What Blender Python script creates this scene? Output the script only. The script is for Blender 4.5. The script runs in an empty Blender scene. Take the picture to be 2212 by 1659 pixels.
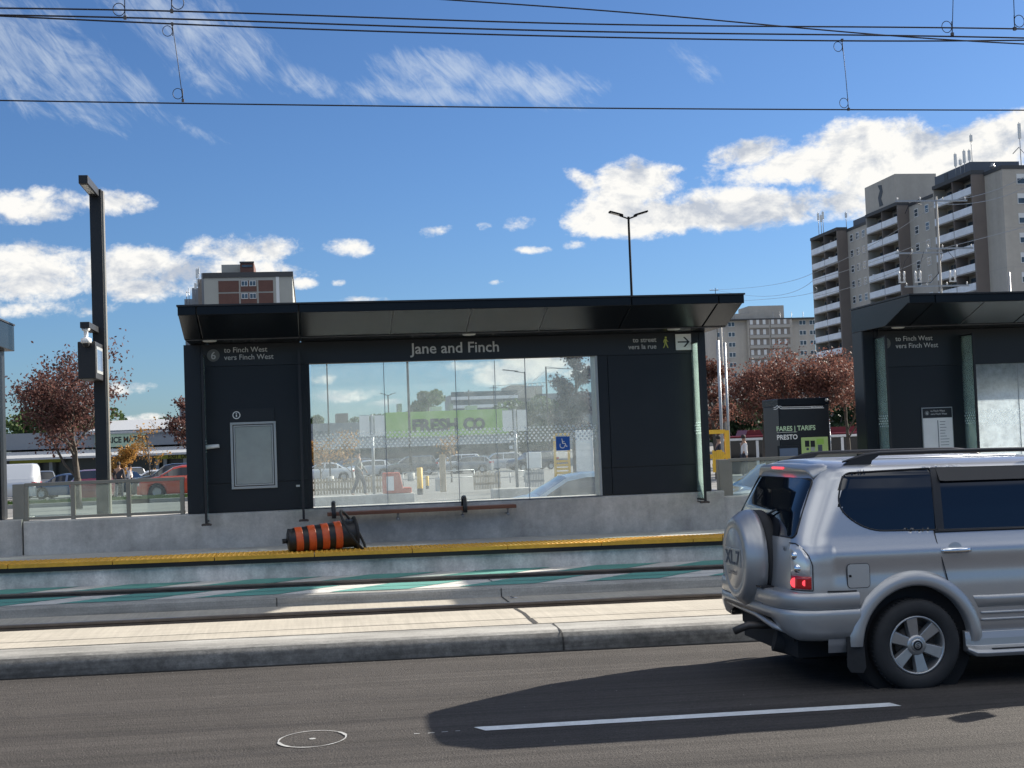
import bpy, bmesh, math, random
from mathutils import Vector, Matrix, noise
random.seed(7)
S = bpy.context.scene
COL = S.collection
R = math.radians

# ------------------------------------------------------------------ camera
CF, CP, CR, CY, CH = 2872.8, 0.043958, -0.0376868, 0.151146, 1.85   # focal (px of a 2212 px wide frame), pitch, roll, yaw, height
GR = -0.0108                                                        # the street falls gently to the right
fwd = Vector((math.sin(CY)*math.cos(CP), math.cos(CY)*math.cos(CP), math.sin(CP)))
rt0 = Vector((math.cos(CY), -math.sin(CY), 0)); up0 = rt0.cross(fwd)
rgt = rt0*math.cos(CR) + up0*math.sin(CR); upv = -rt0*math.sin(CR) + up0*math.cos(CR)
cam_d = bpy.data.cameras.new("camera"); cam = bpy.data.objects.new("camera", cam_d); COL.objects.link(cam)
cam_d.sensor_width = 36; cam_d.lens = CF/2212*36; cam_d.clip_start = 0.1; cam_d.clip_end = 6000
m3 = Matrix((rgt, upv, -fwd)).transposed()
cam.matrix_world = Matrix.Translation((0, 0, CH)) @ m3.to_4x4()
S.camera = cam

def ray(px, py): return fwd*CF + rgt*(px-1106) - upv*(py-829.5)
def at(px, py, Y):
    d = ray(px, py); return Vector((0, 0, CH)) + d*(Y/d.y)
def atX(px, py, X):
    d = ray(px, py); return Vector((0, 0, CH)) + d*(X/d.x)
def atz(px, py, z, g=GR):
    d = ray(px, py); return Vector((0, 0, CH)) + d*((z-CH)/(d.z-g*d.x))

# ------------------------------------------------------------------ light
SUN_AZ, SUN_EL = R(66), R(26.2)       # azimuth from +Y towards +X
W = bpy.data.worlds.new("World"); S.world = W; W.use_nodes = True
sun_d = bpy.data.lights.new("sun", 'SUN'); sun = bpy.data.objects.new("sun", sun_d); COL.objects.link(sun)
sun_d.energy = 4.6; sun_d.angle = R(0.53); sun_d.color = (1.0, 0.93, 0.82)
sd = Vector((math.sin(SUN_AZ)*math.cos(SUN_EL), math.cos(SUN_AZ)*math.cos(SUN_EL), math.sin(SUN_EL)))
sun.rotation_euler = sd.to_track_quat('Z', 'Y').to_euler()
S.view_settings.view_transform = 'Standard'; S.view_settings.look = 'None'
S.view_settings.exposure = 1.3; S.view_settings.gamma = 1.0

# sky: nishita + clouds laid out by direction (azimuth / elevation of the world, not of the picture)
nt = W.node_tree; N = nt.nodes; L = nt.links
for n in list(N): N.remove(n)
def nd(t, **k):
    n = N.new(t)
    for a, b in k.items(): setattr(n, a, b)
    return n
def mth(op, a, b=None, c=None, clamp=False):
    n = nd('ShaderNodeMath', operation=op, use_clamp=clamp)
    for i, v in enumerate((a, b, c)):
        if v is None: continue
        if isinstance(v, (int, float)): n.inputs[i].default_value = v
        else: L.new(v, n.inputs[i])
    return n.outputs[0]
sky = nd('ShaderNodeTexSky', sky_type='NISHITA'); sky.sun_disc = False
sky.sun_elevation = SUN_EL; sky.sun_rotation = SUN_AZ; sky.altitude = 200; sky.air_density = 1.0; sky.dust_density = 0.5; sky.ozone_density = 3.0
tc = nd('ShaderNodeTexCoord'); sep = nd('ShaderNodeSeparateXYZ'); L.new(tc.outputs['Generated'], sep.inputs[0])
X_, Y_, Z_ = sep.outputs
az = mth('ARCTAN2', X_, Y_); el = mth('ARCSINE', Z_)
def azel(px, py):
    d = ray(px, py).normalized(); return math.atan2(d.x, d.y), math.asin(d.z)
cmb = nd('ShaderNodeCombineXYZ'); L.new(az, cmb.inputs[0]); L.new(el, cmb.inputs[1])
def noise_n(scale, detail, rough, vec, dist=0.0, off=None):
    v = vec
    mp = nd('ShaderNodeMapping')
    if off and any(off[1]):
        m0 = nd('ShaderNodeMapping'); L.new(vec, m0.inputs[0]); m0.inputs['Rotation'].default_value = off[1]; L.new(m0.outputs[0], mp.inputs[0]); off = (off[0], (0,0,0), off[2])
    else: L.new(vec, mp.inputs[0])
    if off: mp.inputs['Location'].default_value = off[0]; mp.inputs['Rotation'].default_value = off[1]; mp.inputs['Scale'].default_value = off[2]
    n = nd('ShaderNodeTexNoise'); L.new(mp.outputs[0], n.inputs['Vector'])
    n.inputs['Scale'].default_value = scale; n.inputs['Detail'].default_value = detail; n.inputs['Roughness'].default_value = rough
    n.inputs['Distortion'].default_value = dist
    return n.outputs[0]
def blobs(lst):
    """max of soft ellipses; entries px,py,half width px,half height px,strength,tilt"""
    out = None
    for (px, py, hw, hh, st, tilt) in lst:
        a0, e0 = azel(px, py); a1, e1 = azel(px+hw, py); ha = hw/CF*1.02; he = hh/CF*1.02
        da = mth('SUBTRACT', az, a0); de = mth('SUBTRACT', el, e0)
        ct, st_ = math.cos(tilt), math.sin(tilt)
        u = mth('MULTIPLY_ADD', da, ct/ha, mth('MULTIPLY', de, st_/ha))
        v = mth('MULTIPLY_ADD', da, -st_/he, mth('MULTIPLY', de, ct/he))
        r2 = mth('ADD', mth('MULTIPLY', u, u), mth('MULTIPLY', v, v))
        m = mth('MULTIPLY', mth('SUBTRACT', 1.0, r2), st)
        m = mth('MAXIMUM', m, -1.5)
        out = m if out is None else mth('MAXIMUM', out, m)
    return out
CUM = [ # px, py, half w, half h, strength, tilt
 (1360,400,120,62,1.1,.05),(1420,470,210,48,1.15,0),(1290,470,90,40,1,0),(1690,462,190,34,1.0,.08),(1290,400,90,28,.8,-.35),(1330,455,130,60,1.0,0),(1445,372,50,14,.6,.2),(1560,455,240,52,1.0,.02),(1790,440,110,40,.9,-.1),
 (1620,330,100,36,1.0,.1),(1880,340,330,58,1.2,.03),(1870,300,150,52,1.1,0),(1830,345,240,36,1.0,0),(2050,345,260,75,1.1,.05),(2170,290,110,55,1.0,.1),(1900,390,200,45,.8,0),
 (60,445,150,38,.7,.05),(250,435,85,35,.75,-.05),(70,590,130,75,1.1,0),(270,580,130,52,1.0,.05),(520,540,130,38,.85,0),(450,590,220,42,.9,0),(300,620,130,36,.9,0),
 (110,665,160,24,.5,0),(755,537,60,24,.7,-.1),(935,500,40,14,.45,.15),(1040,490,20,10,.4,0),(1125,480,40,22,.5,0),(1150,540,50,9,.5,0),(1240,530,26,10,.42,0),(1070,610,20,8,.5,0),
 (735,612,20,8,.42,0),(645,612,45,16,.7,0),(265,838,75,20,.8,0),(300,905,60,14,.7,0),(790,648,60,10,.5,0),
 (1090,805,110,32,1.0,.05),(1180,780,110,32,.8,0),(740,855,80,20,.8,0),(1010,790,60,14,.7,0),(830,870,60,10,.5,0),(1290,800,80,24,.8,0),(700,820,34,14,.5,0),
 (-350,520,300,120,1.0,0),(-900,620,380,90,1.0,.1),(2700,520,380,120,1.0,0),(3500,420,420,150,1.0,0),(-1800,480,500,150,1.0,0),
 (5200,400,600,160,1.0,0),(7000,500,800,170,1.0,0),(-3600,450,800,180,1.0,0),(9000,300,700,190,1.0,0)]
n_big = noise_n(20, 9, .62, cmb.outputs[0], .35, ((3.1,1.7,0),(0,0,0),(1,1.5,1)))
n_med = noise_n(55, 6, .6, cmb.outputs[0], .2, ((8.1,4.7,0),(0,0,0),(1,1.4,1)))
dens = mth('ADD', mth('MULTIPLY', blobs(CUM), 1.2), mth('MULTIPLY_ADD', n_big, 2.3, -1.42))
dens = mth('ADD', dens, mth('MULTIPLY_ADD', n_med, 1.5, -.75))
dens0 = dens
n_fin = noise_n(160, 6, .65, cmb.outputs[0], .4, ((1.1,2.7,0),(0,0,0),(1,1.3,1)))
dens = mth('ADD', dens, mth('MULTIPLY_ADD', n_fin, .8, -.4))
cum_a = nd('ShaderNodeMapRange', interpolation_type='SMOOTHSTEP'); L.new(dens, cum_a.inputs[0])
cum_a.inputs[1].default_value = -.18; cum_a.inputs[2].default_value = .72
# shade: tops bright, thick lower parts grey
n_up = noise_n(20, 9, .62, cmb.outputs[0], .35, ((3.1,1.7+.018*1.5,0),(0,0,0),(1,1.5,1)))
shade = mth('MULTIPLY_ADD', mth('SUBTRACT', n_big, n_up), 5.0, mth('MULTIPLY_ADD', dens0, -.34, 1.02), clamp=True)
ccol = nd('ShaderNodeMix', data_type='RGBA'); L.new(shade, ccol.inputs[0])
ccol.inputs[6].default_value = (.215,.235,.27,1); ccol.inputs[7].default_value = (.405,.40,.385,1)
CIR = [(420,60,230,75,1.0,-.45),(90,110,230,90,.8,-.5),(30,180,150,50,.7,-.5),(300,190,60,30,1.0,-.7),(450,190,40,26,.8,-.8),(390,120,140,50,.7,-.5),(210,240,60,14,.5,-.4),(660,175,90,30,.8,-.3),
 (940,150,150,48,1.15,-.05),(1140,185,170,48,1.1,-.12),(830,185,110,40,.8,.25),(1500,130,60,30,.6,-.6),(370,260,110,14,.4,-.4),(1000,205,220,24,.7,-.05),(100,230,160,20,.5,-.3)]
n_c1 = noise_n(30, 9, .60, cmb.outputs[0], 1.6, ((0,0,0),(0,0,.66),(.5,1.2,1)))
n_c2 = noise_n(90, 7, .65, cmb.outputs[0], 1.4, ((2,0,0),(0,0,.85),(.36,1.5,1)))
cd_ = mth('ADD', mth('MULTIPLY', blobs(CIR), .62), mth('MULTIPLY_ADD', n_c1, 1.9, -1.03))
cd_ = mth('ADD', cd_, mth('MULTIPLY_ADD', n_c2, 1.2, -.6))
cir_a = nd('ShaderNodeMapRange', interpolation_type='SMOOTHSTEP'); L.new(cd_, cir_a.inputs[0])
cir_a.inputs[1].default_value = -.12; cir_a.inputs[2].default_value = 1.05; cir_a.inputs[4].default_value = .58
skt = nd('ShaderNodeMix', data_type='RGBA', blend_type='MULTIPLY'); skt.inputs[0].default_value = 1
L.new(sky.outputs[0], skt.inputs[6]); skt.inputs[7].default_value = (.050*.515,.050*.70,.050*.955,1)
mixc = nd('ShaderNodeMix', data_type='RGBA'); L.new(cir_a.outputs[0], mixc.inputs[0]); L.new(skt.outputs[2], mixc.inputs[6]); mixc.inputs[7].default_value = (.30,.33,.36,1)
mixd = nd('ShaderNodeMix', data_type='RGBA'); L.new(cum_a.outputs[0], mixd.inputs[0]); L.new(mixc.outputs[2], mixd.inputs[6]); L.new(ccol.outputs[2], mixd.inputs[7])
# unseen bright clouds above and behind the viewer, added to fill the shade
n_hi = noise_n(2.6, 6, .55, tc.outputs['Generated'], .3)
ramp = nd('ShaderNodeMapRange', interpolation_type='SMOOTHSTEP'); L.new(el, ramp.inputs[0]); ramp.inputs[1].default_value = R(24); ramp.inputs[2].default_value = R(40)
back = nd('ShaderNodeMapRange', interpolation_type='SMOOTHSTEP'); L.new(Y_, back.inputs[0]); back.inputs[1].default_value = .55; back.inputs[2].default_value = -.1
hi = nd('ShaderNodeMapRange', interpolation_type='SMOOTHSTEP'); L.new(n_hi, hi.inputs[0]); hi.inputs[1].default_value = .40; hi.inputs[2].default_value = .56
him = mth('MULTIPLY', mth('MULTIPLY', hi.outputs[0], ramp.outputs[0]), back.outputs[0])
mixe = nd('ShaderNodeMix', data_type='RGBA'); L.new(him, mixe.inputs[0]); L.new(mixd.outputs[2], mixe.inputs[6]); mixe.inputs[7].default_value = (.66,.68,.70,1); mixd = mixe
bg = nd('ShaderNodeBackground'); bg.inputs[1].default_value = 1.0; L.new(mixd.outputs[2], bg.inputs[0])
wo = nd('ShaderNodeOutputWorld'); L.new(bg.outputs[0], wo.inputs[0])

# ------------------------------------------------------------------ materials
MATS = {}
def mat(name, col, rough=.6, metal=0, spec=.5, nz=None, bump=None, streak=None, coat=0, emit=None, coord='Object', col2=None, sheen=0):
    """nz=(scale, amount) mottles the colour; bump=(scale, strength, dist); streak=(scale vec, amount)"""
    m = bpy.data.materials.new(name); m.use_nodes = True; n = m.node_tree.nodes; l = m.node_tree.links
    b = n['Principled BSDF']; b.inputs['Base Color'].default_value = (*col, 1); b.inputs['Roughness'].default_value = rough
    b.inputs['Metallic'].default_value = metal; b.inputs['Specular IOR Level'].default_value = spec; b.inputs['Coat Weight'].default_value = coat
    b.inputs['Coat Roughness'].default_value = .05
    if emit: b.inputs['Emission Color'].default_value = (*emit[0], 1); b.inputs['Emission Strength'].default_value = emit[1]
    t = n.new('ShaderNodeTexCoord'); vec = t.outputs[coord]
    if coord == 'World':
        pass
    cur = None
    def tex(scale, detail=6, mp=None, rg=.6):
        x = n.new('ShaderNodeTexNoise'); x.inputs['Scale'].default_value = scale; x.inputs['Detail'].default_value = detail; x.inputs['Roughness'].default_value = rg
        if mp:
            q = n.new('ShaderNodeMapping'); l.new(vec, q.inputs[0]); q.inputs['Scale'].default_value = mp; l.new(q.outputs[0], x.inputs['Vector'])
        else: l.new(vec, x.inputs['Vector'])
        return x.outputs[0]
    def mul(cur, fac_out, lo, hi):
        r = n.new('ShaderNodeMapRange'); l.new(fac_out, r.inputs[0]); r.inputs[1].default_value = .3; r.inputs[2].default_value = .7
        r.inputs[3].default_value = lo; r.inputs[4].default_value = hi
        x = n.new('ShaderNodeMix'); x.data_type = 'RGBA'; x.blend_type = 'MULTIPLY'; x.inputs[0].default_value = 1
        if cur is None: x.inputs[6].default_value = (*col, 1)
        else: l.new(cur, x.inputs[6])
        cm = n.new('ShaderNodeCombineColor'); 
        for i in range(3): l.new(r.outputs[0], cm.inputs[i])
        l.new(cm.outputs[0], x.inputs[7]); return x.outputs[2]
    if col2:
        x = n.new('ShaderNodeMix'); x.data_type = 'RGBA'; r = n.new('ShaderNodeMapRange'); l.new(tex(col2[1], 4), r.inputs[0])
        r.inputs[1].default_value = .42; r.inputs[2].default_value = .58
        l.new(r.outputs[0], x.inputs[0]); x.inputs[6].default_value = (*col, 1); x.inputs[7].default_value = (*col2[0], 1); cur = x.outputs[2]
    for z in ([nz] if nz and not isinstance(nz, list) else (nz or [])): cur = mul(cur, tex(z[0]), 1-z[1], 1+z[1])
    for z in ([streak] if streak and not isinstance(streak, list) else (streak or [])): cur = mul(cur, tex(1, 5, z[0]), 1-z[1], 1+z[1])
    if cur is not None: l.new(cur, b.inputs['Base Color'])
    if bump:
        bp = n.new('ShaderNodeBump'); bp.inputs['Strength'].default_value = bump[1]; bp.inputs['Distance'].default_value = bump[2]
        l.new(tex(bump[0], 8), bp.inputs['Height']); l.new(bp.outputs[0], b.inputs['Normal'])
    MATS[name] = m; return m
def glassmat(name, tint, refl, dust, dustcol=(.7,.75,.72), dscale=6, rough=.0):
    """thin pane: straight-through transparency, mirror reflection, and a film of dust that catches light"""
    m = bpy.data.materials.new(name); m.use_nodes = True; n = m.node_tree.nodes; l = m.node_tree.links
    n.remove(n['Principled BSDF']); out = n['Material Output']
    tr = n.new('ShaderNodeBsdfTransparent'); tr.inputs[0].default_value = (*tint, 1)
    gl = n.new('ShaderNodeBsdfGlossy'); gl.inputs[0].default_value = (1,1,1,1); gl.inputs['Roughness'].default_value = rough
    fr = n.new('ShaderNodeFresnel'); fr.inputs[0].default_value = 1.5
    fm = n.new('ShaderNodeMath'); fm.operation = 'MULTIPLY'; l.new(fr.outputs[0], fm.inputs[0]); fm.inputs[1].default_value = refl
    m1 = n.new('ShaderNodeMixShader'); l.new(fm.outputs[0], m1.inputs[0]); l.new(tr.outputs[0], m1.inputs[1]); l.new(gl.outputs[0], m1.inputs[2])
    df = n.new('ShaderNodeBsdfDiffuse'); df.inputs[0].default_value = (*dustcol, 1)
    tl = n.new('ShaderNodeBsdfTranslucent'); tl.inputs[0].default_value = (*dustcol, 1)
    m2 = n.new('ShaderNodeMixShader'); m2.inputs[0].default_value = .8; l.new(df.outputs[0], m2.inputs[1]); l.new(tl.outputs[0], m2.inputs[2])
    t = n.new('ShaderNodeTexCoord'); x = n.new('ShaderNodeTexNoise'); x.inputs['Scale'].default_value = dscale; x.inputs['Detail'].default_value = 9; x.inputs['Roughness'].default_value = .7
    l.new(t.outputs['Object'], x.inputs['Vector'])
    r = n.new('ShaderNodeMapRange'); l.new(x.outputs[0], r.inputs[0]); r.inputs[1].default_value = .3; r.inputs[2].default_value = .75
    r.inputs[3].default_value = dust*.6; r.inputs[4].default_value = dust*1.6
    m3_ = n.new('ShaderNodeMixShader'); l.new(r.outputs[0], m3_.inputs[0]); l.new(m1.outputs[0], m3_.inputs[1]); l.new(m2.outputs[0], m3_.inputs[2])
    l.new(m3_.outputs[0], out.inputs[0]); MATS[name] = m; return m

M = {}
M['panel'] = mat('dark_panel', (.0085,.0115,.016), .38, .0, .4, nz=(3,.10), bump=(60,.05,.002))
M['panel2'] = mat('dark_panel_canopy', (.006,.0085,.0125), .26, .0, .2, nz=(2,.12))
M['signband'] = mat('sign_band', (.006,.008,.011), .38, nz=(4,.1))
M['letter'] = mat('grey_lettering', (.56,.56,.55), .5)
M['white'] = mat('white_paint', (.78,.78,.76), .45, nz=(5,.05))
M['black'] = mat('black_plastic', (.012,.012,.014), .45)
M['blackrub'] = mat('black_rubber', (.016,.016,.017), .75, nz=(12,.3), bump=(40,.3,.004))
M['conc'] = mat('wall_concrete', (.44,.42,.385), .85, nz=[(1.3,.24),(9,.12),(45,.08)], streak=((2.2,2.2,.35),.22), bump=(35,.25,.004))
M['slab'] = mat('slab_concrete', (.37,.335,.275), .85, nz=[(1.7,.10),(60,.10)], streak=[((28,.9,1),.10),((.7,9,9),.08)], bump=(70,.3,.003))
M['curb'] = mat('kerb_concrete', (.28,.27,.245), .85, nz=[(3,.15),(50,.14)], streak=((.5,5,14),.30), bump=(50,.35,.004))
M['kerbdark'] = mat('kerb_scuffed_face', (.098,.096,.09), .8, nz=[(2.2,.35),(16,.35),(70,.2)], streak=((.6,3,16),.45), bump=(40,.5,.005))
M['plat'] = mat('platform_concrete', (.42,.41,.38), .85, nz=[(2,.12),(40,.1)], bump=(60,.2,.003))
M['platwall'] = mat('platform_edge_concrete', (.57,.545,.50), .85, nz=[(1.5,.18),(8,.2),(40,.12)], streak=((3,3,.6),.25), bump=(30,.3,.004))
M['green'] = mat('teal_marking', (.095,.275,.235), .7, nz=[(3,.12),(50,.12)])
M['yellow'] = mat('tactile_yellow', (.62,.33,.03), .6, nz=[(3,.12),(20,.12)])
M['steel'] = mat('rail_steel', (.10,.085,.075), .5, .5, nz=(6,.2))
M['railtop'] = mat('rail_head', (.30,.28,.26), .3, .9, nz=(6,.1))
M['joint'] = mat('joint_filler', (.03,.029,.027), .9)
M['line'] = mat('road_paint_white', (.62,.63,.62), .6, nz=[(12,.12),(90,.12)])
M['spray'] = mat('spray_paint', (.34,.34,.33), .8, nz=(60,.25))
M['champ'] = mat('champagne_metal', (.30,.27,.22), .38, .7, nz=(6,.06))
M['galv'] = mat('galvanised', (.33,.34,.35), .45, .6, nz=(10,.12))
M['wood'] = mat('bench_wood', (.14,.055,.03), .55, streak=((1.2,25,25),.35))
M['woodp'] = mat('pale_wood', (.38,.30,.20), .8, streak=((9,9,1),.3), nz=(3,.15))
M['orange'] = mat('reflective_orange', (.58,.088,.02), .45, nz=[(5,.14),(30,.1)], bump=(14,.25,.004))
M['ylw'] = mat('yellow_steel', (.72,.42,.03), .5, nz=(6,.1))
M['lime'] = mat('lime_panel', (.40,.54,.20), .45)
M['screen'] = mat('grey_screen', (.10,.14,.22), .15)
M['poster'] = mat('poster_paper', (.33,.36,.34), .25, nz=(4,.10), coat=.4)
M['alu'] = mat('poster_aluminium', (.42,.43,.42), .4, .5)
M['blue'] = mat('access_blue', (.01,.10,.42), .4)
M['silver'] = mat('silver_car_paint', (.49,.495,.505), .30, .70, coat=.5, nz=(300,.08))
M['silver2'] = mat('silver_satin_trim', (.40,.40,.40), .38, .6, coat=.3)
M['tint'] = mat('tinted_glass', (.004,.007,.012), .03, 0, .6, coat=.5)
M['chrome'] = mat('chrome', (.75,.76,.78), .08, 1)
M['alloy'] = mat('alloy_wheel', (.42,.42,.42), .35, .75, nz=(20,.06))
M['tyre'] = mat('tyre_rubber', (.020,.020,.021), .8, nz=(8,.25), bump=(30,.2,.003))
M['dark'] = mat('underbody', (.008,.008,.009), .8)
M['redlens'] = mat('red_lens', (.45,.01,.012), .12, coat=.8)
M['clearlens'] = mat('clear_lens', (.62,.60,.58), .12, .4, coat=.8)
M['brakelit'] = mat('lit_brake_lamp', (.6,.02,.03), .3, emit=((1,.06,.08),.7))
M['lampglass'] = mat('lamp_cover', (.55,.55,.52), .3)
M['bark'] = mat('bark', (.085,.07,.055), .9, nz=(6,.25), bump=(18,.6,.01))
M['grass'] = mat('grass_blades', (.10,.15,.035), .8, nz=(1.2,.3))
M['storegrey'] = mat('store_grey_cladding', (.20,.215,.235), .7, nz=(.2,.06))
M['storewhite'] = mat('store_white_metal', (.36,.37,.38), .6, streak=((5,5,.1),.10))
M['storegreen'] = mat('store_green_panel', (.30,.52,.09), .6, nz=(.4,.06))
M['storeblack'] = mat('store_dark_letters', (.012,.018,.018), .6)
M['storedark'] = mat('store_front_glazing', (.03,.035,.035), .2)
M['paleGreen'] = mat('pale_green_banner', (.40,.50,.36), .7, nz=(1,.06))
M['brick'] = mat('brown_brick', (.115,.058,.047), .9, nz=[(.5,.12),(8,.1)])
M['beige'] = mat('beige_render', (.40,.37,.325), .9, nz=[(.12,.07),(1.5,.05)], streak=((.5,.5,.04),.08))
M['beigelt'] = mat('pale_render', (.34,.34,.31), .9, nz=(.15,.06))
M['brownpier'] = mat('brown_pier', (.17,.145,.13), .9, nz=(.2,.1))
M['balc'] = mat('balcony_panel', (.68,.71,.75), .5, nz=[(.7,.10),(4,.06)])
M['slabedge'] = mat('balcony_slab_edge', (.36,.34,.31), .8)
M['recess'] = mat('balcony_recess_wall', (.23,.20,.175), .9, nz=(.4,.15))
M['winframe'] = mat('white_window_frame', (.62,.63,.62), .6)
M['winglass'] = mat('apartment_window', (.05,.07,.09), .08, coat=.4, nz=(.6,.5))
M['coping'] = mat('dark_coping', (.05,.052,.055), .7)
M['bluebox'] = mat('blue_grey_metal', (.07,.085,.11), .6)
M['skin'] = mat('skin', (.30,.17,.11), .6)
M['jeans'] = mat('dark_trousers', (.03,.035,.05), .85)
M['shirt'] = mat('grey_jacket', (.22,.23,.22), .85)
M['shirtd'] = mat('dark_coat', (.03,.03,.04), .85)
M['shirtw'] = mat('white_shirt', (.6,.58,.56), .85)
M['hair'] = mat('dark_hair', (.02,.015,.012), .8)
M['busred'] = mat('bus_red', (.16,.012,.02), .4)
M['litter'] = mat('litter_paper', (.6,.6,.62), .7)
M['glassS'] = glassmat('shelter_glass', (.97,.99,.985), .5, .07, (.86,.90,.90), 7)
M['glassR'] = glassmat('dusty_shelter_glass', (.92,.96,.97), .6, .46, (.86,.93,.95), 9)
M['glassF'] = glassmat('fin_glass', (.78,.88,.85), 1.0, .13, (.62,.76,.72), 5)
M['glassB'] = glassmat('barrier_glass', (.84,.92,.90), .7, .06, (.8,.86,.84))
def dotmat():
    m = bpy.data.materials.new('frosted_dots'); m.use_nodes = True; n = m.node_tree.nodes; l = m.node_tree.links
    b = n['Principled BSDF']; b.inputs['Base Color'].default_value = (.85,.88,.88,1); t = n.new('ShaderNodeBsdfTranslucent'); t.inputs[0].default_value = (.9,.93,.93,1)
    x = n.new('ShaderNodeMixShader'); x.inputs[0].default_value = .7; l.new(b.outputs[0], x.inputs[1]); l.new(t.outputs[0], x.inputs[2]); l.new(x.outputs[0], n['Material Output'].inputs[0]); return m
M['dot'] = dotmat()
M['wire'] = mat('wire', (.01,.011,.02), .6)
M['pole'] = mat('dark_pole', (.012,.014,.017), .45, .1)
M['poleB'] = mat('dark_lamp_pole', (.008,.009,.011), .85, spec=.1)
M['woodpole'] = mat('utility_pole_concrete', (.30,.285,.26), .8)
def leafmat(name, c1, c2, tr=.35):
    m = bpy.data.materials.new(name); m.use_nodes = True; n = m.node_tree.nodes; l = m.node_tree.links
    b = n['Principled BSDF']; b.inputs['Roughness'].default_value = .5; b.inputs['Specular IOR Level'].default_value = .12
    g = n.new('ShaderNodeNewGeometry'); x = n.new('ShaderNodeMix'); x.data_type = 'RGBA'; l.new(g.outputs['Random Per Island'], x.inputs[0])
    x.inputs[6].default_value = (*c1, 1); x.inputs[7].default_value = (*c2, 1); l.new(x.outputs[2], b.inputs['Base Color'])
    t = n.new('ShaderNodeBsdfTranslucent'); l.new(x.outputs[2], t.inputs[0]); ms = n.new('ShaderNodeMixShader'); ms.inputs[0].default_value = tr
    l.new(b.outputs[0], ms.inputs[1]); l.new(t.outputs[0], ms.inputs[2]); l.new(ms.outputs[0], n['Material Output'].inputs[0]); return m
M['leafred'] = leafmat('dark_red_leaves', (.07,.034,.032), (.165,.085,.070), .45)
M['leafred2'] = leafmat('rust_red_leaves', (.085,.038,.032), (.20,.095,.070), .45)
M['leafpurple'] = leafmat('purple_leaves', (.035,.028,.040), (.07,.045,.055))
M['leafor'] = leafmat('orange_leaves', (.28,.13,.03), (.38,.22,.06))
M['leafgr'] = leafmat('green_leaves', (.03,.055,.02), (.09,.13,.045))
M['leafdg'] = leafmat('dark_green_leaves', (.018,.035,.018), (.045,.07,.035))

# road: asphalt with grain, travel-direction streaks
def road_material():
    m = mat('asphalt', (.052,.0465,.0425), .85, spec=.25, nz=[(.35,.14),(3,.08),(38,.16),(110,.45)], streak=[((.05,1.6,1),.22),((.10,7,1),.16),((.05,30,1),.24)], bump=(70,1.0,.012))
    m.node_tree.nodes['Principled BSDF'].inputs['Specular Tint'].default_value = (1,1,1,1)
    return m
M['road'] = road_material()
M['road2'] = mat('grey_paving', (.17,.165,.155), .9, nz=[(.3,.12),(5,.08)])

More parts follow.
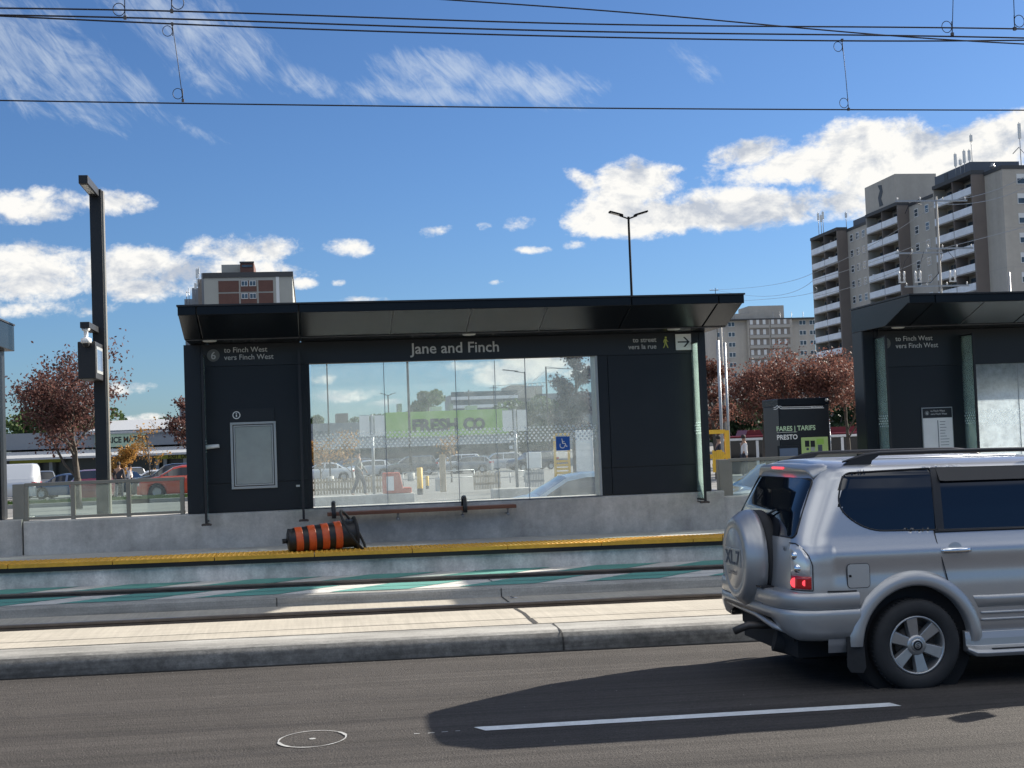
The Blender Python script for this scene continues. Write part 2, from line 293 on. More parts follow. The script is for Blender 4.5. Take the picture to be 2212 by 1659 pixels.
# ------------------------------------------------------------------ mesh helpers
class MB:
    def __init__(s): s.v = []; s.f = []; s.m = []; s.sm = []
    def add(s, vs, fs, mi=0, smooth=False):
        o = len(s.v); s.v += [tuple(v) for v in vs]
        for f in fs: s.f.append(tuple(i+o for i in f)); s.m.append(mi); s.sm.append(smooth)
        return s
    def box(s, x0, x1, y0, y1, z0, z1, mi=0):
        x0, x1 = min(x0,x1), max(x0,x1); y0, y1 = min(y0,y1), max(y0,y1); z0, z1 = min(z0,z1), max(z0,z1)
        return s.add([(x0,y0,z0),(x1,y0,z0),(x1,y1,z0),(x0,y1,z0),(x0,y0,z1),(x1,y0,z1),(x1,y1,z1),(x0,y1,z1)],
                     [(0,3,2,1),(4,5,6,7),(0,1,5,4),(1,2,6,5),(2,3,7,6),(3,0,4,7)], mi)
    def prism(s, poly, a, b, axis='Y', mi=0):
        """poly: 2D points, extruded between a and b along axis; (x,z) for Y, (y,z) for X, (x,y) for Z"""
        n = len(poly)
        def P(p, t): return {'Y': (p[0], t, p[1]), 'X': (t, p[0], p[1]), 'Z': (p[0], p[1], t)}[axis]
        vs = [P(p, a) for p in poly] + [P(p, b) for p in poly]
        fs = [tuple(range(n)), tuple(range(2*n-1, n-1, -1))] + [(i, i+n, (i+1) % n+n, (i+1) % n) for i in range(n)]
        return s.add(vs, fs, mi)
    def tube(s, path, r, n=8, mi=0, cap=True, smooth=True):
        path = [Vector(p) for p in path]; rs = r if isinstance(r, (list, tuple)) else [r]*len(path)
        vs = []; prev = None
        for i, p in enumerate(path):
            t = (path[min(i+1, len(path)-1)] - path[max(i-1, 0)]).normalized()
            u = prev if prev is not None else (Vector((0,0,1)) if abs(t.z) < .9 else Vector((1,0,0)))
            u = (u - t*u.dot(t)).normalized(); w = t.cross(u); prev = u
            for k in range(n):
                a = 2*math.pi*k/n; vs.append(p + (u*math.cos(a)+w*math.sin(a))*rs[i])
        fs = [(i*n+k, i*n+(k+1) % n, (i+1)*n+(k+1) % n, (i+1)*n+k) for i in range(len(path)-1) for k in range(n)]
        s.add(vs, fs, mi, smooth)
        if cap:
            o = len(s.v)-len(vs); s.f.append(tuple(o+k for k in range(n-1,-1,-1))); s.m.append(mi); s.sm.append(False)
            e = o+(len(path)-1)*n; s.f.append(tuple(e+k for k in range(n))); s.m.append(mi); s.sm.append(False)
        return s
    def lathe(s, prof, c=(0,0,0), axis='Z', n=32, mi=0, smooth=True, a0=0, a1=2*math.pi):
        """prof: (radius, height) pairs"""
        full = abs(a1-a0-2*math.pi) < 1e-6; k_ = n if full else n+1; vs = []
        for r, h in prof:
            for k in range(k_):
                a = a0+(a1-a0)*k/n; p, q = r*math.cos(a), r*math.sin(a)
                v = {'Z': (p, q, h), 'Y': (p, h, q), 'X': (h, p, q)}[axis]; vs.append((v[0]+c[0], v[1]+c[1], v[2]+c[2]))
        fs = [(i*k_+k, i*k_+(k+1) % k_, (i+1)*k_+(k+1) % k_, (i+1)*k_+k) for i in range(len(prof)-1) for k in range(n)]
        return s.add(vs, fs, mi, smooth)
    def quad(s, a, b, c, d, mi=0): return s.add([a,b,c,d], [(0,1,2,3)], mi)
    def text(s, txt, o, size, ux=(1,0,0), uy=(0,0,1), mi=0, off=0, align='LEFT', sx=1.0, shear=0, nrm_off=.003, thick=.0):
        vs, fs = text_geo(txt, size, off, align, sx, shear); o = Vector(o); ux = Vector(ux); uy = Vector(uy); nn = ux.cross(uy)
        return s.add([o + ux*v[0] + uy*v[1] + nn*nrm_off for v in vs], fs, mi)
    def bolt(s, p, r, d, n=8, mi=0):
        p = Vector(p); return s.tube([p, p+Vector(d)], r, n, mi)
    def build(s, name, mats, parent=None, world=True, label=None, cat=None, group=None, kind=None, bevel=0, origin=None, norm=False, autos=None):
        me = bpy.data.meshes.new(name); vs = [Vector(v) for v in s.v]
        if parent is not None:
            if world:
                iv = parent.matrix_basis.inverted()
                p = parent.parent
                while p is not None: iv = iv @ p.matrix_basis.inverted(); p = p.parent
                vs = [iv @ v for v in vs]; org = Vector((0,0,0))
            else: org = Vector((0,0,0))
        else:
            if origin is None:
                xs = [v.x for v in vs]; ys = [v.y for v in vs]; zs = [v.z for v in vs]
                org = Vector(((min(xs)+max(xs))/2, (min(ys)+max(ys))/2, min(zs)))
            else: org = Vector(origin)
            vs = [v-org for v in vs]
        me.from_pydata([tuple(v) for v in vs], [], s.f)
        ml = mats if isinstance(mats, (list, tuple)) else [mats]
        for m in ml: me.materials.append(m)
        me.polygons.foreach_set('material_index', s.m); me.polygons.foreach_set('use_smooth', s.sm)
        me.update()
        if norm:
            bm = bmesh.new(); bm.from_mesh(me); bmesh.ops.recalc_face_normals(bm, faces=bm.faces); bm.to_mesh(me); bm.free()
        o = bpy.data.objects.new(name, me); COL.objects.link(o)
        if parent is not None: o.parent = parent
        else: o.location = org
        if bevel:
            b = o.modifiers.new('bevel', 'BEVEL'); b.width = bevel; b.segments = 2; b.limit_method = 'ANGLE'; b.angle_limit = R(40)
        if label: o['label'] = label
        if cat: o['category'] = cat
        if group: o['group'] = group
        if kind: o['kind'] = kind
        return o
_tc = {}
def text_geo(txt, size, off, align, sx, shear):
    k = (txt, size, off, align, sx, shear)
    if k in _tc: return _tc[k]
    cu = bpy.data.curves.new('t', 'FONT'); cu.body = txt; cu.size = size; cu.offset = off*size; cu.align_x = align; cu.resolution_u = 3; cu.shear = shear
    o = bpy.data.objects.new('t', cu); me = bpy.data.meshes.new_from_object(o)
    vs = [(v.co.x*sx, v.co.y) for v in me.vertices]; fs = [tuple(p.vertices) for p in me.polygons]
    bpy.data.objects.remove(o); bpy.data.curves.remove(cu); bpy.data.meshes.remove(me)
    _tc[k] = (vs, fs); return vs, fs
def thing(name, label, cat, loc=(0,0,0), rz=0, group=None, ry=0):
    o = bpy.data.objects.new(name, None); COL.objects.link(o); o.location = loc; o.rotation_euler = (0, ry, rz); o.empty_display_size = .1
    o['label'] = label; o['category'] = cat
    if group: o['group'] = group
    return o
def copy_tree(o, parent=None, **k):
    c = o.copy(); COL.objects.link(c); c.parent = parent
    for a, b in k.items(): c[a] = b
    for ch in [x for x in bpy.data.objects if x.parent == o]: copy_tree(ch, c)
    return c
def shear(mb, g=GR):
    mb.v = [(v[0], v[1], v[2]+g*v[0]) for v in mb.v]; return mb
# ================================================================== GROUND AND TRACK
XL, XR = -14.0, 24.0            # near structures run this far
def strip(name, mat_, prof, x0=XL, x1=XR, nx=40, kind='structure', label=None, cat=None, smooth=False, jitter=0):
    """open or closed profile of (y, z) points swept along the sloping street"""
    mb = MB(); vs = []; n = len(prof)
    for i in range(nx+1):
        x = x0+(x1-x0)*i/nx
        for (y, z) in prof:
            jy = jitter*(noise.noise(Vector((x*3, y*7, z*5)))) if jitter else 0
            vs.append((x, y+jy, z+jy*.5+GR*x))
    fs = [(i*n+k, (i+1)*n+k, (i+1)*n+k+1, i*n+k+1) for i in range(nx) for k in range(n-1)]
    mb.add(vs, fs, 0, smooth)
    return mb.build(name, mat_, kind=kind, label=label, cat=cat, norm=False)

# wide ground sheet (car park, far road and beyond), terrain falls away gently behind the sidewalk
def gz(Y):
    K = [(-400,0),(11.9,-.0),(18.7,-.30),(22,-.33),(31,-.33),(33,-.20),(42,.02),(52,.06),(62,-.08),(80,-.42),(90,-.52),(141,-.86),(175,-1.0),(3000,-1.0)]
    for (a, za), (b, zb) in zip(K, K[1:]):
        if Y <= b: return za+(zb-za)*(Y-a)/(b-a)
    return -1
def gx(x): return GR*max(-30, min(30, x))
def G(x, y): return gz(y)+gx(x)*max(0, min(1, (42-y)/12))
ys = [-400,-100,-20,0,4,8,11.9,18.7,22,26,31,33,37,42,47,52,57,62,75,90,115,141,175,260,500,1200,3000]
xs = [-2500,-800,-300,-120,-60,-30,-20,-10,0,10,20,30,60,120,300,800,2500]
mb = MB(); vs = [(x, y, G(x, y)-.02-(.6 if 11.8 < y < 18 else 0)) for y in ys for x in xs]; nx = len(xs)
fs = [(j*nx+i, j*nx+i+1, (j+1)*nx+i+1, (j+1)*nx+i) for j in range(len(ys)-1) for i in range(nx-1)]
mb.add(vs, fs).build('ground', M['road2'], kind='structure')
# near road, asphalt
mb = MB(); X2 = [-60,-30,-15,-5,0,5,15,30,60]
vs = [(x, y, gx(x)) for y in (-6, 2, 6, 11.86) for x in X2]; nx = len(X2)
mb.add(vs, [(j*nx+i, j*nx+i+1, (j+1)*nx+i+1, (j+1)*nx+i) for j in range(3) for i in range(nx-1)]).build('road', M['road'], kind='structure')
# far road behind the platform
mb = MB(); vs = [(x, y, gz(y)+gx(x)) for y in (22.5, 31) for x in X2]
mb.add(vs, [(i, i+1, nx+i+1, nx+i) for i in range(nx-1)]).build('far_road', M['road'], kind='structure')

# kerb with rounded nose: scuffed dark face + pale top
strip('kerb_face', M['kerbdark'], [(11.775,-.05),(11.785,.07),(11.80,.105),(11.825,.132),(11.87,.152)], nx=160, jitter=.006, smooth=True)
M['kerbmid'] = mat('kerb_midtone_edge', (.19,.185,.17), .85, nz=[(3,.25),(16,.25),(60,.15)], streak=((.5,5,14),.35), bump=(50,.35,.004))  # intermediate tone between the dark face and the pale top
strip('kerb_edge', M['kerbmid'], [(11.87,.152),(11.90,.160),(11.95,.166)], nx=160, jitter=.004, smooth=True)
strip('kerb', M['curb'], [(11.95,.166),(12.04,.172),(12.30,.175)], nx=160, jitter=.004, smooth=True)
# slab between kerb and near rail, in two strips with a sawn joint between
strip('track_slab', M['slab'], [(12.30,.172),(12.31,.16),(12.325,.16),(12.335,.178),(12.70,.178),(12.705,.165),(12.72,.165),(12.725,.178),(13.54,.178),(13.55,.14),(13.76,.14),(13.77,.178),(14.62,.178)], nx=20)
strip('raised_slab_face', M['curb'], [(14.62,.178),(14.63,.262),(14.65,.284),(14.745,.290)], nx=80, smooth=False, jitter=.004)
M['slab2'] = mat('pale_raised_slab', (.50,.485,.45), .85, nz=[(1.7,.12),(12,.10),(60,.10)], streak=((.7,9,9),.10), bump=(70,.3,.003))
strip('raised_slab', M['slab2'], [(14.745,.290),(14.748,.28),(14.757,.28),(14.76,.292),(15.10,.292),(15.105,.28),(15.115,.28),(15.12,.292),(15.46,.292),(15.47,.255),(15.66,.255),(15.67,.292),(16.64,.292)], nx=20)
def rail(Y, z, lab):
    t = thing('rail', lab, 'rail', (5, Y, z+GR*5), group='embedded tram rails')
    strip_ = MB(); 
    prof = [(Y-.055,z-.04),(Y-.04,z-.02),(Y-.02,z-.015),(Y-.018,z+.025),(Y-.035,z+.035),(Y-.035,z+.052),(Y-.028,z+.060)]
    top = [(Y-.028,z+.060),(Y+.028,z+.060)]; bk = [(Y+.028,z+.060),(Y+.035,z+.05),(Y+.035,z+.035),(Y+.018,z+.025),(Y+.02,z-.015),(Y+.055,z-.04)]
    for nm, pf, mm in (('rail_body', prof+bk, M['steel']), ('rail_head', top, M['railtop'])):
        q = MB(); n = len(pf); vs = [(x, y, zz+GR*x+(.0008 if nm == 'rail_head' else 0)) for x in (XL, XR) for (y, zz) in pf]
        q.add(vs, [(k, n+k, n+k+1, k+1) for k in range(n-1)], 0, False).build(nm, mm, t)
rail(13.64, .168, 'dark steel rail in the sunlit lower slab, nearest the kerb')
rail(15.56, .280, 'dark steel rail crossing the teal and white striped slab below the platform')
# cross joints in the slab and kerb (filled with dark sealant) and teal hatching
mb = MB()
def joint(path, w=.022, z=.0):
    for (x0,y0,z0),(x1,y1,z1) in zip(path, path[1:]):
        mb.add([(x0-w/2,y0,z0+GR*x0),(x0+w/2,y0,z0+GR*x0),(x1+w/2,y1,z1+GR*x1),(x1-w/2,y1,z1+GR*x1)], [(0,1,2,3)])
jx = 2.02
for jx in (2.02, -6.2, 10.2):
    joint([(jx,12.34,.182),(jx,12.70,.182)], .05); joint([(jx,12.73,.182),(jx+.01,13.1,.182),(jx-.015,13.53,.182)], .035); joint([(jx,13.78,.182),(jx,14.60,.182)], .02)
    joint([(jx-.02,14.77,.296),(jx-.02,15.09,.296)], .016); joint([(jx-.02,15.13,.296),(jx-.04,15.59,.296)], .014); joint([(jx-.05,15.82,.296),(jx-.05,16.6,.296)], .012)
for jx in (2.02, -.42, -5.2, 5.6): 
    mb.add([(jx-.005,14.616,.18+GR*jx),(jx+.005,14.616,.18+GR*jx),(jx+.005,14.624,.272+GR*jx),(jx-.005,14.624,.272+GR*jx)], [(0,1,2,3)])
for (yy_, zz_, ww_) in ((12.32,.1785,.016),(12.71,.1815,.010),(14.752,.2955,.014),(15.11,.2955,.007)):
    n_ = 120; vs = []
    for i in range(n_+1):
        x_ = XL+(XR-XL)*i/n_; j_ = .006*noise.noise(Vector((x_*2.3, yy_*5, 0))); w_ = ww_*(.6+.7*abs(noise.noise(Vector((x_*3.1, yy_, 4)))))
        vs += [(x_, yy_+j_-w_/2, zz_+GR*x_), (x_, yy_+j_+w_/2, zz_+GR*x_)]
    mb.add(vs, [(2*i, 2*i+2, 2*i+3, 2*i+1) for i in range(n_)])
mb.build('joint_filler', M['joint'], kind='structure')
mb = MB()
for jx in (2.17, -4.3, 8.2):
    for (y0,z0),(y1,z1) in zip([(11.768,-.04),(11.777,.075),(11.80,.12),(11.84,.150),(11.91,.168)], [(11.777,.075),(11.80,.12),(11.84,.150),(11.91,.168),(12.28,.181)]):
        mb.add([(jx-.008,y0,z0+GR*jx),(jx+.008,y0,z0+GR*jx),(jx+.008,y1,z1+GR*jx),(jx-.008,y1,z1+GR*jx)], [(0,1,2,3)])
mb.build('kerb_joints', M['joint'], kind='structure')
mb = MB()   # black seam where the asphalt meets the kerb
mb.add([(XL,11.74,.004+GR*XL),(XR,11.74,.004+GR*XR),(XR,11.79,.004+GR*XR),(XL,11.79,.004+GR*XL)], [(0,1,2,3)]).build('tar_seam', M['joint'], kind='structure')
# teal hatching: slanted bars between y=14.96..16.6, interrupted by the rail groove
mb = MB()
k = -9
P0 = atz(620, 1301, .296); 
def teal_bar(x):        # x = position of the bar's near-left corner at y 14.96; leans right going back
    lean, wd = 1.05, .86
    def band(y0, y1):
        a0 = x+lean*(y0-14.76); a1 = x+lean*(y1-14.76); n = 6
        for i in range(n):
            s, t = i/n, (i+1)/n; ya, yb = y0+(y1-y0)*s, y0+(y1-y0)*t; xa = a0+(a1-a0)*s; xb = a0+(a1-a0)*t
            ja = .02*noise.noise(Vector((xa*4, ya*9, 0))); jb = .02*noise.noise(Vector((xb*4, yb*9, 0)))
            mb.add([(xa+ja,ya,.2965+GR*xa),(xa+wd+ja,ya,.2965+GR*(xa+wd)),(xb+wd+jb,yb,.2965+GR*(xb+wd)),(xb+jb,yb,.2965+GR*xb)], [(0,1,2,3)])
    band(14.765, 15.095); band(15.125, 15.45); band(15.69, 16.62)
for i in range(-8, 14): teal_bar(-1.30+i*1.43)
mb.build('teal_road_marking', M['green'], kind='structure')
# platform: concrete edge wall, black rubber strip, yellow tactile tiles, deck
PZ = .585
strip('platform_edge_wall', M['platwall'], [(16.64,.26),(16.645,.30),(16.65,PZ-.10)], nx=60, jitter=.004)
strip('platform_rubber_edge', M['black'], [(16.65,PZ-.10),(16.60,PZ-.098),(16.595,PZ-.032),(16.66,PZ-.03)], nx=4)
strip('platform', M['plat'], [(16.66,PZ-.03),(16.66,PZ-.012),(17.24,PZ-.012),(17.24,PZ),(18.14,PZ)], nx=8)
t = thing('tactile_strip', 'yellow tactile edging with raised domes along the platform edge', 'tactile paving', (0, 16.9, PZ))
mb = MB(); md = MB(); x = -9.6; 
while x < 14:
    mb.v += []; w = 1.19
    z = PZ+.002
    mb.add([(x,16.58,z-.045+GR*x),(x+w,16.58,z-.045+GR*(x+w)),(x+w,17.20,z-.012+GR*(x+w)),(x,17.20,z-.012+GR*x),
            (x,16.58,z+GR*x),(x+w,16.58,z+GR*(x+w)),(x+w,17.20,z+GR*(x+w)),(x,17.20,z+GR*x)], [(0,3,2,1),(4,5,6,7),(0,1,5,4),(1,2,6,5),(2,3,7,6),(3,0,4,7)])
    for i in range(20):
        for j in range(9):
            cx = x+.03+i*.0595; cy = 16.63+j*.062; r = .017; zz = z+GR*cx
            o_ = [(cx+r*math.cos(a), cy+r*math.sin(a), zz+.0004) for a in (0,1.05,2.09,3.14,4.19,5.24)]; i_ = [(cx+.6*r*math.cos(a), cy+.6*r*math.sin(a), zz+.009) for a in (0,1.05,2.09,3.14,4.19,5.24)]
            md.add(o_+i_, [(q, (q+1) % 6, (q+1) % 6+6, q+6) for q in range(6)]+[(6,7,8,9,10,11)])
    x += 1.2
mb.build('tile', M['yellow'], t); md.build('dome', M['yellow'], t)

# road markings
a, b = atz(1025, 1575, 0), atz(1940, 1523, 0); mb = MB(); yy = 8.71
vs = []; n = 40
for i in range(n+1):
    x = a.x+(b.x-a.x)*i/n; j1 = .006*noise.noise(Vector((x*9,0,0))); j2 = .006*noise.noise(Vector((x*9,5,0)))
    vs += [(x+(.06 if i == 0 else 0), yy-.062+j1, .005+GR*x), (x+(-.03 if i == n else 0), yy+.062+j2, .005+GR*x)]
mb.add(vs, [(2*i, 2*i+2, 2*i+3, 2*i+1) for i in range(n)])
for i in range(4):
    x = a.x-.40+i*.09; w = .03+.02*random.random(); y0 = yy-.04+.03*random.random(); mb.add([(x,y0,.005+GR*x),(x+w,y0,.005+GR*x),(x+w,y0+.007,.005+GR*x),(x,y0+.007,.005+GR*x)], [(0,1,2,3)])
mb.build('lane_marking', M['line'], kind='structure')
mb = MB(); c = atz(675, 1597, 0)
vs = []; n = 96
for i in range(n):
    t_ = 2*math.pi*i/n; w = .005+.004*noise.noise(Vector((math.cos(t_)*2, math.sin(t_)*2, 0)))+(.007 if .2 < t_ < .7 or 3.4 < t_ < 4 else 0)
    r0 = .213+.01*math.sin(2*t_)
    for r_ in (r0-w, r0+w): px_, py_ = c.x+r_*math.cos(t_), c.y+r_*1.12*math.sin(t_); vs.append((px_, py_, .005+GR*px_))
mb.add(vs, [(2*i, 2*((i+1) % n), 2*((i+1) % n)+1, 2*i+1) for i in range(n)])
mb.lathe([(.0,.0045),(.022,.0045)], (c.x, c.y, GR*c.x), n=10)
mb.build('spray_circle_marking', M['spray'], kind='structure')
# loose grit on the asphalt
mb = MB()
for i in range(260):
    x = random.uniform(-4, 8); y = random.uniform(6.8, 11.6) if i % 3 else random.uniform(11.2,11.74); r = random.uniform(.002, .005); z = GR*x+.001
    a_ = random.random()*6; mb.add([(x+r*math.cos(a_+q*2.1), y+r*math.sin(a_+q*2.1), z) for q in range(3)]+[(x,y,z+r)], [(0,1,3),(1,2,3),(2,0,3)])
mb.build('road_grit', M['curb'], kind='stuff')
# litter
def litter(px, py, z, lab, s=.06, m_='litter'):
    p = atz(px, py, z); q = MB(); rnd = random.Random(px)
    vs = [(p.x+s*rnd.uniform(-1.3,1.3), p.y+s*rnd.uniform(-.8,.8), p.z+.004+s*rnd.uniform(0,.6)) for _ in range(9)]
    q.add(vs, [(0,1,2),(2,3,4),(4,5,6),(6,7,8),(1,3,5),(0,6,8),(2,5,7)]); q.build('litter', M[m_], label=lab, cat='litter', norm=True)
litter(973, 1411, .02, 'white scrap of paper lying against the foot of the kerb', .05)
litter(1113, 1293, .18, 'crumpled grey plastic wrapper beside the step between the rails', .055)
litter(1097, 1245, .33, 'small brown wrapper lying on the upper rail', .035, 'wood')

# ================================================================== CONCRETE WALLS
WZ = 1.063                        # level top of the shelter's plinth wall
WY = 18.10
def wall_seg(x0, x1, y0, zt, lab, y1=18.75):
    mb = MB(); zb = -.5
    b_ = .018
    mb.add([(x0,y0,zb),(x1,y0,zb),(x1,y0,zt-b_),(x0,y0,zt-b_),(x0,y0+b_,zt),(x1,y0+b_,zt),(x1,y1,zt),(x0,y1,zt),(x0,y1,zb),(x1,y1,zb)],
           [(0,1,2,3),(3,2,5,4),(4,5,6,7),(7,6,9,8),(0,3,4,7,8),(1,9,6,5,2)])
    return mb.build('concrete_wall', M['conc'], label=lab, cat='wall', group='concrete plinth walls behind the platform')
xl = at(50, 1150, WY).x; xr = at(1567, 1100, WY).x; 
wall_seg(xl+.006, xr-.006, WY, WZ, 'long pale concrete plinth wall under the central shelter and the left glass barrier')
wall_seg(XL, xl-.01, WY-.05, WZ+.03, 'concrete plinth wall under the cut-off shelter at the left edge', 18.9)
wall_seg(xr+.012, 7.70, WY+.06, WZ-.08, 'short concrete wall under the right-hand glass barrier', 18.75)
wall_seg(7.71, XR, WY, WZ-.03, 'concrete plinth wall under the right-hand shelter, behind the silver car')
mb = MB(); mb.box(XL, XR, 18.76, 18.9, -.6, .4); mb.box(XL,XR,18.9,21.8,-.6,.35)
mb.build('far_platform', M['plat'], kind='structure')

# ================================================================== SHELTERS
CFY, CBY = 16.52, 18.46          # canopy front / back
def sbox(mb, x0, x1, y0, y1, z0, z1, mi=0): return mb.box(x0, x1, y0, y1, z0, z1, mi)
def fin(parent, X, label=None, zt=3.16, zb=.93):
    """glass fin standing off the wall, dark frame round it, on a small foot"""
    y0, y1 = 17.72, 18.085
    g = MB(); g.box(X-.006, X+.006, y0+.02, y1, zb+.05, zt-.02)
    f = MB(); f.box(X-.016, X+.016, y0, y0+.022, zb+.02, zt); f.box(X-.013, X+.013, y0+.022, y1, zb+.025, zb+.05); f.box(X-.013,X+.013,y0+.022,y1,zt-.02,zt-.001)
    ft = MB(); ft.box(X-.045, X+.045, y0+.03, y0+.055, zb-.012, zb+.018); ft.bolt((X-.05,y0+.02,zb), .016, (0,.05,0), 8); ft.bolt((X+.05,y0+.02,zb), .016, (0,.05,0), 8); ft.bolt((X, y0+.04, zb+.0), .010, (0,.36,0), 6)
    fo = f.build('fin_frame', M['black'], parent); g.build('fin_glass', M['glassF'], parent); ft.build('fin_foot', M['galv'] if False else M['steel'], parent)
    d = MB()
    for r in range(5):
        for c in range(5):
            cy = y0+.06+c*.062+(.031 if r % 2 else 0); cz = 1.88+r*.037
            if cy < y1-.01:
                for sx in (-.0085, .0085): d.add([(X+sx, cy+.0125*math.cos(a*math.pi/4), cz+.0125*math.sin(a*math.pi/4)) for a in range(8)], [tuple(range(8))])
    d.build('fin_dots', M['dot'], parent)
def canopy(parent, xa, xb, joints, dz=0, sof=()):
    zt, zf, zl = 3.650+dz, 3.545+dz, 3.312+dz     # top, fascia foot, low edge
    yl = 17.32                           # where the sloped soffit meets the flat soffit
    i0 = .0; m_ = M['panel2']
    xs_ = [xa]+joints+[xb]
    for i in range(len(xs_)-1):
        a, b = xs_[i]+(.008 if i else 0), xs_[i+1]-(.008 if i < len(xs_)-2 else 0)
        mb = MB(); mb.prism([(CFY, zt), (CFY, zf), (CFY+.03, zf-.006), (CFY+.034, zf+.012), (CFY+.05, zf+.010), (yl, zl), (CBY, zl), (CBY, zt)], a, b, 'X'); mb.build('canopy_panel', m_, parent, norm=True, bevel=.006)
    for j in sof:
        q = MB(); q.prism([(CFY+.06, zf+.002), (yl, zl-.006), (yl, zl+.01), (CFY+.06, zf+.02)], j-.006, j+.006, 'X'); q.build('soffit_joint', M['black'], parent, norm=True)
    k = MB(); k.prism([(CFY+.04,zt-.004),(CFY+.05,zf+.03),(yl+.02,zl+.03),(CBY-.03,zl+.03),(CBY-.03,zt-.004)], xa+.03, xb-.03, 'X') ; k.build('canopy_core', M['black'], parent)
    tr = MB(); tr.box(xa-.012, xb+.012, CFY-.014, CBY+.01, zt+.001, zt+.022); tr.build('roof_edge_flashing', M['black'], parent)
    ed = MB(); ed.box(xa+.01, xb-.01, yl-.004, yl+.012, zl-.012, zl-.002); ed.build('soffit_trim', M['steel'], parent)
def disc_light(parent, x, y, z):
    z += .037
    mb = MB(); mb.lathe([(0,z-.018),(.075,z-.018),(.088,z-.010),(.09,z-.001)], (x,y,0), n=24); mb.build('ceiling_light', M['lampglass'], parent)
def wall_panel(parent, x0, x1, z0, z1, y=18.10, m_='panel', nm='wall_panel', d=.02):
    mb = MB(); mb.box(x0+.004, x1-.004, y, y+d, z0+.004, z1-.004); return mb.build(nm, M[m_], parent, bevel=.003)
def window(parent, x0, x1, z0, z1, joints, gm, dots=True, y=18.16):
    xs_ = [x0]+joints+[x1]; pts = []
    for a, b in zip(xs_, xs_[1:]):
        mb = MB(); mb.box(a+.003, b-.003, y, y+.012, z0, z1); mb.build('window_pane', M[gm], parent)
    js = MB()
    for j in joints: js.box(j-.004, j+.004, y-.001, y+.013, z0, z1)
    js.build('pane_joint', M['galv'], parent)
    if dots:
        d = MB(); r = .0148; k = 0
        for row in range(6):
            z = 1.862+row*.0375; x = x0+.02+(.031 if row % 2 else 0)
            while x < x1-.01:
                d.add([(x+r*math.cos(a*math.pi/5), y-.002, z+r*math.sin(a*math.pi/5)) for a in range(10)], [tuple(range(9,-1,-1))]); x += .062
        o = d.build('dot_pattern', M['dot'], parent)
def info_sign_band(parent, x0, x1, z0, z1, y=18.085):
    mb = MB(); mb.box(x0, x1, y, y+.012, z0, z1); return mb.build('sign_band', M['signband'], parent)
def six(parent_o, x, z, r, y=18.082, dim=(.10,.10,.10)):
    m = MATS.get('six_disc') or mat('six_disc', (.13,.135,.13), .5)
    mb = MB(); mb.lathe([(0,0),(r,0)], (x, y, z), 'Y', 32); mb.v = [(v[0], y, v[2]) for v in mb.v]; mb.build('line_number_disc', m, parent_o, norm=True)
    t_ = MB(); t_.text('6', (x, y-.001, z-r*.60), r*1.70, align='CENTER', off=.012); t_.build('line_number', M['letter'], parent_o)
def tocap(parent_o, x, z1_, z2_, s1, y=18.082, t1='to Finch West', t2='vers Finch West', al='LEFT'):
    for t_, z in ((t1, z1_), (t2, z2_)):
        q = MB(); q.text(t_, (x, y, z), s1, align=al, off=.008); q.build('lettering', M['letter'], parent_o)

ZB = WZ+.004
def XZ(px, py, Y=18.1): p = at(px, py, Y); return p.x, p.z
# ---- the central shelter
sh = thing('transit_shelter', 'dark tram shelter wall with station name above a wide glass window and overhanging canopy', 'shelter', (2, 18.3, WZ), group='tram stop shelters')
xa, xb = at(400, 900, 18.10).x, at(1531, 900, 18.10).x
canopy(sh, at(383, 660, CFY).x, at(1607, 634, CFY).x, [at(426, 700, 17).x+.03, at(646, 680, 17).x, at(1365, 660, CFY).x, at(1553, 650, CFY).x], sof=(at(846,700,17).x, at(1012,700,17).x, at(1172,700,17).x))
xw0, xw1 = at(676, 950, 18.16).x, at(1291, 950, 18.16).x     # glass opening
zw0, zw1 = XZ(985, 1084, 18.16)[1], XZ(985, 776, 18.16)[1]
zbt, zbb = 3.305, XZ(900, 779)[1]                              # sign band
xp1 = at(650, 900, 18.1).x; xp2 = at(1317, 900, 18.1).x; zk = XZ(530, 1043)[1]; x1b = at(667, 900, 18.1).x
wall_panel(sh, xa, xa+.22, ZB, 3.31); wall_panel(sh, xa+.22, xp1+.09, zk, zbb); wall_panel(sh, xa+.22, xp1+.09, ZB, zk)
wall_panel(sh, xw1+.03, xp2, zk, zbb); wall_panel(sh, xp2, xb-.10, zk, zbb); wall_panel(sh, xw1+.03, xp2, ZB, zk); wall_panel(sh, xp2, xb-.10, ZB, zk)
wall_panel(sh, xb-.10, xb, ZB, zk); wall_panel(sh, xb-.10, xb, zk, 3.31)
wall_panel(sh, xa+.22, xb-.10, zbb, 3.31)
bk = MB()   # body behind the cladding, round the glass
bk.box(xa, xw0-.02, 18.122, 18.44, ZB, 3.31); bk.box(xw1+.03, xb, 18.122, 18.44, ZB, 3.31); bk.box(xw0-.02, xw1+.03, 18.122, 18.44, zw1, 3.31)
bk.build('wall_core', M['panel'], sh)
fr = MB(); fr.box(xw0-.02, xw1+.03, 18.10, 18.30, ZB, zw0-.002); fr.build('window_sill', M['black'], sh, bevel=.004)
jb = MB(); jb.box(xw1-.002, xw1+.028, 18.105, 18.44, zw0, zw1); jb.build('window_jamb', M['alu'], sh)
jb = MB(); jb.box(xw0, xw1, 18.115, 18.13, zw1-.016, zw1-.001); jb.build('window_head', M['champ'], sh)
window(sh, xw0, xw1-.004, zw0, zw1-.017, [at(832, 900, 18.16).x, at(987, 900, 18.16).x, at(1138, 900, 18.16).x], 'glassS')
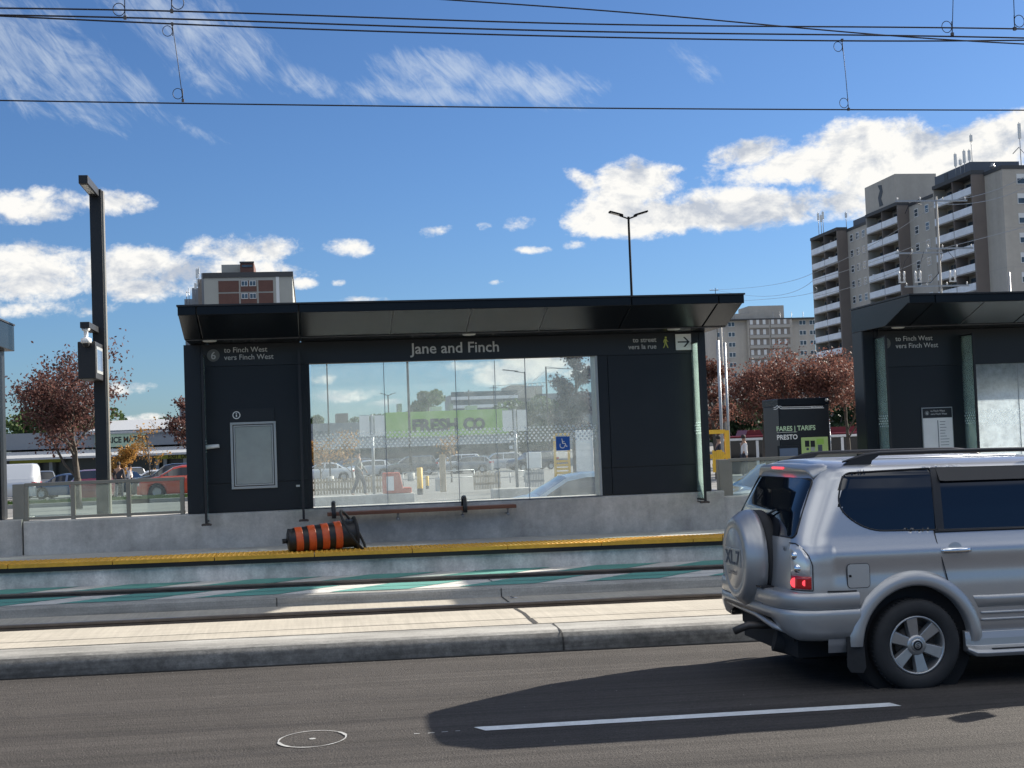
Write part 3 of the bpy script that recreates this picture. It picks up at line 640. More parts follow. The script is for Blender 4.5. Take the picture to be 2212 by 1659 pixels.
# second, outer glass face on the far side
window(sh, xw0, xw1-.004, zw0, zw1-.017, [at(1072, 900, 18.42).x], 'glassS', dots=False, y=18.41)
sb = info_sign_band(sh, at(438, 760, 18.085).x, at(1497, 760, 18.085).x, zbb-.002, 3.306)
x_, z_ = XZ(461, 768); six(sb, x_, z_, .083)
x_, z1_ = XZ(484, 762); z2_ = XZ(484, 778)[1]; tocap(sb, x_, z1_, z2_, .098)
x_, z1_ = XZ(984, 761); q = MB(); q.text('Jane and Finch', (x_, 18.082, z1_-.006), .207, align='CENTER', off=.012, sx=1.02); q.build('lettering', M['letter'], sb)
x_, z1_ = XZ(1417, 738.5); z2_ = XZ(1418, 753)[1]; tocap(sb, x_, z1_, z2_, .095, t1='to street', t2='vers la rue', al='RIGHT')
def arrow_sign(parent, px, py, w):
    x, z = XZ(px, py); mb = MB(); mb.box(x-w/2, x+w/2, 18.068, 18.082, z-w/2, z+w/2); o = mb.build('arrow_plate', M['white'], parent, bevel=.003)
    q = MB(); y = 18.0665; e = w
    for poly in ([(-.37*e,-.042*e),(.27*e,-.042*e),(.27*e,.042*e),(-.37*e,.042*e)], [(-.02*e,.31*e),(.10*e,.31*e),(.39*e,0),(.27*e,0)], [(.27*e,0),(.39*e,0),(.10*e,-.31*e),(-.02*e,-.31*e)]):
        q.add([(x+a, y-(.0005*len(q.f)), z+b) for a, b in poly], [tuple(range(len(poly)))])
    q.build('arrow', M['black'], o)
arrow_sign(sb, 1475, 739, .225)
def walker(parent, px, py, h):
    m = MATS.get('lime_sign') or mat('lime_sign', (.45,.48,.10), .5)
    x, z = XZ(px, py); q = MB(); y = 18.0815
    def limb(a, b, w0, w1, i=0):
        a = Vector((a[0]*h, a[1]*h)); b = Vector((b[0]*h, b[1]*h)); d = (b-a).normalized(); n_ = Vector((-d.y, d.x))
        P = [a+n_*w0*h, a-n_*w0*h, b-n_*w1*h, b+n_*w1*h]; yy = y-.0003*len(q.f)
        q.add([(x+p.x, yy, z+p.y) for p in P], [(0,1,2,3)])
    q.add([(x+.03*h+.085*h*math.cos(a*.785), y, z+.41*h+.085*h*math.sin(a*.785)) for a in range(8)], [tuple(range(8))])
    limb((.0,.30),(-.01,-.02),.10,.075); limb((-.06,.27),(-.17,.10),.035,.03); limb((-.17,.10),(-.14,-.02),.03,.025)
    limb((.05,.27),(.13,.12),.035,.03); limb((.13,.12),(.22,.06),.03,.025); limb((-.03,0),(-.09,-.24),.05,.04); limb((-.09,-.24),(-.20,-.45),.04,.035)
    limb((.03,0),(.09,-.22),.05,.04); limb((.09,-.22),(.19,-.45),.04,.035)
    q.build('pedestrian_symbol', m, parent)
walker(sb, 1437, 740, .17)
# poster frame with information header
x0, z1 = XZ(497, 913); x1, z0 = XZ(600, 1053)
zi = XZ(545, 882)[1]
hd = MB(); hd.box(x0+.0, x1-.02, 18.07, 18.098, z1+.004, zi); hd = hd.build('information_header', M['signband'], sh)
xi, zii = XZ(511, 897); q = MB(); q.lathe([(.040,0),(.052,0)], (xi, 18.068, zii), 'Y', 28); q.v = [(v[0], 18.068, v[2]) for v in q.v]
q.add([(xi-.008,18.067,zii-.024),(xi+.008,18.067,zii-.024),(xi+.008,18.067,zii+.010),(xi-.008,18.067,zii+.010)], [(0,1,2,3)])
q.add([(xi-.008,18.067,zii+.017),(xi+.008,18.067,zii+.017),(xi+.008,18.067,zii+.031),(xi-.008,18.067,zii+.031)], [(0,1,2,3)])
q.build('information_symbol', M['white'], hd, norm=False)
pf = MB(); w = .032
for a, b, c, d in ((x0,x1,z0,z0+w),(x0,x1,z1-w,z1),(x0,x0+w,z0+w,z1-w),(x1-w,x1,z0+w,z1-w)): pf.box(a, b, 18.055, 18.098, c, d)
w2 = .018; a0, a1, c0, c1 = x0+.042, x1-.042, z0+.042, z1-.042
for a, b, c, d in ((a0,a1,c0,c0+w2),(a0,a1,c1-w2,c1),(a0,a0+w2,c0+w2,c1-w2),(a1-w2,a1,c0+w2,c1-w2)): pf.box(a, b, 18.060, 18.098, c, d)
pfo = pf.build('poster_frame', M['alu'], sh, bevel=.003)
q = MB(); q.box(x0+.032, x1-.032, 18.080, 18.097, z0+.032, z1-.032); q.build('frame_gasket', M['black'], pfo)
q = MB(); q.box(a0+w2+.004, a1-w2-.004, 18.070, 18.079, c0+w2+.004, c1-w2-.004); q.build('poster', M['poster'], pfo)
# fins, lights, the little white fixture, bottom clip
fin(sh, at(439.5, 900, 17.73).x); fin(sh, at(649.5, 900, 17.73).x); fin(sh, at(1516, 900, 17.73).x)
disc_light(sh, *XZ(453, 733, 17.5)[:1], 17.5, 3.275); disc_light(sh, *XZ(1013, 720, 17.5)[:1], 17.5, 3.275); disc_light(sh, *XZ(1455, 708, 17.5)[:1], 17.5, 3.275)
x_, z_ = XZ(445, 966, 17.85); q = MB(); q.tube([(x_,17.86,z_),(x_+.17,17.86,z_+.012)], [.028,.024], 12); q.build('white_wall_fixture', M['white'], sh)
x_, z_ = XZ(643, 1049, 18.09); q = MB(); q.box(x_-.02, x_+.03, 18.07, 18.10, z_-.015, z_+.01); q.build('clip', M['letter'], sh)
# accessibility sticker on the glass
x_, z_ = XZ(1216, 958, 18.155); q = MB(); q.box(x_-.097, x_+.097, 18.148, 18.156, z_-.097, z_+.097); st = q.build('accessibility_sticker', M['blue'], sh, bevel=.002)
q = MB(); y = 18.146; u = .097
def arc(cx, cz, r, w, a0, a1, n=20):
    vs = []
    for i in range(n+1):
        a = a0+(a1-a0)*i/n; vs += [(x_+(cx+(r-w)*math.cos(a))*u, y, z_+(cz+(r-w)*math.sin(a))*u), (x_+(cx+(r+w)*math.cos(a))*u, y, z_+(cz+(r+w)*math.sin(a))*u)]
    q.add(vs, [(2*i,2*i+1,2*i+3,2*i+2) for i in range(n)])
arc(-.10,-.28,.36,.055,R(140),R(370)); arc(-.14,.62,.045,.045,0,6.2832,10)
for a, b, w in (((-.12,.50),(-.08,.0),.075),((-.08,.0),(.28,.0),.06),((.28,.03),(.45,-.50),.06),((.42,-.46),(.60,-.38),.05),((-.1,.27),(.20,.27),.05)):
    a = Vector(a); b = Vector(b); d = (b-a).normalized(); n_ = Vector((-d.y,d.x))*w; P = [a+n_, a-n_, b-n_, b+n_]; yy = y-.0004*len(q.f)
    q.add([(x_+p.x*u, yy, z_+p.y*u) for p in P], [(0,1,2,3)])
q.build('wheelchair_symbol', M['white'], st)

# ---- right-hand shelter (cut by the frame)
XS = 7.87
s2 = thing('transit_shelter', 'dark tram shelter at the right edge, partly hidden behind the silver car', 'shelter', (11, 18.3, WZ), group='tram stop shelters')
canopy(s2, XS, XS+7.3, [XS+.36, XS+1.90, XS+4.6, XS+6.9], dz=-.055, sof=(XS+1.1, XS+2.9))
xe = XS; xw0b = at(2108, 850, 18.16).x; zw1b = XZ(2150, 757, 18.16)[1]; zbb2 = XZ(2000, 790)[1]
xc = at(1893, 850, 18.1).x; xd = at(2075, 850, 18.1).x
wall_panel(s2, xe+.002, xc, ZB, 3.255); wall_panel(s2, xc, xw0b-.01, zk, zbb2); wall_panel(s2, xc, xw0b-.01, ZB, zk); wall_panel(s2, xc, XS+7.2, zbb2, 3.255)
wall_panel(s2, XS+4.5, XS+7.2, ZB, zbb2)
bk = MB(); bk.box(xe+.002, xw0b-.02, 18.122, 18.46, ZB, 3.255); bk.box(XS+4.5, XS+7.2, 18.122, 18.46, ZB, 3.255); bk.box(xw0b-.02, XS+4.5, 18.122, 18.46, zw1b, 3.255); bk.build('wall_core', M['panel'], s2)
window(s2, xw0b-.01, XS+4.5, zw0, zw1b-.002, [XS+2.4, XS+3.6], 'glassR')
sp = MB(); sp.box(xw0b, XS+4.5, 18.30, 18.32, XZ(2150, 838, 18.3)[1], zw1b-.002); sp.build('roof_shade_sheet', glassmat('roof_shade_tint', (.25,.27,.30), .6, .12, (.3,.33,.36), 14), s2)  # dark tinted sheet put in for the roof's shade on the upper glass
fr = MB(); fr.box(xw0b-.02, XS+4.52, 18.10, 18.30, ZB, zw0-.002); fr.build('window_sill', M['black'], s2)
sb2 = info_sign_band(s2, at(1898, 760, 18.085).x, XS+7.0, zbb2-.002, 3.25)
x_, z_ = XZ(1911, 742); six(sb2, x_, z_, .083)
x_, z1_ = XZ(1933, 737); z2_ = XZ(1933, 752.5)[1]; tocap(sb2, x_, z1_, z2_, .098)
fin(s2, at(1919, 850, 17.73).x); fin(s2, at(2108, 850, 17.73).x)
disc_light(s2, XZ(1940, 712, 17.5)[0], 17.5, 3.220)
x0, z1 = XZ(1989, 881); x1 = XZ(2056, 900)[0]; z0 = z1-1.05
mp = MB(); mp.box(x0, x1, 18.075, 18.098, z0, z1); mo = mp.build('route_map_frame', M['alu'], s2, bevel=.003)
q = MB(); q.box(x0+.012, x1-.012, 18.070, 18.074, z0+.012, z1-.155); q.build('map_sheet', M['white'], mo)
q = MB(); q.box(x0+.012, x1-.012, 18.070, 18.074, z1-.150, z1-.012); q.build('map_header', M['signband'], mo)
six(mo, x0+.075, z1-.08, .034, y=18.068); tocap(mo, x0+.13, z1-.065, z1-.108, .038, y=18.069)
q = MB(); xm = x0+(x1-x0)*.5; q.box(xm-.005, xm+.005, 18.067, 18.0695, z0+.05, z1-.19)
rnd = random.Random(4)
for i in range(19):
    z = z1-.21-i*.042; w = rnd.uniform(.07,.14)
    if i == 12: q.box(xm+.03, xm+.15, 18.067, 18.0695, z-.009, z+.012)
    else: q.box(xm+.03, xm+.03+w, 18.067, 18.0695, z-.0025, z+.004)
q.build('map_line', M['bluebox'], mo)

# ---- left-hand shelter: only its right end shows
s3 = thing('transit_shelter', 'dark tram shelter cut off at the left edge, only its right end showing', 'shelter', (-7, 18.3, WZ), group='tram stop shelters')
xe3 = at(29, 900, 18.10).x; xc3 = atX(28, 690, at(24,760,17.3).x).x
xce = at(28, 700, 18.40).x
canopy(s3, xce-7.3, xce, [xce-6.9, xce-5.0, xce-2.4, xce-.36])
wall_panel(s3, xce-.40, xce-.14, WZ+.034, 3.31, nm='wall_panel'); bk = MB(); bk.box(xce-7.2, xce-.13, 18.122, 18.46, WZ+.034, 3.31); bk.build('wall_core', M['panel'], s3)
wall_panel(s3, xce-7.2, xce-.40, WZ+.034, 3.31)

# ================================================================== GLASS BARRIERS ON THE WALL
def barrier(px0, px1, pyt, pyb, posts, Y, lab, lp=False):
    x0 = at(px0, pyt, Y).x; x1 = at(px1, pyt, Y).x; zt = at((px0+px1)/2, pyt, Y).z; zb = at((px0+px1)/2, pyb, Y).z
    t = thing('glass_barrier', lab, 'barrier', ((x0+x1)/2, Y, zb), group='glass barriers beside the shelter')
    f = MB(); f.box(x0, x1, Y-.02, Y+.02, zt-.045, zt); f.build('top_rail', M['champ'], t, bevel=.004)
    f = MB(); f.box(x0, x1, Y-.02, Y+.02, zb, zb+.035); f.build('bottom_rail', M['champ'], t, bevel=.004)
    for p in posts:
        xx = at(p, (pyt+pyb)/2, Y).x; f = MB(); f.box(xx-.028, xx+.028, Y-.024, Y+.024, zb-.015, zt-.046); f.build('post', M['champ'], t, bevel=.004)
    if lp: f = MB(); f.box(x0-.15, x0+.0, Y-.03, Y+.12, zb-.08, zt-.01); f.build('end_post', M['champ'], t, bevel=.005)
    f = MB(); f.box(x0+.01, x1-.01, Y-.005, Y+.005, zb+.036, zt-.047); f.build('glass_panel', M['glassB'], t)
    return t
barrier(53, 399, 1037, 1116, [57, 158, 278, 394], 18.2, 'glass barrier with bronze posts between the left shelter and the central shelter', lp=True)
xg = at(1577, 1030, 18.2).x
barrier(1573, 1850, 985, 1070, [1577, 1690, 1790], 18.25, 'glass barrier right of the central shelter, in front of the pale car', lp=True)

# ================================================================== BENCH, BARREL, POLE
t = thing('leaning_bench', 'long dark wood leaning bench on steel brackets fixed to the concrete wall', 'bench', (at(910, 1108, 17.9).x, 18.0, 1.0))
x0, z0 = XZ(707, 1108, 17.80); x1, z1 = XZ(1116, 1098, 17.80); zc = (z0+z1)/2
mb = MB(); mb.box(x0, x1, 17.80, 18.02, zc-.020, zc+.028); mb.build('seat_plank', M['wood'], t, bevel=.006)
for p in (721, 1005):
    x = at(p, 1100, 17.79).x; q = MB()
    q.tube([(x,18.02,zc+.035),(x,17.98,zc+.15),(x,17.90,zc+.165),(x,17.80,zc+.13),(x,17.785,zc+.02),(x,17.79,zc-.05)], .013, 8); q.v = [(x+(v[0]-x)*2.2, v[1], v[2]) for v in q.v]; q.build('armrest', M['black'], t)
for p in (750, 860, 1000, 1098):
    x = at(p, 1115, 17.9).x; q = MB(); q.tube([(x,17.90,zc-.021),(x,17.905,zc-.06),(x,17.97,zc-.10),(x,18.098,zc-.10)], .014, 8); q.lathe([(0,17.885),(.022,17.885),(.022,17.90)], (x,0,zc-.10), 'Y', 12); q.tube([(x,17.90,zc-.10),(x,18.0,zc-.10)], .011, 8); q.build('bracket', M['galv'], t)

def barrel():
    a = at(623, 1168, 16.96); b = at(768, 1151, 17.10)
    t = thing('traffic_barrel', 'black and orange striped construction barrel lying on its side on the platform edge', 'traffic barrel', ((a.x+b.x)/2, 17.05, PZ+GR*a.x))
    Ln = (b-a).length; zd = (b-a).normalized(); ref = Vector((0,0,1)); xd = (ref-zd*ref.dot(zd)).normalized(); yd = zd.cross(xd)
    def T(mb): mb.v = [tuple(a+xd*v[0]+yd*v[1]+zd*v[2]) for v in mb.v]; return mb
    def rad(s): return .146+.030*s   # s 0..1 along from the top of the barrel to its base
    bands = [0,.092,.197,.279,.388,.476,.582,.67,.776,1.0]
    pr = [(0,-.015),(.05,-.015),(.10,-.012),(.15,.005),(rad(.03),.03)]
    body = MB(); q = pr[:]
    for i in range(1, len(bands)):
        s0 = bands[i-1]
        q += [(rad(s0)+(0 if i % 2 else .000), max(.03, s0*Ln)+.001), (rad(bands[i]), bands[i]*Ln)]
    T(body.lathe(q, n=40)).build('barrel_body', M['black'], t)
    for i in range(1, 8, 2):
        s0, s1 = bands[i], bands[i+1]; m_ = MB()
        pts = [(rad(s0)+.002, s0*Ln+.002)]+[(rad(s0+(s1-s0)*k/6)+.006+.0025*noise.noise(Vector((k*.9, i, 0))), (s0+(s1-s0)*k/6)*Ln) for k in range(7)]+[(rad(s1)+.002, s1*Ln-.002)]
        m_.lathe(pts, n=48); m_.v = [(v[0]*(1+.010*noise.noise(Vector((v[0]*14, v[1]*14, v[2]*9)))), v[1]*(1+.010*noise.noise(Vector((v[0]*11, v[1]*15, v[2]*8)))), v[2]) for v in m_.v]
        T(m_).build('reflective_band', M['orange'], t)
    h = MB(); h.tube([(0,0,-.015),(0,0,-.045),(.02,0,-.06)], [.035,.03,.02], 10); h.box(-.03,.03,-.012,.012,-.075,-.045); T(h).build('lifting_knob', M['blackrub'], t)
    rim = MB(); rim.lathe([(.17,.97*Ln),(.205,.975*Ln),(.214,.99*Ln),(.212,1.01*Ln),(.18,1.02*Ln),(.12,1.01*Ln),(.0,.98*Ln)], n=40); T(rim).build('base_flange', M['blackrub'], t)
    # thick rubber ring ballast, skewed round the barrel
    c = at(762.5, 1146, 17.03); ring = MB(); pts = []
    nrm = Vector((.85,-.16,.50)).normalized(); u = Vector((0,1,0)); u = (u-nrm*u.dot(nrm)).normalized(); w = nrm.cross(u)
    for k in range(41):
        a_ = 2*math.pi*k/40; pts.append(c+u*math.cos(a_)*.288+w*math.sin(a_)*.288)
    ring.tube(pts, .017, 10, cap=False); ring.build('ballast_ring', M['blackrub'], t)
barrel()

def station_pole():
    Y = 18.62; xl_, xr_ = at(204, 900, Y).x, at(230, 900, Y).x; xc_ = (xl_+xr_)/2; w = (xr_-xl_)
    zt = at(217, 408, Y).z
    t = thing('platform_pole', 'tall dark square pole with top arm, camera bracket and display box', 'pole', (xc_, Y, 1.0))
    mb = MB(); mb.box(xl_, xr_, Y, Y+.17, 1.0, zt); mb.build('shaft', M['pole'], t, bevel=.006)
    e = MB(); e.box(xr_+.0015, xr_+.022, Y+.03, Y+.15, 1.0, zt-.02); e.build('edge_channel', M['champ'], t)
    a = MB(); za = at(183, 378, 17.72).z; a.box(xl_+.01, xr_-.03, 17.72, Y-.002, za-.11, za); a.build('lamp_arm', M['pole'], t, bevel=.005)
    l = MB(); l.box(xl_+.03, xr_-.05, 17.78, Y-.25, za-.118, za-.112); l.build('lamp_lens', M['lampglass'], t)
    bp = MB(); bp.box(xl_-.16, xr_+.16, Y-.12, Y+.29, 1.0, 1.03); bp.build('base_plate', M['pole'], t)
    for dx in (-.1,.1):
        b = MB(); b.bolt((xc_+dx*1.3, Y-.08, 1.03), .018, (0,0,.05)); b.build('anchor_bolt', M['galv'], t)
    # camera bracket
    xb_, zb_ = XZ(183, 705, 17.85); br = MB(); br.box(xb_-.06, xb_+.06, 17.85, Y-.002, zb_-.02, zb_+.06); bo = br.build('camera_bracket', M['pole'], t, bevel=.006)
    # white ptz camera
    c = MB(); c.lathe([(0,zb_-.022),(.055,zb_-.024),(.05,zb_-.045),(.028,zb_-.055),(.026,zb_-.135),(.05,zb_-.145),(.066,zb_-.155),(.068,zb_-.205),(.05,zb_-.215),(0,zb_-.216)], (xb_+.0,17.93,0), n=24); co = c.build('security_camera', M['white'], t)
    c = MB(); c.lathe([(.047,zb_-.217),(.046,zb_-.235),(.034,zb_-.258),(.0,zb_-.268)], (xb_,17.93,0), n=20); c.build('camera_dome', M['black'], co)
    # display box
    x0, zt_ = XZ(167, 738, 18.0); x1, zb2 = XZ(208, 818, 18.0)
    d = MB(); d.box(x0, x1, 18.0, 18.60, zb2, zt_); do = d.build('display_box', M['black'], t, bevel=.012)
    s_ = MB(); s_.box(x1+.0015, x1+.006, 18.05, 18.55, zb2+.08, zt_-.06); so = s_.build('display_screen', M['alu'], do)
    s_ = MB(); s_.box(x1+.0065, x1+.008, 18.09, 18.52, zb2+.12, zt_-.10); s_.build('display_glass', M['screen'], so)
station_pole()
# ================================================================== SILVER CAR (rear half in frame)
def lerp(a, b, t): return a+(b-a)*t
def interp(K, z):
    if z <= K[0][0]: return K[0][1:]
    for p, q in zip(K, K[1:]):
        if z <= q[0]:
            t = (z-p[0])/(q[0]-p[0]); return tuple(lerp(a, b, t) for a, b in zip(p[1:], q[1:]))
    return K[-1][1:]
def near_poly(p, poly):
    best = None
    for (x0, y0), (x1, y1) in zip(poly, poly[1:]+poly[:1]):
        dx, dy = x1-x0, y1-y0; L2 = dx*dx+dy*dy or 1e-9; t = max(0, min(1, ((p[0]-x0)*dx+(p[1]-y0)*dy)/L2)); q = (x0+dx*t, y0+dy*t)
        d = math.hypot(p[0]-q[0], p[1]-q[1])
        if best is None or d < best[0]: best = (d, q)
    return best
def inside(p, poly):
    c = False; n = len(poly); j = n-1
    for i in range(n):
        if ((poly[i][1] > p[1]) != (poly[j][1] > p[1])) and p[0] < (poly[j][0]-poly[i][0])*(p[1]-poly[i][1])/(poly[j][1]-poly[i][1])+poly[i][0]: c = not c
        j = i
    return c
def rounded(pts, r, n=5):
    out = []
    for i, p in enumerate(pts):
        a = Vector(pts[i-1]); b = Vector(p); c = Vector(pts[(i+1) % len(pts)]); rr = r[i] if isinstance(r, (list, tuple)) else r
        if rr <= 0: out.append(tuple(b)); continue
        u = (a-b).normalized(); v = (c-b).normalized(); s = b+u*rr; e = b+v*rr
        for k in range(n+1):
            t = k/n; q = s*(1-t)**2 + b*2*t*(1-t) + e*t*t; out.append((q.x, q.y))
    return out
HW = .885
# level: z, side inset, x of rear, x of front, rear corner radius
BK = [(.30,.055,.22,4.55,.20),(.36,.03,.21,4.62,.20),(.46,.012,.205,4.66,.20),(.60,.004,.208,4.66,.20),(.76,.0,.212,4.62,.20),(.88,.0,.214,4.56,.20),(.93,.002,.216,4.45,.20),(.955,.004,.217,4.20,.20),
      (.985,.008,.219,3.75,.205),(1.01,.013,.221,3.52,.21),(1.06,.026,.226,3.44,.215),(1.12,.046,.240,3.36,.23),(1.30,.092,.305,3.12,.28),(1.45,.135,.385,2.93,.27),(1.54,.165,.440,2.82,.26),
      (1.585,.190,.470,2.76,.26),(1.615,.222,.495,2.69,.25),(1.638,.27,.52,2.60,.24),(1.652,.33,.54,2.50,.22),(1.662,.42,.56,2.42,.2),(1.670,.56,.58,2.38,.15),(1.675,.72,.60,2.36,.1),(1.677,.86,.61,2.35,.02)]
def body_pt(z, side, t):
    """t in 0..1 runs: rear centre -> corner -> side -> front corner -> front centre; side=+-1"""
    ins, xr, xf, rr = interp(BK, z); w = HW-ins; rr = min(rr, w*.98); rf = min(.32, w*.95)
    return w, xr, xf, rr, rf
W0 = (1.11, .345); W1 = (3.92, .345); RA = .43
QW = rounded([(.575,1.33),(.66,1.575),(1.358,1.592),(1.322,1.140),(.76,1.150)], [.10,.07,.015,.015,.16], 8)
RW = rounded([(1.364,1.592),(2.228,1.587),(2.228,1.135),(1.328,1.138)], .004, 2)
FW = rounded([(2.234,1.587),(2.74,1.57),(3.15,1.20),(3.15,1.13),(2.234,1.135)], [.004,.02,.02,.02,.004], 3)
RGP = rounded([(-.60,1.535),(.60,1.535),(.715,1.11),(-.715,1.11)], .05, 4)     # rear glass in (y,z)
WSP = rounded([(-.60,1.54),(.60,1.54),(.72,1.08),(-.72,1.08)], .05, 4)
def bowf(x): t = max(0, min(1, (1.25-x)/.9)); return t*t*(3-2*t)
def suv():
    Lc = Vector((3.213, 10.13, GR*5.5)); t = thing('parked_car' if False else 'silver_car', 'silver off-road car with spare wheel cover on its back, driving off to the right', 'car', tuple(Lc), ry=math.atan(-GR))
    zs = []; 
    keys = [k[0] for k in BK]
    for a, b in zip(keys, keys[1:]):
        n = max(1, int(math.ceil((b-a)/.016))); n = max(n, 2) if a > 1.57 else n
        zs += [a+(b-a)*i/n for i in range(n)]
    zs.append(keys[-1])
    NR, NC, NS, NF, NE = 16, 14, 190, 10, 10
    rings = []; tags = None
    for z in zs:
        w, xr, xf, rr, rf = body_pt(z, 1, 0); h = []; tg = []
        for i in range(NR): h.append((xr, (w-rr)*i/NR)); tg.append('r')
        for i in range(NC):
            a = (i/NC)*math.pi/2; e = 2/2.35; h.append((xr+rr-rr*abs(math.cos(a))**e, w-rr+rr*abs(math.sin(a))**e)); tg.append('c')
        for i in range(NS): h.append((xr+rr+(xf-rf-xr-rr)*i/NS, w)); tg.append('s')
        for i in range(NF):
            a = (i/NF)*math.pi/2; h.append((xf-rf+rf*math.sin(a), w-rf+rf*math.cos(a))); tg.append('f')
        for i in range(NE+1): h.append((xf, (w-rf)*(1-i/NE))); tg.append('e')
        # crown: rear and front faces bow slightly
        pts = []
        for (x, y) in h:
            pts.append((x+(y/HW)**2*(.035*bowf(x)-.056*bowf(4.6-x)), y))
        ring = [(x, -y) for x, y in pts] + [(x, y) for x, y in reversed(pts[1:-1])]
        tt = tg + list(reversed(tg[1:-1])); rings.append([(x, y, z) for x, y in ring]); tags = tt
    n = len(rings[0]); V = [list(p) for r_ in rings for p in r_]; nz = len(zs)
    # shoulder / flank relief on the sides
    for p in V:
        if abs(p[1]) > .6:
            s_ = 1 if p[1] > 0 else -1
            fl = .010*math.exp(-((p[2]-.99)/.05)**2) - .010*math.exp(-((p[2]-.86)/.06)**2)
            p[1] += s_*fl*(1 if .5 < p[0] < 4.3 else .3)
    holes = [('side', QW), ('side', RW), ('side', FW)]
    cls = {}; F = []
    def zone(x, y, z, tg):
        if tg in 'scf' and abs(y) > .45:
            for k, pl in enumerate((QW, RW, FW)):
                if x > .5 and inside((x, z), pl): return 'w%d%s' % (k, 'n' if y < 0 else 'f')
            for c in (W0, W1):
                if math.hypot(x-c[0], z-c[1]) < RA: return 'arch'
                if z < c[1] and abs(x-c[0]) < RA*.985: return 'arch'
        if (tg in 'rc' or x < .45) and z < .58: return 'cut'
        if tg in 'rc' and inside((y, z), RGP) and x < .75: return 'rg'
        if tg in 'e' and inside((y, z), WSP) and z > 1.04: return 'ws'
        return 'b'
    # snap vertices lying close to an outline onto it
    for j in range(nz):
        for i in range(n):
            p = V[j*n+i]; tg = tags[i]
            if tg in 'sf' and abs(p[1]) > .45:
                for pl in (QW, RW, FW):
                    if p[0] < .5: break
                    d, q = near_poly((p[0], p[2]), pl)
                    if d < .0095: 
                        w_, = (HW-interp(BK, q[1])[0],)
                        p[0], p[2] = q; p[1] = math.copysign(w_, p[1]); break
    for j in range(nz-1):
        for i in range(n):
            i2 = (i+1) % n; f = (j*n+i, j*n+i2, (j+1)*n+i2, (j+1)*n+i)
            cx = sum(V[k][0] for k in f)/4; cy = sum(V[k][1] for k in f)/4; cz = sum(V[k][2] for k in f)/4
            cls.setdefault(zone(cx, cy, cz, tags[i]), []).append(f)
    top = tuple((nz-1)*n+i for i in range(n))
    def emit(nm, key, m_, off=0, parent=t, label=None):
        fs = cls.get(key, []); 
        if not fs: return None
        used = sorted({k for f in fs for k in f}); mp = {k: i for i, k in enumerate(used)}
        mb = MB(); vs = []
        for k in used:
            x, y, z = V[k]
            if off:
                if key == 'rg': x += off
                elif key == 'ws': x -= off
                else: y -= math.copysign(off, y)
            vs.append((x, y, z))
        mb.add(vs, [tuple(mp[k] for k in f) for f in fs], 0, True)
        o = mb.build(nm, m_, parent, world=False, norm=False)
        if label: o['label'] = label
        return o
    cls['b'].append(top)
    body = emit('body', 'b', M['silver'])
    for k in ('w0n','w1n','w2n','w0f','w1f','w2f'): emit('side_window', k, M['tint'], .006)
    emit('rear_window', 'rg', M['tint'], .004); emit('windscreen', 'ws', M['tint'], .004)
    def P(nm, m_, fn, parent=t, **k):
        mb = MB(); fn(mb); return mb.build(nm, M[m_], parent, world=(parent is not t), **k)
    # helper: build child-of-part objects in the car's own coordinates
    def C(nm, m_, fn, parent, **k):
        mb = MB(); fn(mb); o = mb.build(nm, M[m_], t, world=False, **k)
        o.parent = parent; return o
    def side_y(z, off=.0): return -(HW-interp(BK, z)[0])-off
    # window rubber: black edging tubes along the outlines (near and far side)
    for s_ in (1, -1):
        for pl in (QW, RW, FW):
            def f(mb, pl=pl, s_=s_): mb.tube([(x, s_*side_y(z, .0005), z) for x, z in pl+pl[:2]], .0065, 6, cap=False)
            P('window_seal', 'black', f)
        def f(mb, s_=s_): # black door frame between the quarter glass and the door glass
            for a, b, c in ((1.325,1.361,.055),(2.231,2.231,.05)):
                zz = [1.14+.45*k/12 for k in range(13)]
                vs = []
                for z in zz:
                    xc = a+(b-a)*(z-1.14)/.45; vs += [(xc-.006, s_*side_y(z,.004), z), (xc+c, s_*side_y(z,.004), z)]
                mb.add(vs, [(2*k, 2*k+1, 2*k+3, 2*k+2) for k in range(12)], 0, True)
        P('window_pillar', 'black', f)
        def f(mb, s_=s_):
            mb.tube([(x, s_*side_y(1.128, .004), 1.128) for x in (1.30,2.2,3.2)], .010, 6)
        P('belt_seal', 'black', f)
        def f(mb, s_=s_): # wind deflector over door glass
            pr = [(1.40,1.50),(1.44,1.495),(2.2,1.495),(2.2,1.59),(1.40,1.59)]
            y0 = lambda z: s_*side_y(z,.022)
            mb.add([(x, s_*side_y(z, .026 if z < 1.52 else .006), z) for x, z in pr], [(0,1,2,3,4)])
        P('wind_deflector', 'black', f)
        # flares
        for c in (W0, W1):
            def f(mb, c=c, s_=s_):
                nn = 40; prof = [(.418,-.10),(.418,.024),(.432,.036),(.470,.034),(.505,.020),(.520,-.004)]; vs = []; path = []
                path.append((c[0]-.0, None))
                pts = []
                for k in range(nn+1):
                    a = math.pi*(1-k/nn); pts.append((a, 0))
                legs = 0
                for q in range(legs): pts.insert(0, (math.pi, -(q+1)*.022)) 
                pass
                for (a, dz) in pts:
                    for (r, o) in prof:
                        x = c[0]+r*math.cos(a)*(1.0-(dz*.35)*(1 if a > 1 else 0)); z = c[1]+r*math.sin(a)*1.0+dz
                        vs.append((x, s_*(-(HW-.004-max(0,(.40-z))*.18)-o), z))
                m_ = len(prof); mb.add(vs, [(i*m_+k, (i+1)*m_+k, (i+1)*m_+k+1, i*m_+k+1) for i in range(len(pts)-1) for k in range(m_-1)], 0, True)
            P('wheel_flare', 'silver2', f, norm=True)
            def f(mb, c=c, s_=s_): mb.lathe([(.44,-.62*1),(.44,-.845),(.10,-.60),(.0,-.60)] if s_ == 1 else [(.44,.62),(.44,.845)], (c[0],0,c[1]), 'Y', 32)
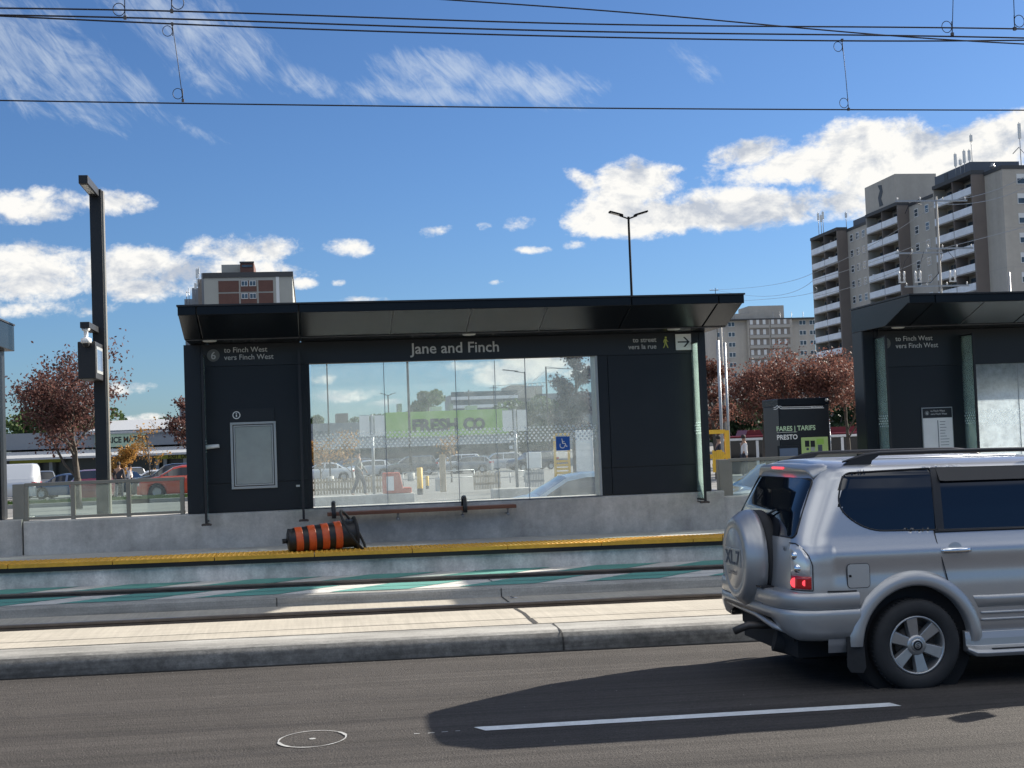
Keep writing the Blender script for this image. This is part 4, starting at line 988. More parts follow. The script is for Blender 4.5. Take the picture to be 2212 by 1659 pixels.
            P('wheel_liner', 'dark', f)
    # wheels
    def wheel(c, s_):
        w = bpy.data.objects.new('wheel', None); COL.objects.link(w); w.parent = t; w.location = (c[0], -s_*.80, c[1]-.012)
        y = -s_
        def Lw(nm, m_, prof, nn=48, pa=w):
            mb = MB(); mb.lathe([(r, y*h) for r, h in prof], (0,0,0), 'Y', nn); o = mb.build(nm, M[m_], w, world=False, norm=True); return o
        Lw('tyre', 'tyre', [(.212,-.10),(.245,-.115),(.29,-.115),(.322,-.10),(.333,-.085),(.335,-.05),(.335,.05),(.331,.082),(.318,.100),(.292,.112),(.25,.112),(.222,.098),(.214,.085)])
        tr = MB()
        for k in range(60):
            a = 2*math.pi*k/60
            for (b0, b1) in ((-.08,-.03),(.03,.08)):
                e = .012; tr.add([(rr*math.cos(a+da), yy, rr*math.sin(a+da)) for rr, da, yy in ((.3352,-e,b0),(.3352,e,b0),(.3352,e,b1),(.3352,-e,b1),(.340,-e*.8,b0),(.340,e*.8,b0),(.340,e*.8,b1),(.340,-e*.8,b1))], [(0,1,5,4),(1,2,6,5),(2,3,7,6),(3,0,4,7),(4,5,6,7)])
        tr.build('tread', M['tyre'], w, world=False)
        rim = Lw('rim', 'alloy', [(.215,.088),(.208,.096),(.200,.092),(.196,.070),(.190,.0),(.188,-.08)])
        mb = MB()  # six broad spokes
        for k in range(6):
            a = math.pi/2+k*math.pi/3 + .18; ca, sa = math.cos(a), math.sin(a)
            def q(r, u, d): return (r*ca-u*sa, y*d, r*sa+u*ca)
            A = [q(.045,.030,.070), q(.045,-.030,.070), q(.198,-.043,.086), q(.198,.043,.086)]
            B = [q(.045,.038,.030), q(.045,-.038,.030), q(.198,-.052,.040), q(.198,.052,.040)]
            mb.add(A+B, [(0,1,2,3),(7,6,5,4),(0,4,5,1),(1,5,6,2),(2,6,7,3),(3,7,4,0)])
        mb.lathe([(.075,y*.045),(.074,y*.076),(.060,y*.086),(.048,y*.086)], (0,0,0), 'Y', 32)
        o = mb.build('spokes', M['alloy'], w, world=False, norm=True, bevel=.004)
        mb = MB(); mb.lathe([(.048,y*.084),(.046,y*.094),(.034,y*.097),(.0,y*.098)], (0,0,0), 'Y', 28); mb.build('hub_cap', M['alloy'], w, world=False, norm=True)
        mb = MB(); mb.lathe([(.023,y*.0985),(.036,y*.0975)], (0,0,0), 'Y', 28)
        # emblem: folded zigzag
        zz = [(.018,.014),(-.006,.020),(-.018,.008),(.010,-.004),(-.016,-.010),(.004,-.021),(.018,-.010),(-.010,.004)]
        mb.tube([(x*.9, y*.1005, z*.9) for x, z in ((.014,.010),(.0,.018),(-.014,.008),(.012,-.006),(.0,-.018),(-.014,-.010))], .003, 4)
        mb.build('hub_emblem', M['signband'], w, world=False)
        mb = MB(); mb.lathe([(.0,y*-.02),(.19,y*-.02)], (0,0,0), 'Y', 32); mb.lathe([(.02,y*.0),(.14,y*.0),(.14,y*.012),(.02,y*.012)], (0,0,0), 'Y', 32); mb.build('brake_disc', M['steel'], w, world=False, norm=True)
        for k in range(5):
            pass
        return w
    wheel(W0, 1); wheel(W1, 1); wheel(W0, -1); wheel(W1, -1)
    # spare wheel and its hard cover
    sc = Vector((.068, .0, .925)); tl = .04
    def f(mb): mb.lathe([(0,-.050),(.215,-.050),(.220,-.046),(.240,-.046),(.245,-.050),(.285,-.048),(.303,-.040),(.316,-.024),(.335,.002),(.356,.030),(.366,.07),(.366,.105),(.352,.110)], (sc.x+.01, sc.y, sc.z), 'X', 64)
    cv = P('spare_wheel_cover', 'silver2', f, norm=True)
    def f(mb): mb.lathe([(.340,.108),(.362,.125),(.362,.18),(.352,.20),(.31,.205),(.20,.25),(.0,.25)], (sc.x+.01, sc.y, sc.z), 'X', 56)
    P('spare_tyre', 'tyre', f, norm=True)
    def f(mb): mb.box(.18,.30,-.09,.09,.80,1.0)
    P('spare_bracket', 'dark', f)
    # raised plate and lettering on the cover (seen from behind: text runs to +y ... mirrored axis)
    ux, uy = (0,-1,0), (0,0,1)
    def f(mb): mb.box(.020,.027,-.185,.185,.865,.995)
    pl_ = C('cover_plate', 'silver2', f, cv, bevel=.004)
    def f(mb): mb.text('XL.7', (.0195,.172,.882), .140, ux, uy, off=.022, sx=1.28)
    C('lettering', 'bluebox', f, cv)
    def f(mb): mb.text('Limited', (.0265,.130,.805), .052, ux, uy, off=.004, sx=1.3, shear=.25)
    C('lettering', 'bluebox', f, cv)
    # rear bumper: wrap-round
    def wrap(mb, rows, xa=.615, n1=14, extra=.0, ncorner=12):
        """rows: (z offset from bottom profile, outward offset)"""
        vs = []; cols = []
        half = []
        w = HW
        for i in range(n1): half.append((0, (w-.30)*i/n1, 0))
        for i in range(ncorner+1):
            a = i/ncorner*math.pi/2; e = .86; half.append((.30-.30*abs(math.cos(a))**e, w-.30+.30*abs(math.sin(a))**e, 1))
        for i in range(1, 5): half.append((.30+(xa-.10-.30)*i/4, w, 2))
        full = [(x, -y) for x, y, _ in reversed(half)] + [(x, y) for x, y, _ in half[1:]]
        for (x, y) in full:
            r = max(abs(y)-.45, 0)/.435; zb = .575-.185*min(1, max(0, (abs(y)-.30)/.5)) if x < .25 else .39
            cx, cy = .45, 0; d = Vector((x-cx, y*.6)); d = d.normalized() if d.length else Vector((-1,0))
            if abs(y) >= w-1e-6: d = Vector((0, math.copysign(1, y)))
            elif x < 1e-6: d = Vector((-1, 0))
            for (fz, o) in rows:
                z = fz(zb) if callable(fz) else fz
                vs.append((.130+x+d.x*o+.03*(y/HW)**2, y+d.y*o, z))
        m_ = len(rows); mb.add(vs, [(i*m_+k, (i+1)*m_+k, (i+1)*m_+k+1, i*m_+k+1) for i in range(len(full)-1) for k in range(m_-1)], 0, True)
    def f(mb): wrap(mb, [(.746,-.14),(.742,-.03),(.740,.005),(.730,.018),(.70,.024),(.64,.022),(.628,.012),(.622,.010)])
    P('rear_bumper', 'silver2', f, norm=True)
    def f(mb): wrap(mb, [(.618,.010),(.612,.022),(.58,.026),(.54,.022),(lambda b: b+.07,.012),(lambda b: b+.02,-.01),(lambda b: b,-.05)])
    P('bumper_valance', 'silver2', f, norm=True)
    def f(mb):
        pts = [(.165,.68,.535),(.135,.30,.535),(.130,-.20,.525),(.145,-.56,.475),(.20,-.72,.44)]
        mb.tube(pts, [.018,.022,.022,.024,.010], 8); mb.v = [(v[0], v[1], v[2]) for v in mb.v]
    P('bumper_strip', 'silver2', f)
    def f(mb): mb.box(.10,.20,-.42,.42,.742,.752)
    P('bumper_step', 'black', f)
    # seams: bumper to body line, door seam, fuel flap, lamp outline
    def f(mb):
        mb.tube([(.44,side_y(.745,.004),.748),(.60,side_y(.745,.002),.745),(.66,side_y(.745,.002),.745)], .0052, 5)
        mb.tube([(x, side_y(z, .0015), z) for x, z in ((1.30,1.135),(1.305,1.06),(1.325,.96),(1.35,.86),(1.37,.78))], .0042, 5)
        mb.tube([(2.23,side_y(z,.0015),z) for z in (1.13,.8,.5,.38)], .0042, 5)
        mb.tube([(3.22,side_y(z,.0015),z) for z in (1.13,.9,.62)], .0042, 5)
    P('panel_gap', 'black', f)
    ff = rounded([(.595,.765),(.765,.765),(.765,.925),(.595,.925)], .028, 5)
    def f(mb): mb.tube([(x, side_y(z,.001), z) for x, z in ff+ff[:2]], .0032, 5, cap=False)
    ff_o = P('fuel_flap_gap', 'black', f)
    def f(mb): mb.add([(x, side_y(z,.0035), z) for x, z in ff], [tuple(range(len(ff)-1,-1,-1))])
    P('fuel_flap', 'silver', f, norm=False)
    def f(mb): mb.box(.607,.622,side_y(.84,.012),side_y(.84,0),.838,.853)
    P('fuel_latch', 'dark', f)
    # door handles
    for hx in (1.44, 2.36):
        def f(mb):
            mb.lathe([(.0,-.002),(.055,-.001),(.060,.001)], (hx, side_y(.99,.002), .99), 'Y', 24)
        P('handle_cup', 'silver2', f)
        def f(mb):
            z = .99; pts = [(hx-.115+.23*k/10, side_y(z, .010+.022*math.sin(math.pi*k/10)**.5), z) for k in range(11)]
            mb.tube(pts, [.013,.017]+[.019]*7+[.017,.013], 10); mb.v = [(v[0], v[1], z+(v[2]-z)*1.15) for v in mb.v]
        P('door_handle', 'chrome', f)
    # tail lamps
    lampp = rounded([(.30,.765),(.435,.765),(.425,.93),(.385,1.045),(.325,1.058),(.290,1.03)], [.012,.012,.05,.05,.02,.01], 4)
    def cornerpt(u, z, off):   # u in 0..1 along the rear corner, 0 = rear face, 1 = side
        w, xr, xf, rr, rf = body_pt(z, 1, 0); u = .03+(u-.44)*1.64; a = max(0, u)*math.pi/2; e = 2/2.35
        if u < 0: return (xr-off+.035*((w-rr)/HW)**2, -(w-rr+rr*u*1.6), z)
        x = xr+rr-rr*abs(math.cos(a))**e; y = w-rr+rr*abs(math.sin(a))**e; x += .035*(y/HW)**2
        nx_, ny_ = -math.cos(a), math.sin(a); return (x+nx_*off, -(y+ny_*off), z)
    for s_ in (1, -1):
        def lens(mb, za, zb, ua, ub, off=.012, taper=True):
            vs = []; nu, nv = 12, 10
            for j in range(nv+1):
                z = za+(zb-za)*j/nv
                top = max(0, (z-.93)/.13); ubb = lerp(ub, ub-.40*(ub-ua), top*top) if taper else ub
                for i in range(nu+1):
                    u = ua+(ubb-ua)*i/nu; bul = off*(1-.0*(2*i/nu-1)**4); edge = 0 if (i in (0, nu) or (j in (0, nv))) else bul
                    x, y, z_ = cornerpt(u, z, edge+.002); vs.append((x, y*s_, z_))
            mb.add(vs, [(j*(nu+1)+i, j*(nu+1)+i+1, (j+1)*(nu+1)+i+1, (j+1)*(nu+1)+i) for j in range(nv) for i in range(nu)], 0, True)
        hs = P('tail_lamp', 'clearlens', lambda mb: lens(mb, .852, 1.062, .44, .80), norm=True)
        C('red_lens', 'redlens', lambda mb: lens(mb, .762, .850, .44, .82, taper=False), hs, norm=True)
        def f(mb):
            for (u, z, r) in ((.57,.985,.030),(.62,.900,.032)):
                x, y, z_ = cornerpt(u, z, .012); a = u*math.pi/2; d = Vector((-math.cos(a), -math.sin(a)*1, 0)); c0 = Vector((x, y, z_)); 
                ux_ = Vector((d.y, -d.x, 0)); 
                vs = [c0+ux_*r*math.cos(q*.5236)+Vector((0,0,1))*r*math.sin(q*.5236) for q in range(12)]+[c0+d*.014+ux_*r*.6*math.cos(q*.5236)+Vector((0,0,1))*r*.6*math.sin(q*.5236) for q in range(12)]
                vs = [(v[0], v[1]*s_, v[2]) for v in vs]
                mb.add(vs, [(q, (q+1) % 12, (q+1) % 12+12, q+12) for q in range(12)]+[tuple(range(12,24))], 0, True)
        C('lamp_reflector', 'chrome', f, hs, norm=True)
        def f(mb):
            for (u, r) in ((.56,.034),(.73,.020)):
                x, y, z_ = cornerpt(u, .806, .014); a = u*math.pi/2; d = Vector((-math.cos(a), -math.sin(a), 0)); c0 = Vector((x, y, z_)); ux_ = Vector((d.y, -d.x, 0))
                vs = [c0+ux_*r*math.cos(q*.5236)+Vector((0,0,1))*r*math.sin(q*.5236) for q in range(12)]; vs = [(v[0]+d.x*.001, v[1]*s_, v[2]) for v in vs]
                mb.add(vs, [tuple(range(12))])
        C('lit_bulb', 'brakelit', f, hs, norm=True)
        def f(mb):
            pts = [cornerpt(.84, z, .003) for z in (.757,.80,.86,.92)]+[cornerpt(lerp(.825,.62,max(0,(z-.93)/.13)**2), z, .003) for z in (.95,.99,1.03,1.055,1.07)]+[cornerpt(u, 1.072, .003) for u in (.55,.5,.45)]
            mb.tube([(x, y*s_, z) for x, y, z in pts], .0045, 6)
            pts = [cornerpt(u, .755, .003) for u in (.44,.55,.7,.78,.84)]; mb.tube([(x, y*s_, z) for x, y, z in pts], .0045, 6)
        C('lamp_seal', 'black', f, hs)
    # rear glass wrap: black surround of the hatch glass, wiper, badge, tailgate seam
    def f(mb):
        pl = RGP
        def xs_(y, z): w, xr, xf, rr, rf = body_pt(z, 1, 0); y_ = abs(y); q = 0
        pts = []
        for (y, z) in pl+pl[:2]:
            w, xr, xf, rr, rf = body_pt(z, 1, 0); e = 2/2.35
            if abs(y) > w-rr: s2 = min(1, (abs(y)-(w-rr))/rr)**(1/e); x = xr+rr-rr*(math.sqrt(max(0, 1-s2*s2)))**e
            else: x = xr
            pts.append((x+.035*(y/HW)**2-.003, y, z))
        mb.tube(pts, .008, 6, cap=False)
    P('rear_window_seal', 'black', f)
    def f(mb): mb.tube([(.18,.12,1.09),(.24,.05,1.20),(.29,-.28,1.30)], .008, 6)
    P('rear_wiper', 'black', f)
    def f(mb): mb.text('V6', (.236,-.56,1.010), .045, ux, uy, off=.02, nrm_off=.004)
    P('badge', 'signband', f)
    def f(mb):
        mb.tube([(.135+.03*(.66/HW)**2,s*.66,z) for s in (1,) for z in (.75,1.05)], .003, 4)
    P('tailgate_gap', 'black', f)
    # spoiler
    def f(mb):
        vs = []; n_ = 24
        for i in range(n_+1):
            y = -.60+1.20*i/n_; c = 1-(abs(y)/.60)**4; back = .425+.05*(1-c); 
            zt = 1.645-.012*(y/.6)**2; dr = .06*(max(0, abs(y)-.48)/.12)**2
            vs += [(.68,y*1.03,zt+.014-dr*.4),(.56,y*1.03,zt+.008-dr*.6),(back,y,zt-.018-dr),(back-.006,y,zt-.040-dr),(back+.03,y*.99,zt-.062-dr),(.53,y*.98,zt-.075-dr)]
        mb.add(vs, [(i*6+k, (i+1)*6+k, (i+1)*6+(k+1) % 6, i*6+(k+1) % 6) for i in range(n_) for k in range(6)]+[tuple(range(6)), tuple(range(n_*6+5, n_*6-1, -1))], 0, True)
    sp_ = P('rear_spoiler', 'silver2', f, norm=True)
    def f(mb): mb.box(.408,.435,-.12,.12,1.603,1.620)
    C('high_brake_lamp', 'brakelit', f, sp_, bevel=.003)
    # roof rails
    for s_ in (1, -1):
        def f(mb):
            pts = []; xs_ = [.70,.78,.88,1.0,1.4,1.9,2.2,2.32,2.40,2.50]; zz = [1.655,1.675,1.700,1.712,1.714,1.714,1.712,1.700,1.678,1.650]
            mb.tube([(x, -s_*.615, z) for x, z in zip(xs_, zz)], [.006,.012,.016,.017,.017,.017,.017,.016,.012,.006], 8)
            mb.prism([(.70,1.632),(.76,1.668),(.86,1.695),(1.0,1.705),(.93,1.66),(.92,1.632)], -s_*.600, -s_*.630)
            mb.prism([(2.5,1.625),(2.44,1.662),(2.34,1.69),(2.2,1.705),(2.27,1.66),(2.28,1.632)], -s_*.600, -s_*.630)
        P('roof_rail', 'black', f, norm=True)
    def f(mb):
        for y in (-.42,-.30,-.18,.18,.30,.42): mb.tube([(.78,y,1.662+.004*(1-abs(y))),(.9,y,1.669),(2.2,y,1.669)], .008, 6)
    P('roof_ribs', 'silver', f)
    # side moulding, ribs, running board, mudflap, sill
    for s_ in (1, -1):
        def f(mb):
            for (z0, z1, x0, o) in ((.585,.675,1.56,.020),):
                pr = [(0,z1),(o*.8,z1-.008),(o,z1-.03),(o*.6,z0+.012),(0,z0)]
                vs = []
                for x, k in ((x0,.1),(x0+.04,.8),(x0+.10,1),(3.30,1)):
                    for (d, z) in pr: vs.append((x+(z1-z)*.45 if x < 2 else x, s_*side_y(z, d*k+.001), z))
                mb.add(vs, [(i*5+j, (i+1)*5+j, (i+1)*5+j+1, i*5+j+1) for i in range(3) for j in range(4)], 0, True)
            for z in (.545,.495): mb.tube([(1.62,s_*side_y(z,-.006),z),(1.66,s_*side_y(z,.004),z),(3.28,s_*side_y(z,.004),z)], .013, 8)
        P('side_moulding', 'silver2', f, norm=True)
        def f(mb):
            pr = [(.03,.415),(-.03,.41),(-.045,.36),(-.05,.31),(-.10,.285),(-.115,.262),(-.10,.235),(.03,.225)]
            vs = []
            for x, k in ((1.49,.55),(1.54,.95),(1.62,1),(3.35,1),(3.44,.6)):
                for (d, z) in pr: vs.append((x, s_*(-HW+.03+d*k), .32+(z-.32)*(k if z < .32 else 1)))
            n_ = len(pr); mb.add(vs, [(i*n_+j, (i+1)*n_+j, (i+1)*n_+j+1, i*n_+j+1) for i in range(4) for j in range(n_-1)]+[tuple(range(n_)), tuple(range(4*n_, 5*n_))], 0, False)
        rb = P('running_board', 'silver2', f, norm=True, bevel=.004)
        def f(mb): mb.box(1.66,3.30,s_*(-HW-.075),s_*(-HW-.010),.288,.294)
        C('tread_mat', 'black', f, rb)
        def f(mb): mb.prism([(.575,.42),(.70,.42),(.715,.19),(.69,.150),(.595,.16),(.57,.20)], s_*-.872, s_*-.885)
        P('mudflap', 'blackrub', f, bevel=.004)
    def f(mb): mb.box(.30,4.45,-.62,.62,.24,.50); mb.box(.28,1.0,-.6,.6,.36,.60); mb.tube([(.25,-.25,.33),(.5,-.3,.26),(.75,-.3,.27)], .09, 10); mb.tube([(1.11,-.7,.33),(1.11,.7,.33)], .045, 10)
    P('underbody', 'dark', f)
    def f(mb): mb.tube([(-.0,-.04,.375),(.10,-.10,.425),(.35,-.2,.43)], [.030,.030,.030], 14); 
    P('exhaust_pipe', 'steel', f)
    # front end (outside the frame)
    def f(mb): mb.box(4.55,4.74,-.80,.80,.36,.62)
    P('front_bumper', 'silver2', f, bevel=.05)
    def f(mb): mb.box(4.60,4.655,-.38,.38,.66,.84)
    P('grille', 'black', f, bevel=.02)
    for s_ in (1,-1):
        def f(mb): mb.box(4.42,4.625,s_*.48,s_*.80,.68,.84)
        P('headlight', 'clearlens', f, bevel=.03)
        def f(mb): mb.box(3.02,3.12,s_*.90,s_*1.08,1.08,1.24)
        P('side_mirror', 'silver', f, bevel=.03)
    for o in [c for c in t.children_recursive if c.type == 'MESH' and c.parent.name.split('.')[0] != 'wheel']:
        for v in o.data.vertices: v.co.z += .022*max(0, min(1, (v.co.z-.72)/.28))
    return t
suv()
# ================================================================== BACKGROUND
def foot(px, pyb, Y):        # ground point seen at column px at depth Y
    p = at(px, pyb, Y); return p.x, Y, G(p.x, Y)
def scale_at(Y): return CF/Y   # px per metre, roughly

# ---------------------------------------------------------------- trees
def branch_pts(rnd, p, d, L, n=5, wob=.18, up=.05):
    pts = [Vector(p)]; d = Vector(d).normalized()
    for i in range(n):
        d = (d + Vector((rnd.uniform(-wob,wob), rnd.uniform(-wob,wob), rnd.uniform(-wob,wob)+up))).normalized(); pts.append(pts[-1]+d*L/n)
    return pts, d
def tree(label, x, y, h, cw, trunk_h, leaf, nleaf, ls, seed, r0=.12, group='car park trees', dense=1.0, name='tree', cz=.62, vr=.42, bare=0, cyl=None, lean=0, zbase=None):
    """h overall height, cw crown width; leaves hang on twigs of a branching skeleton"""
    rnd = random.Random(seed); z0 = G(x, y) if zbase is None else zbase
    t = thing(name, label, 'tree', (x, y, z0), group=group)
    wood = MB(); tips = []
    def grow(p, d, L, r, lv):
        pts, d2 = branch_pts(rnd, p, d, L, 4 if lv else 6, .10+.08*lv, .05 if lv < 3 else -.02)
        n = len(pts); wood.tube(pts, [r*(1-.45*i/(n-1)) for i in range(n)], 8 if lv == 0 else (5 if lv < 2 else 3), cap=False)
        if lv >= 2:
            for q in pts[1:]: tips.append((q, L))
        if lv >= 3: return
        k = (7 if lv == 0 else (5 if lv == 1 else 4))
        for i in range(k):
            s = (.35+.65*i/(k-1)) if lv else (.0+1.0*i/(k-1)); 
            j = min(n-2, int(s*(n-1))); q = pts[j].lerp(pts[j+1], min(1, s*(n-1)-j)) if s < 1 else pts[-1]
            if lv == 0 and s < .02 and trunk_h <= 0: continue
            a = rnd.uniform(0, 6.28); el_ = rnd.uniform(.2, .9) if lv == 0 else rnd.uniform(-.1, .8)
            nd_ = Vector((math.cos(a)*math.cos(el_), math.sin(a)*math.cos(el_), math.sin(el_)))
            nd_ = (nd_+d2*.45).normalized()
            f = (.5*cw/(h)) if lv == 0 else .55
            LL = (cw*.42*(1.05-.45*s) if lv == 0 else L*.58)*rnd.uniform(.75,1.15)
            grow(q, nd_, LL, r*(.5 if lv == 0 else .5), lv+1)
    tp, d0 = branch_pts(rnd, (0,0,0), (lean,0,1), trunk_h, 4, .04, .1)
    wood.tube(tp, [r0*1.25]+[r0]*4, 10, cap=False)
    grow(tp[-1], (lean*.5,0,1), (h-trunk_h)*.78, r0*.85, 0)
    wood.build('trunk', M['bark'], t, world=False)
    lf = MB(); C_ = Vector((lean*h*.4, 0, h*cz)); 
    clumps = [rnd.choice(tips)[0]+Vector((rnd.gauss(0,.1),)*3)*cw*.05 for _ in range(int(26*dense))] if tips else []
    for i in range(nleaf):
        if rnd.random() < .72: p = rnd.choice(tips)[0] + Vector((rnd.gauss(0,1), rnd.gauss(0,1), rnd.gauss(0,.8)))*cw*.032
        else: p = rnd.choice(clumps) + Vector((rnd.gauss(0,1), rnd.gauss(0,1), rnd.gauss(0,.7)))*cw*.06
        a, b, c = rnd.uniform(0,6.28), rnd.uniform(-1.2,1.2), rnd.uniform(0,6.28)
        u = Vector((math.cos(a)*math.cos(b), math.sin(a)*math.cos(b), math.sin(b))); v = u.cross(Vector((math.cos(c), math.sin(c), .5))).normalized()
        s = ls*rnd.uniform(.6,1.3); lf.add([p-u*s*.5, p+v*s*.28, p+u*s*.5, p-v*s*.28], [(0,1,2,3)])
    lf.build('crown', leaf, t, world=False)
    return t
def mass_tree(label, x, y, w, h, leaf, n, ls, seed, group='distant trees behind the store', zb=None, zc=None):
    """fuller far tree: leaf clumps in several lobes on a trunk"""
    rnd = random.Random(seed); z0 = G(x, y) if zb is None else zb
    t = thing('tree', label, 'tree', (x, y, z0), group=group)
    wd = MB(); wd.tube([(0,0,0),(0,0,h*.5),(w*.05,0,h*.8)], [h*.03,h*.02,h*.008], 7, cap=False); lobes = []
    for i in range(11):
        a = rnd.uniform(0,6.28); rr = rnd.uniform(.1,.38)*w; zz = h*rnd.uniform(.30,.86); k = math.sqrt(max(.1, 1-((zz/h-.45)/.6)**2))
        c = Vector((math.cos(a)*rr*k, math.sin(a)*rr*k, zz)); lobes.append((c, w*rnd.uniform(.13,.24)*k))
        wd.tube([(0,0,zz*.5), c], [h*.010,h*.004], 5, cap=False)
    wd.build('trunk', M['bark'], t, world=False)
    lf = MB()
    for i in range(n):
        c, r = rnd.choice(lobes); d = Vector((rnd.gauss(0,1), rnd.gauss(0,1), rnd.gauss(0,1))).normalized()*r*rnd.uniform(.55,1.1)**.6
        p = c+Vector((d.x, d.y, d.z*.8)); a, b, e = rnd.uniform(0,6.28), rnd.uniform(-1.2,1.2), rnd.uniform(0,6.28)
        u = Vector((math.cos(a)*math.cos(b), math.sin(a)*math.cos(b), math.sin(b))); v = u.cross(Vector((math.cos(e), math.sin(e), .5))).normalized(); s = ls*rnd.uniform(.6,1.4)
        lf.add([p-u*s*.5, p+v*s*.4, p+u*s*.5, p-v*s*.4], [(0,1,2,3)])
    lf.build('crown', leaf, t, world=False); return t
def tpx(px, Y): return at(px, 960, Y).x
# left maple and its neighbours
Yt = 50; x = tpx(166, Yt)
tree('dark red ornamental tree behind the left glass barrier, its trunk beside the platform pole', x, Yt, 4.1, 6.2, 1.1, M['leafred'], 11000, .125, 11, .13, dense=1.6)
Yt = 74; tree('small thin tree with sparse orange leaves, left of the central shelter before the store sign', tpx(321, Yt), Yt, 3.5, 2.9, 1.2, M['leafor'], 420, .14, 5, .045)
Yt = 78; tree('golden leafed low tree seen just right of the platform pole', tpx(262, Yt), Yt, 2.35, 3.0, .5, M['leafor'], 2200, .15, 6, .06)
Yt = 48; tree('dark red branches peeping out at the left edge of the central shelter', tpx(432, Yt), Yt, 3.5, 2.5, 1.5, M['leafred'], 3000, .11, 8, .08)
# through the window
Yt = 46; tree('purple leafed tree seen through the right end of the shelter window', tpx(1243, Yt), Yt, 4.75, 2.3, 1.5, M['leafpurple'], 8500, .10, 21, .10, dense=1.8)
Yt = 80; tree('thin orange tree seen through the window in front of the green store sign', tpx(973, Yt), Yt, 2.3, 2.6, 1.0, M['leafor'], 420, .15, 23, .05)
Yt = 82; tree('orange leafed young tree seen through the left window pane', tpx(690, Yt), Yt, 2.4, 3.0, .8, M['leafor'], 900, .16, 24, .05)
Yt = 84; tree('yellowing young tree behind the walking person in the window', tpx(760, Yt), Yt, 2.5, 3.6, .8, M['leafor'], 600, .16, 25, .05)
# right cluster between the two shelters
for i, (px, Yt, h, w, lf, nl, lab) in enumerate([
    (1548, 52, 4.9, 2.6, 'leafred2', 5200, 'tall rust red tree beside the right end of the central shelter'),
    (1650, 60, 3.7, 6.6, 'leafred2', 12000, 'wide rust red tree rising behind the fare machine'),
    (1745, 56, 3.7, 6.4, 'leafred2', 12000, 'dense rust red tree right of the fare machine'),
    (1835, 60, 4.5, 5.2, 'leafred2', 8000, 'rust red tree half hidden by the right shelter')]):
    tree(lab, tpx(px, Yt), Yt, h, w, 1.5, M[lf], nl, .12, 40+i, .10, dense=1.8, group='red trees between the shelters')
for i, (px, Yt, w, h, n, lab) in enumerate([
    (1600, 84, 5.2, 4.9, 2600, 'dark green bushy tree behind the bus between the shelters'),
    (1690, 95, 7, 5.6, 2600, 'dark green tree behind the fare machine'),
    (1815, 84, 6, 4.4, 2600, 'dark green tree behind the pale pole by the right shelter')]):
    mass_tree(lab, tpx(px, Yt), Yt, w, h, M['leafdg'], n, .30, 60+i, group='green trees between the shelters')
for i, (px, Yt, w, h, lf, lab) in enumerate([
    (925, 185, 7.0, 11.6, 'leafgr', 'tall round green tree rising behind the green store sign'),
    (893, 186, 5.2, 8.4, 'leafdg', 'low dark tree left of the tall one above the store roof'),
    (795, 190, 9.0, 7.6, 'leafgr', 'broad green tree above the grey store wall, behind the banner pole'),
    (722, 190, 6.0, 7.0, 'leafdg', 'small dark tree above the grey store wall near the left window edge'),
    (685, 182, 5.0, 9.6, 'leafgr', 'pale green tree at the left edge of the window'),
    (372, 185, 7.0, 8.6, 'leafgr', 'green tree above the white store roof, left of the central shelter'),
    (70, 182, 16, 9.5, 'leafgr', 'wide green tree behind the dark red tree'),
    (165, 184, 14, 10.5, 'leafgr', 'tall green tree behind the dark red tree, nearest the platform pole'),
    (1130, 170, 9, 9.0, 'leafgr', 'green tree right of the green store sign'),
    (1190, 172, 10, 8.6, 'leafgr', 'green tree right of the store, behind the purple tree'),
    (1165, 150, 6, 5.4, 'leafdg', 'dark green bush right of the store'),
    ]):
    mass_tree(lab, tpx(px, Yt), Yt, w, h, M[lf], 2600 if w < 12 else 4200, .42 if w < 12 else .5, 80+i)

# ---------------------------------------------------------------- cars
CARK = {
 'sedan': (4.6, .90, [(.0,.62,.30),(.35,.95,.0),(.62,1.0,.0)], None),
}
def car_profile(kind):
    # (x, z) top line from rear to front, belt z, glasshouse x-range
    if kind == 'sedan': return dict(L=4.6, hw=.89, top=[(0,.55),(.04,.86),(.10,.95),(.75,1.02),(1.35,1.40),(1.7,1.45),(2.5,1.45),(2.9,1.38),(3.55,1.0),(4.35,.84),(4.55,.70),(4.6,.45)], belt=.98, g0=.80, g1=3.50)
    if kind == 'suv': return dict(L=4.6, hw=.92, top=[(0,.6),(.04,1.0),(.12,1.12),(.35,1.62),(.6,1.68),(2.4,1.68),(2.8,1.60),(3.45,1.12),(4.3,.98),(4.52,.80),(4.6,.5)], belt=1.08, g0=.14, g1=3.42)
    if kind == 'hatch': return dict(L=4.2, hw=.87, top=[(0,.55),(.04,.95),(.12,1.05),(.45,1.40),(.8,1.48),(2.2,1.48),(2.6,1.40),(3.25,1.02),(4.0,.86),(4.15,.70),(4.2,.45)], belt=1.0, g0=.15, g1=3.20)
    if kind == 'van': return dict(L=5.4, hw=.98, top=[(0,.6),(.02,1.9),(.12,2.08),(.3,2.12),(3.9,2.12),(4.15,2.05),(4.75,1.35),(5.25,1.15),(5.38,.8),(5.4,.5)], belt=1.3, g0=3.6, g1=4.72)
PAINT = {}
def paint(nm, col):
    if nm not in PAINT: PAINT[nm] = mat('paint_'+nm, col, .28, .25, coat=.8)
    return PAINT[nm]
CARB = {}
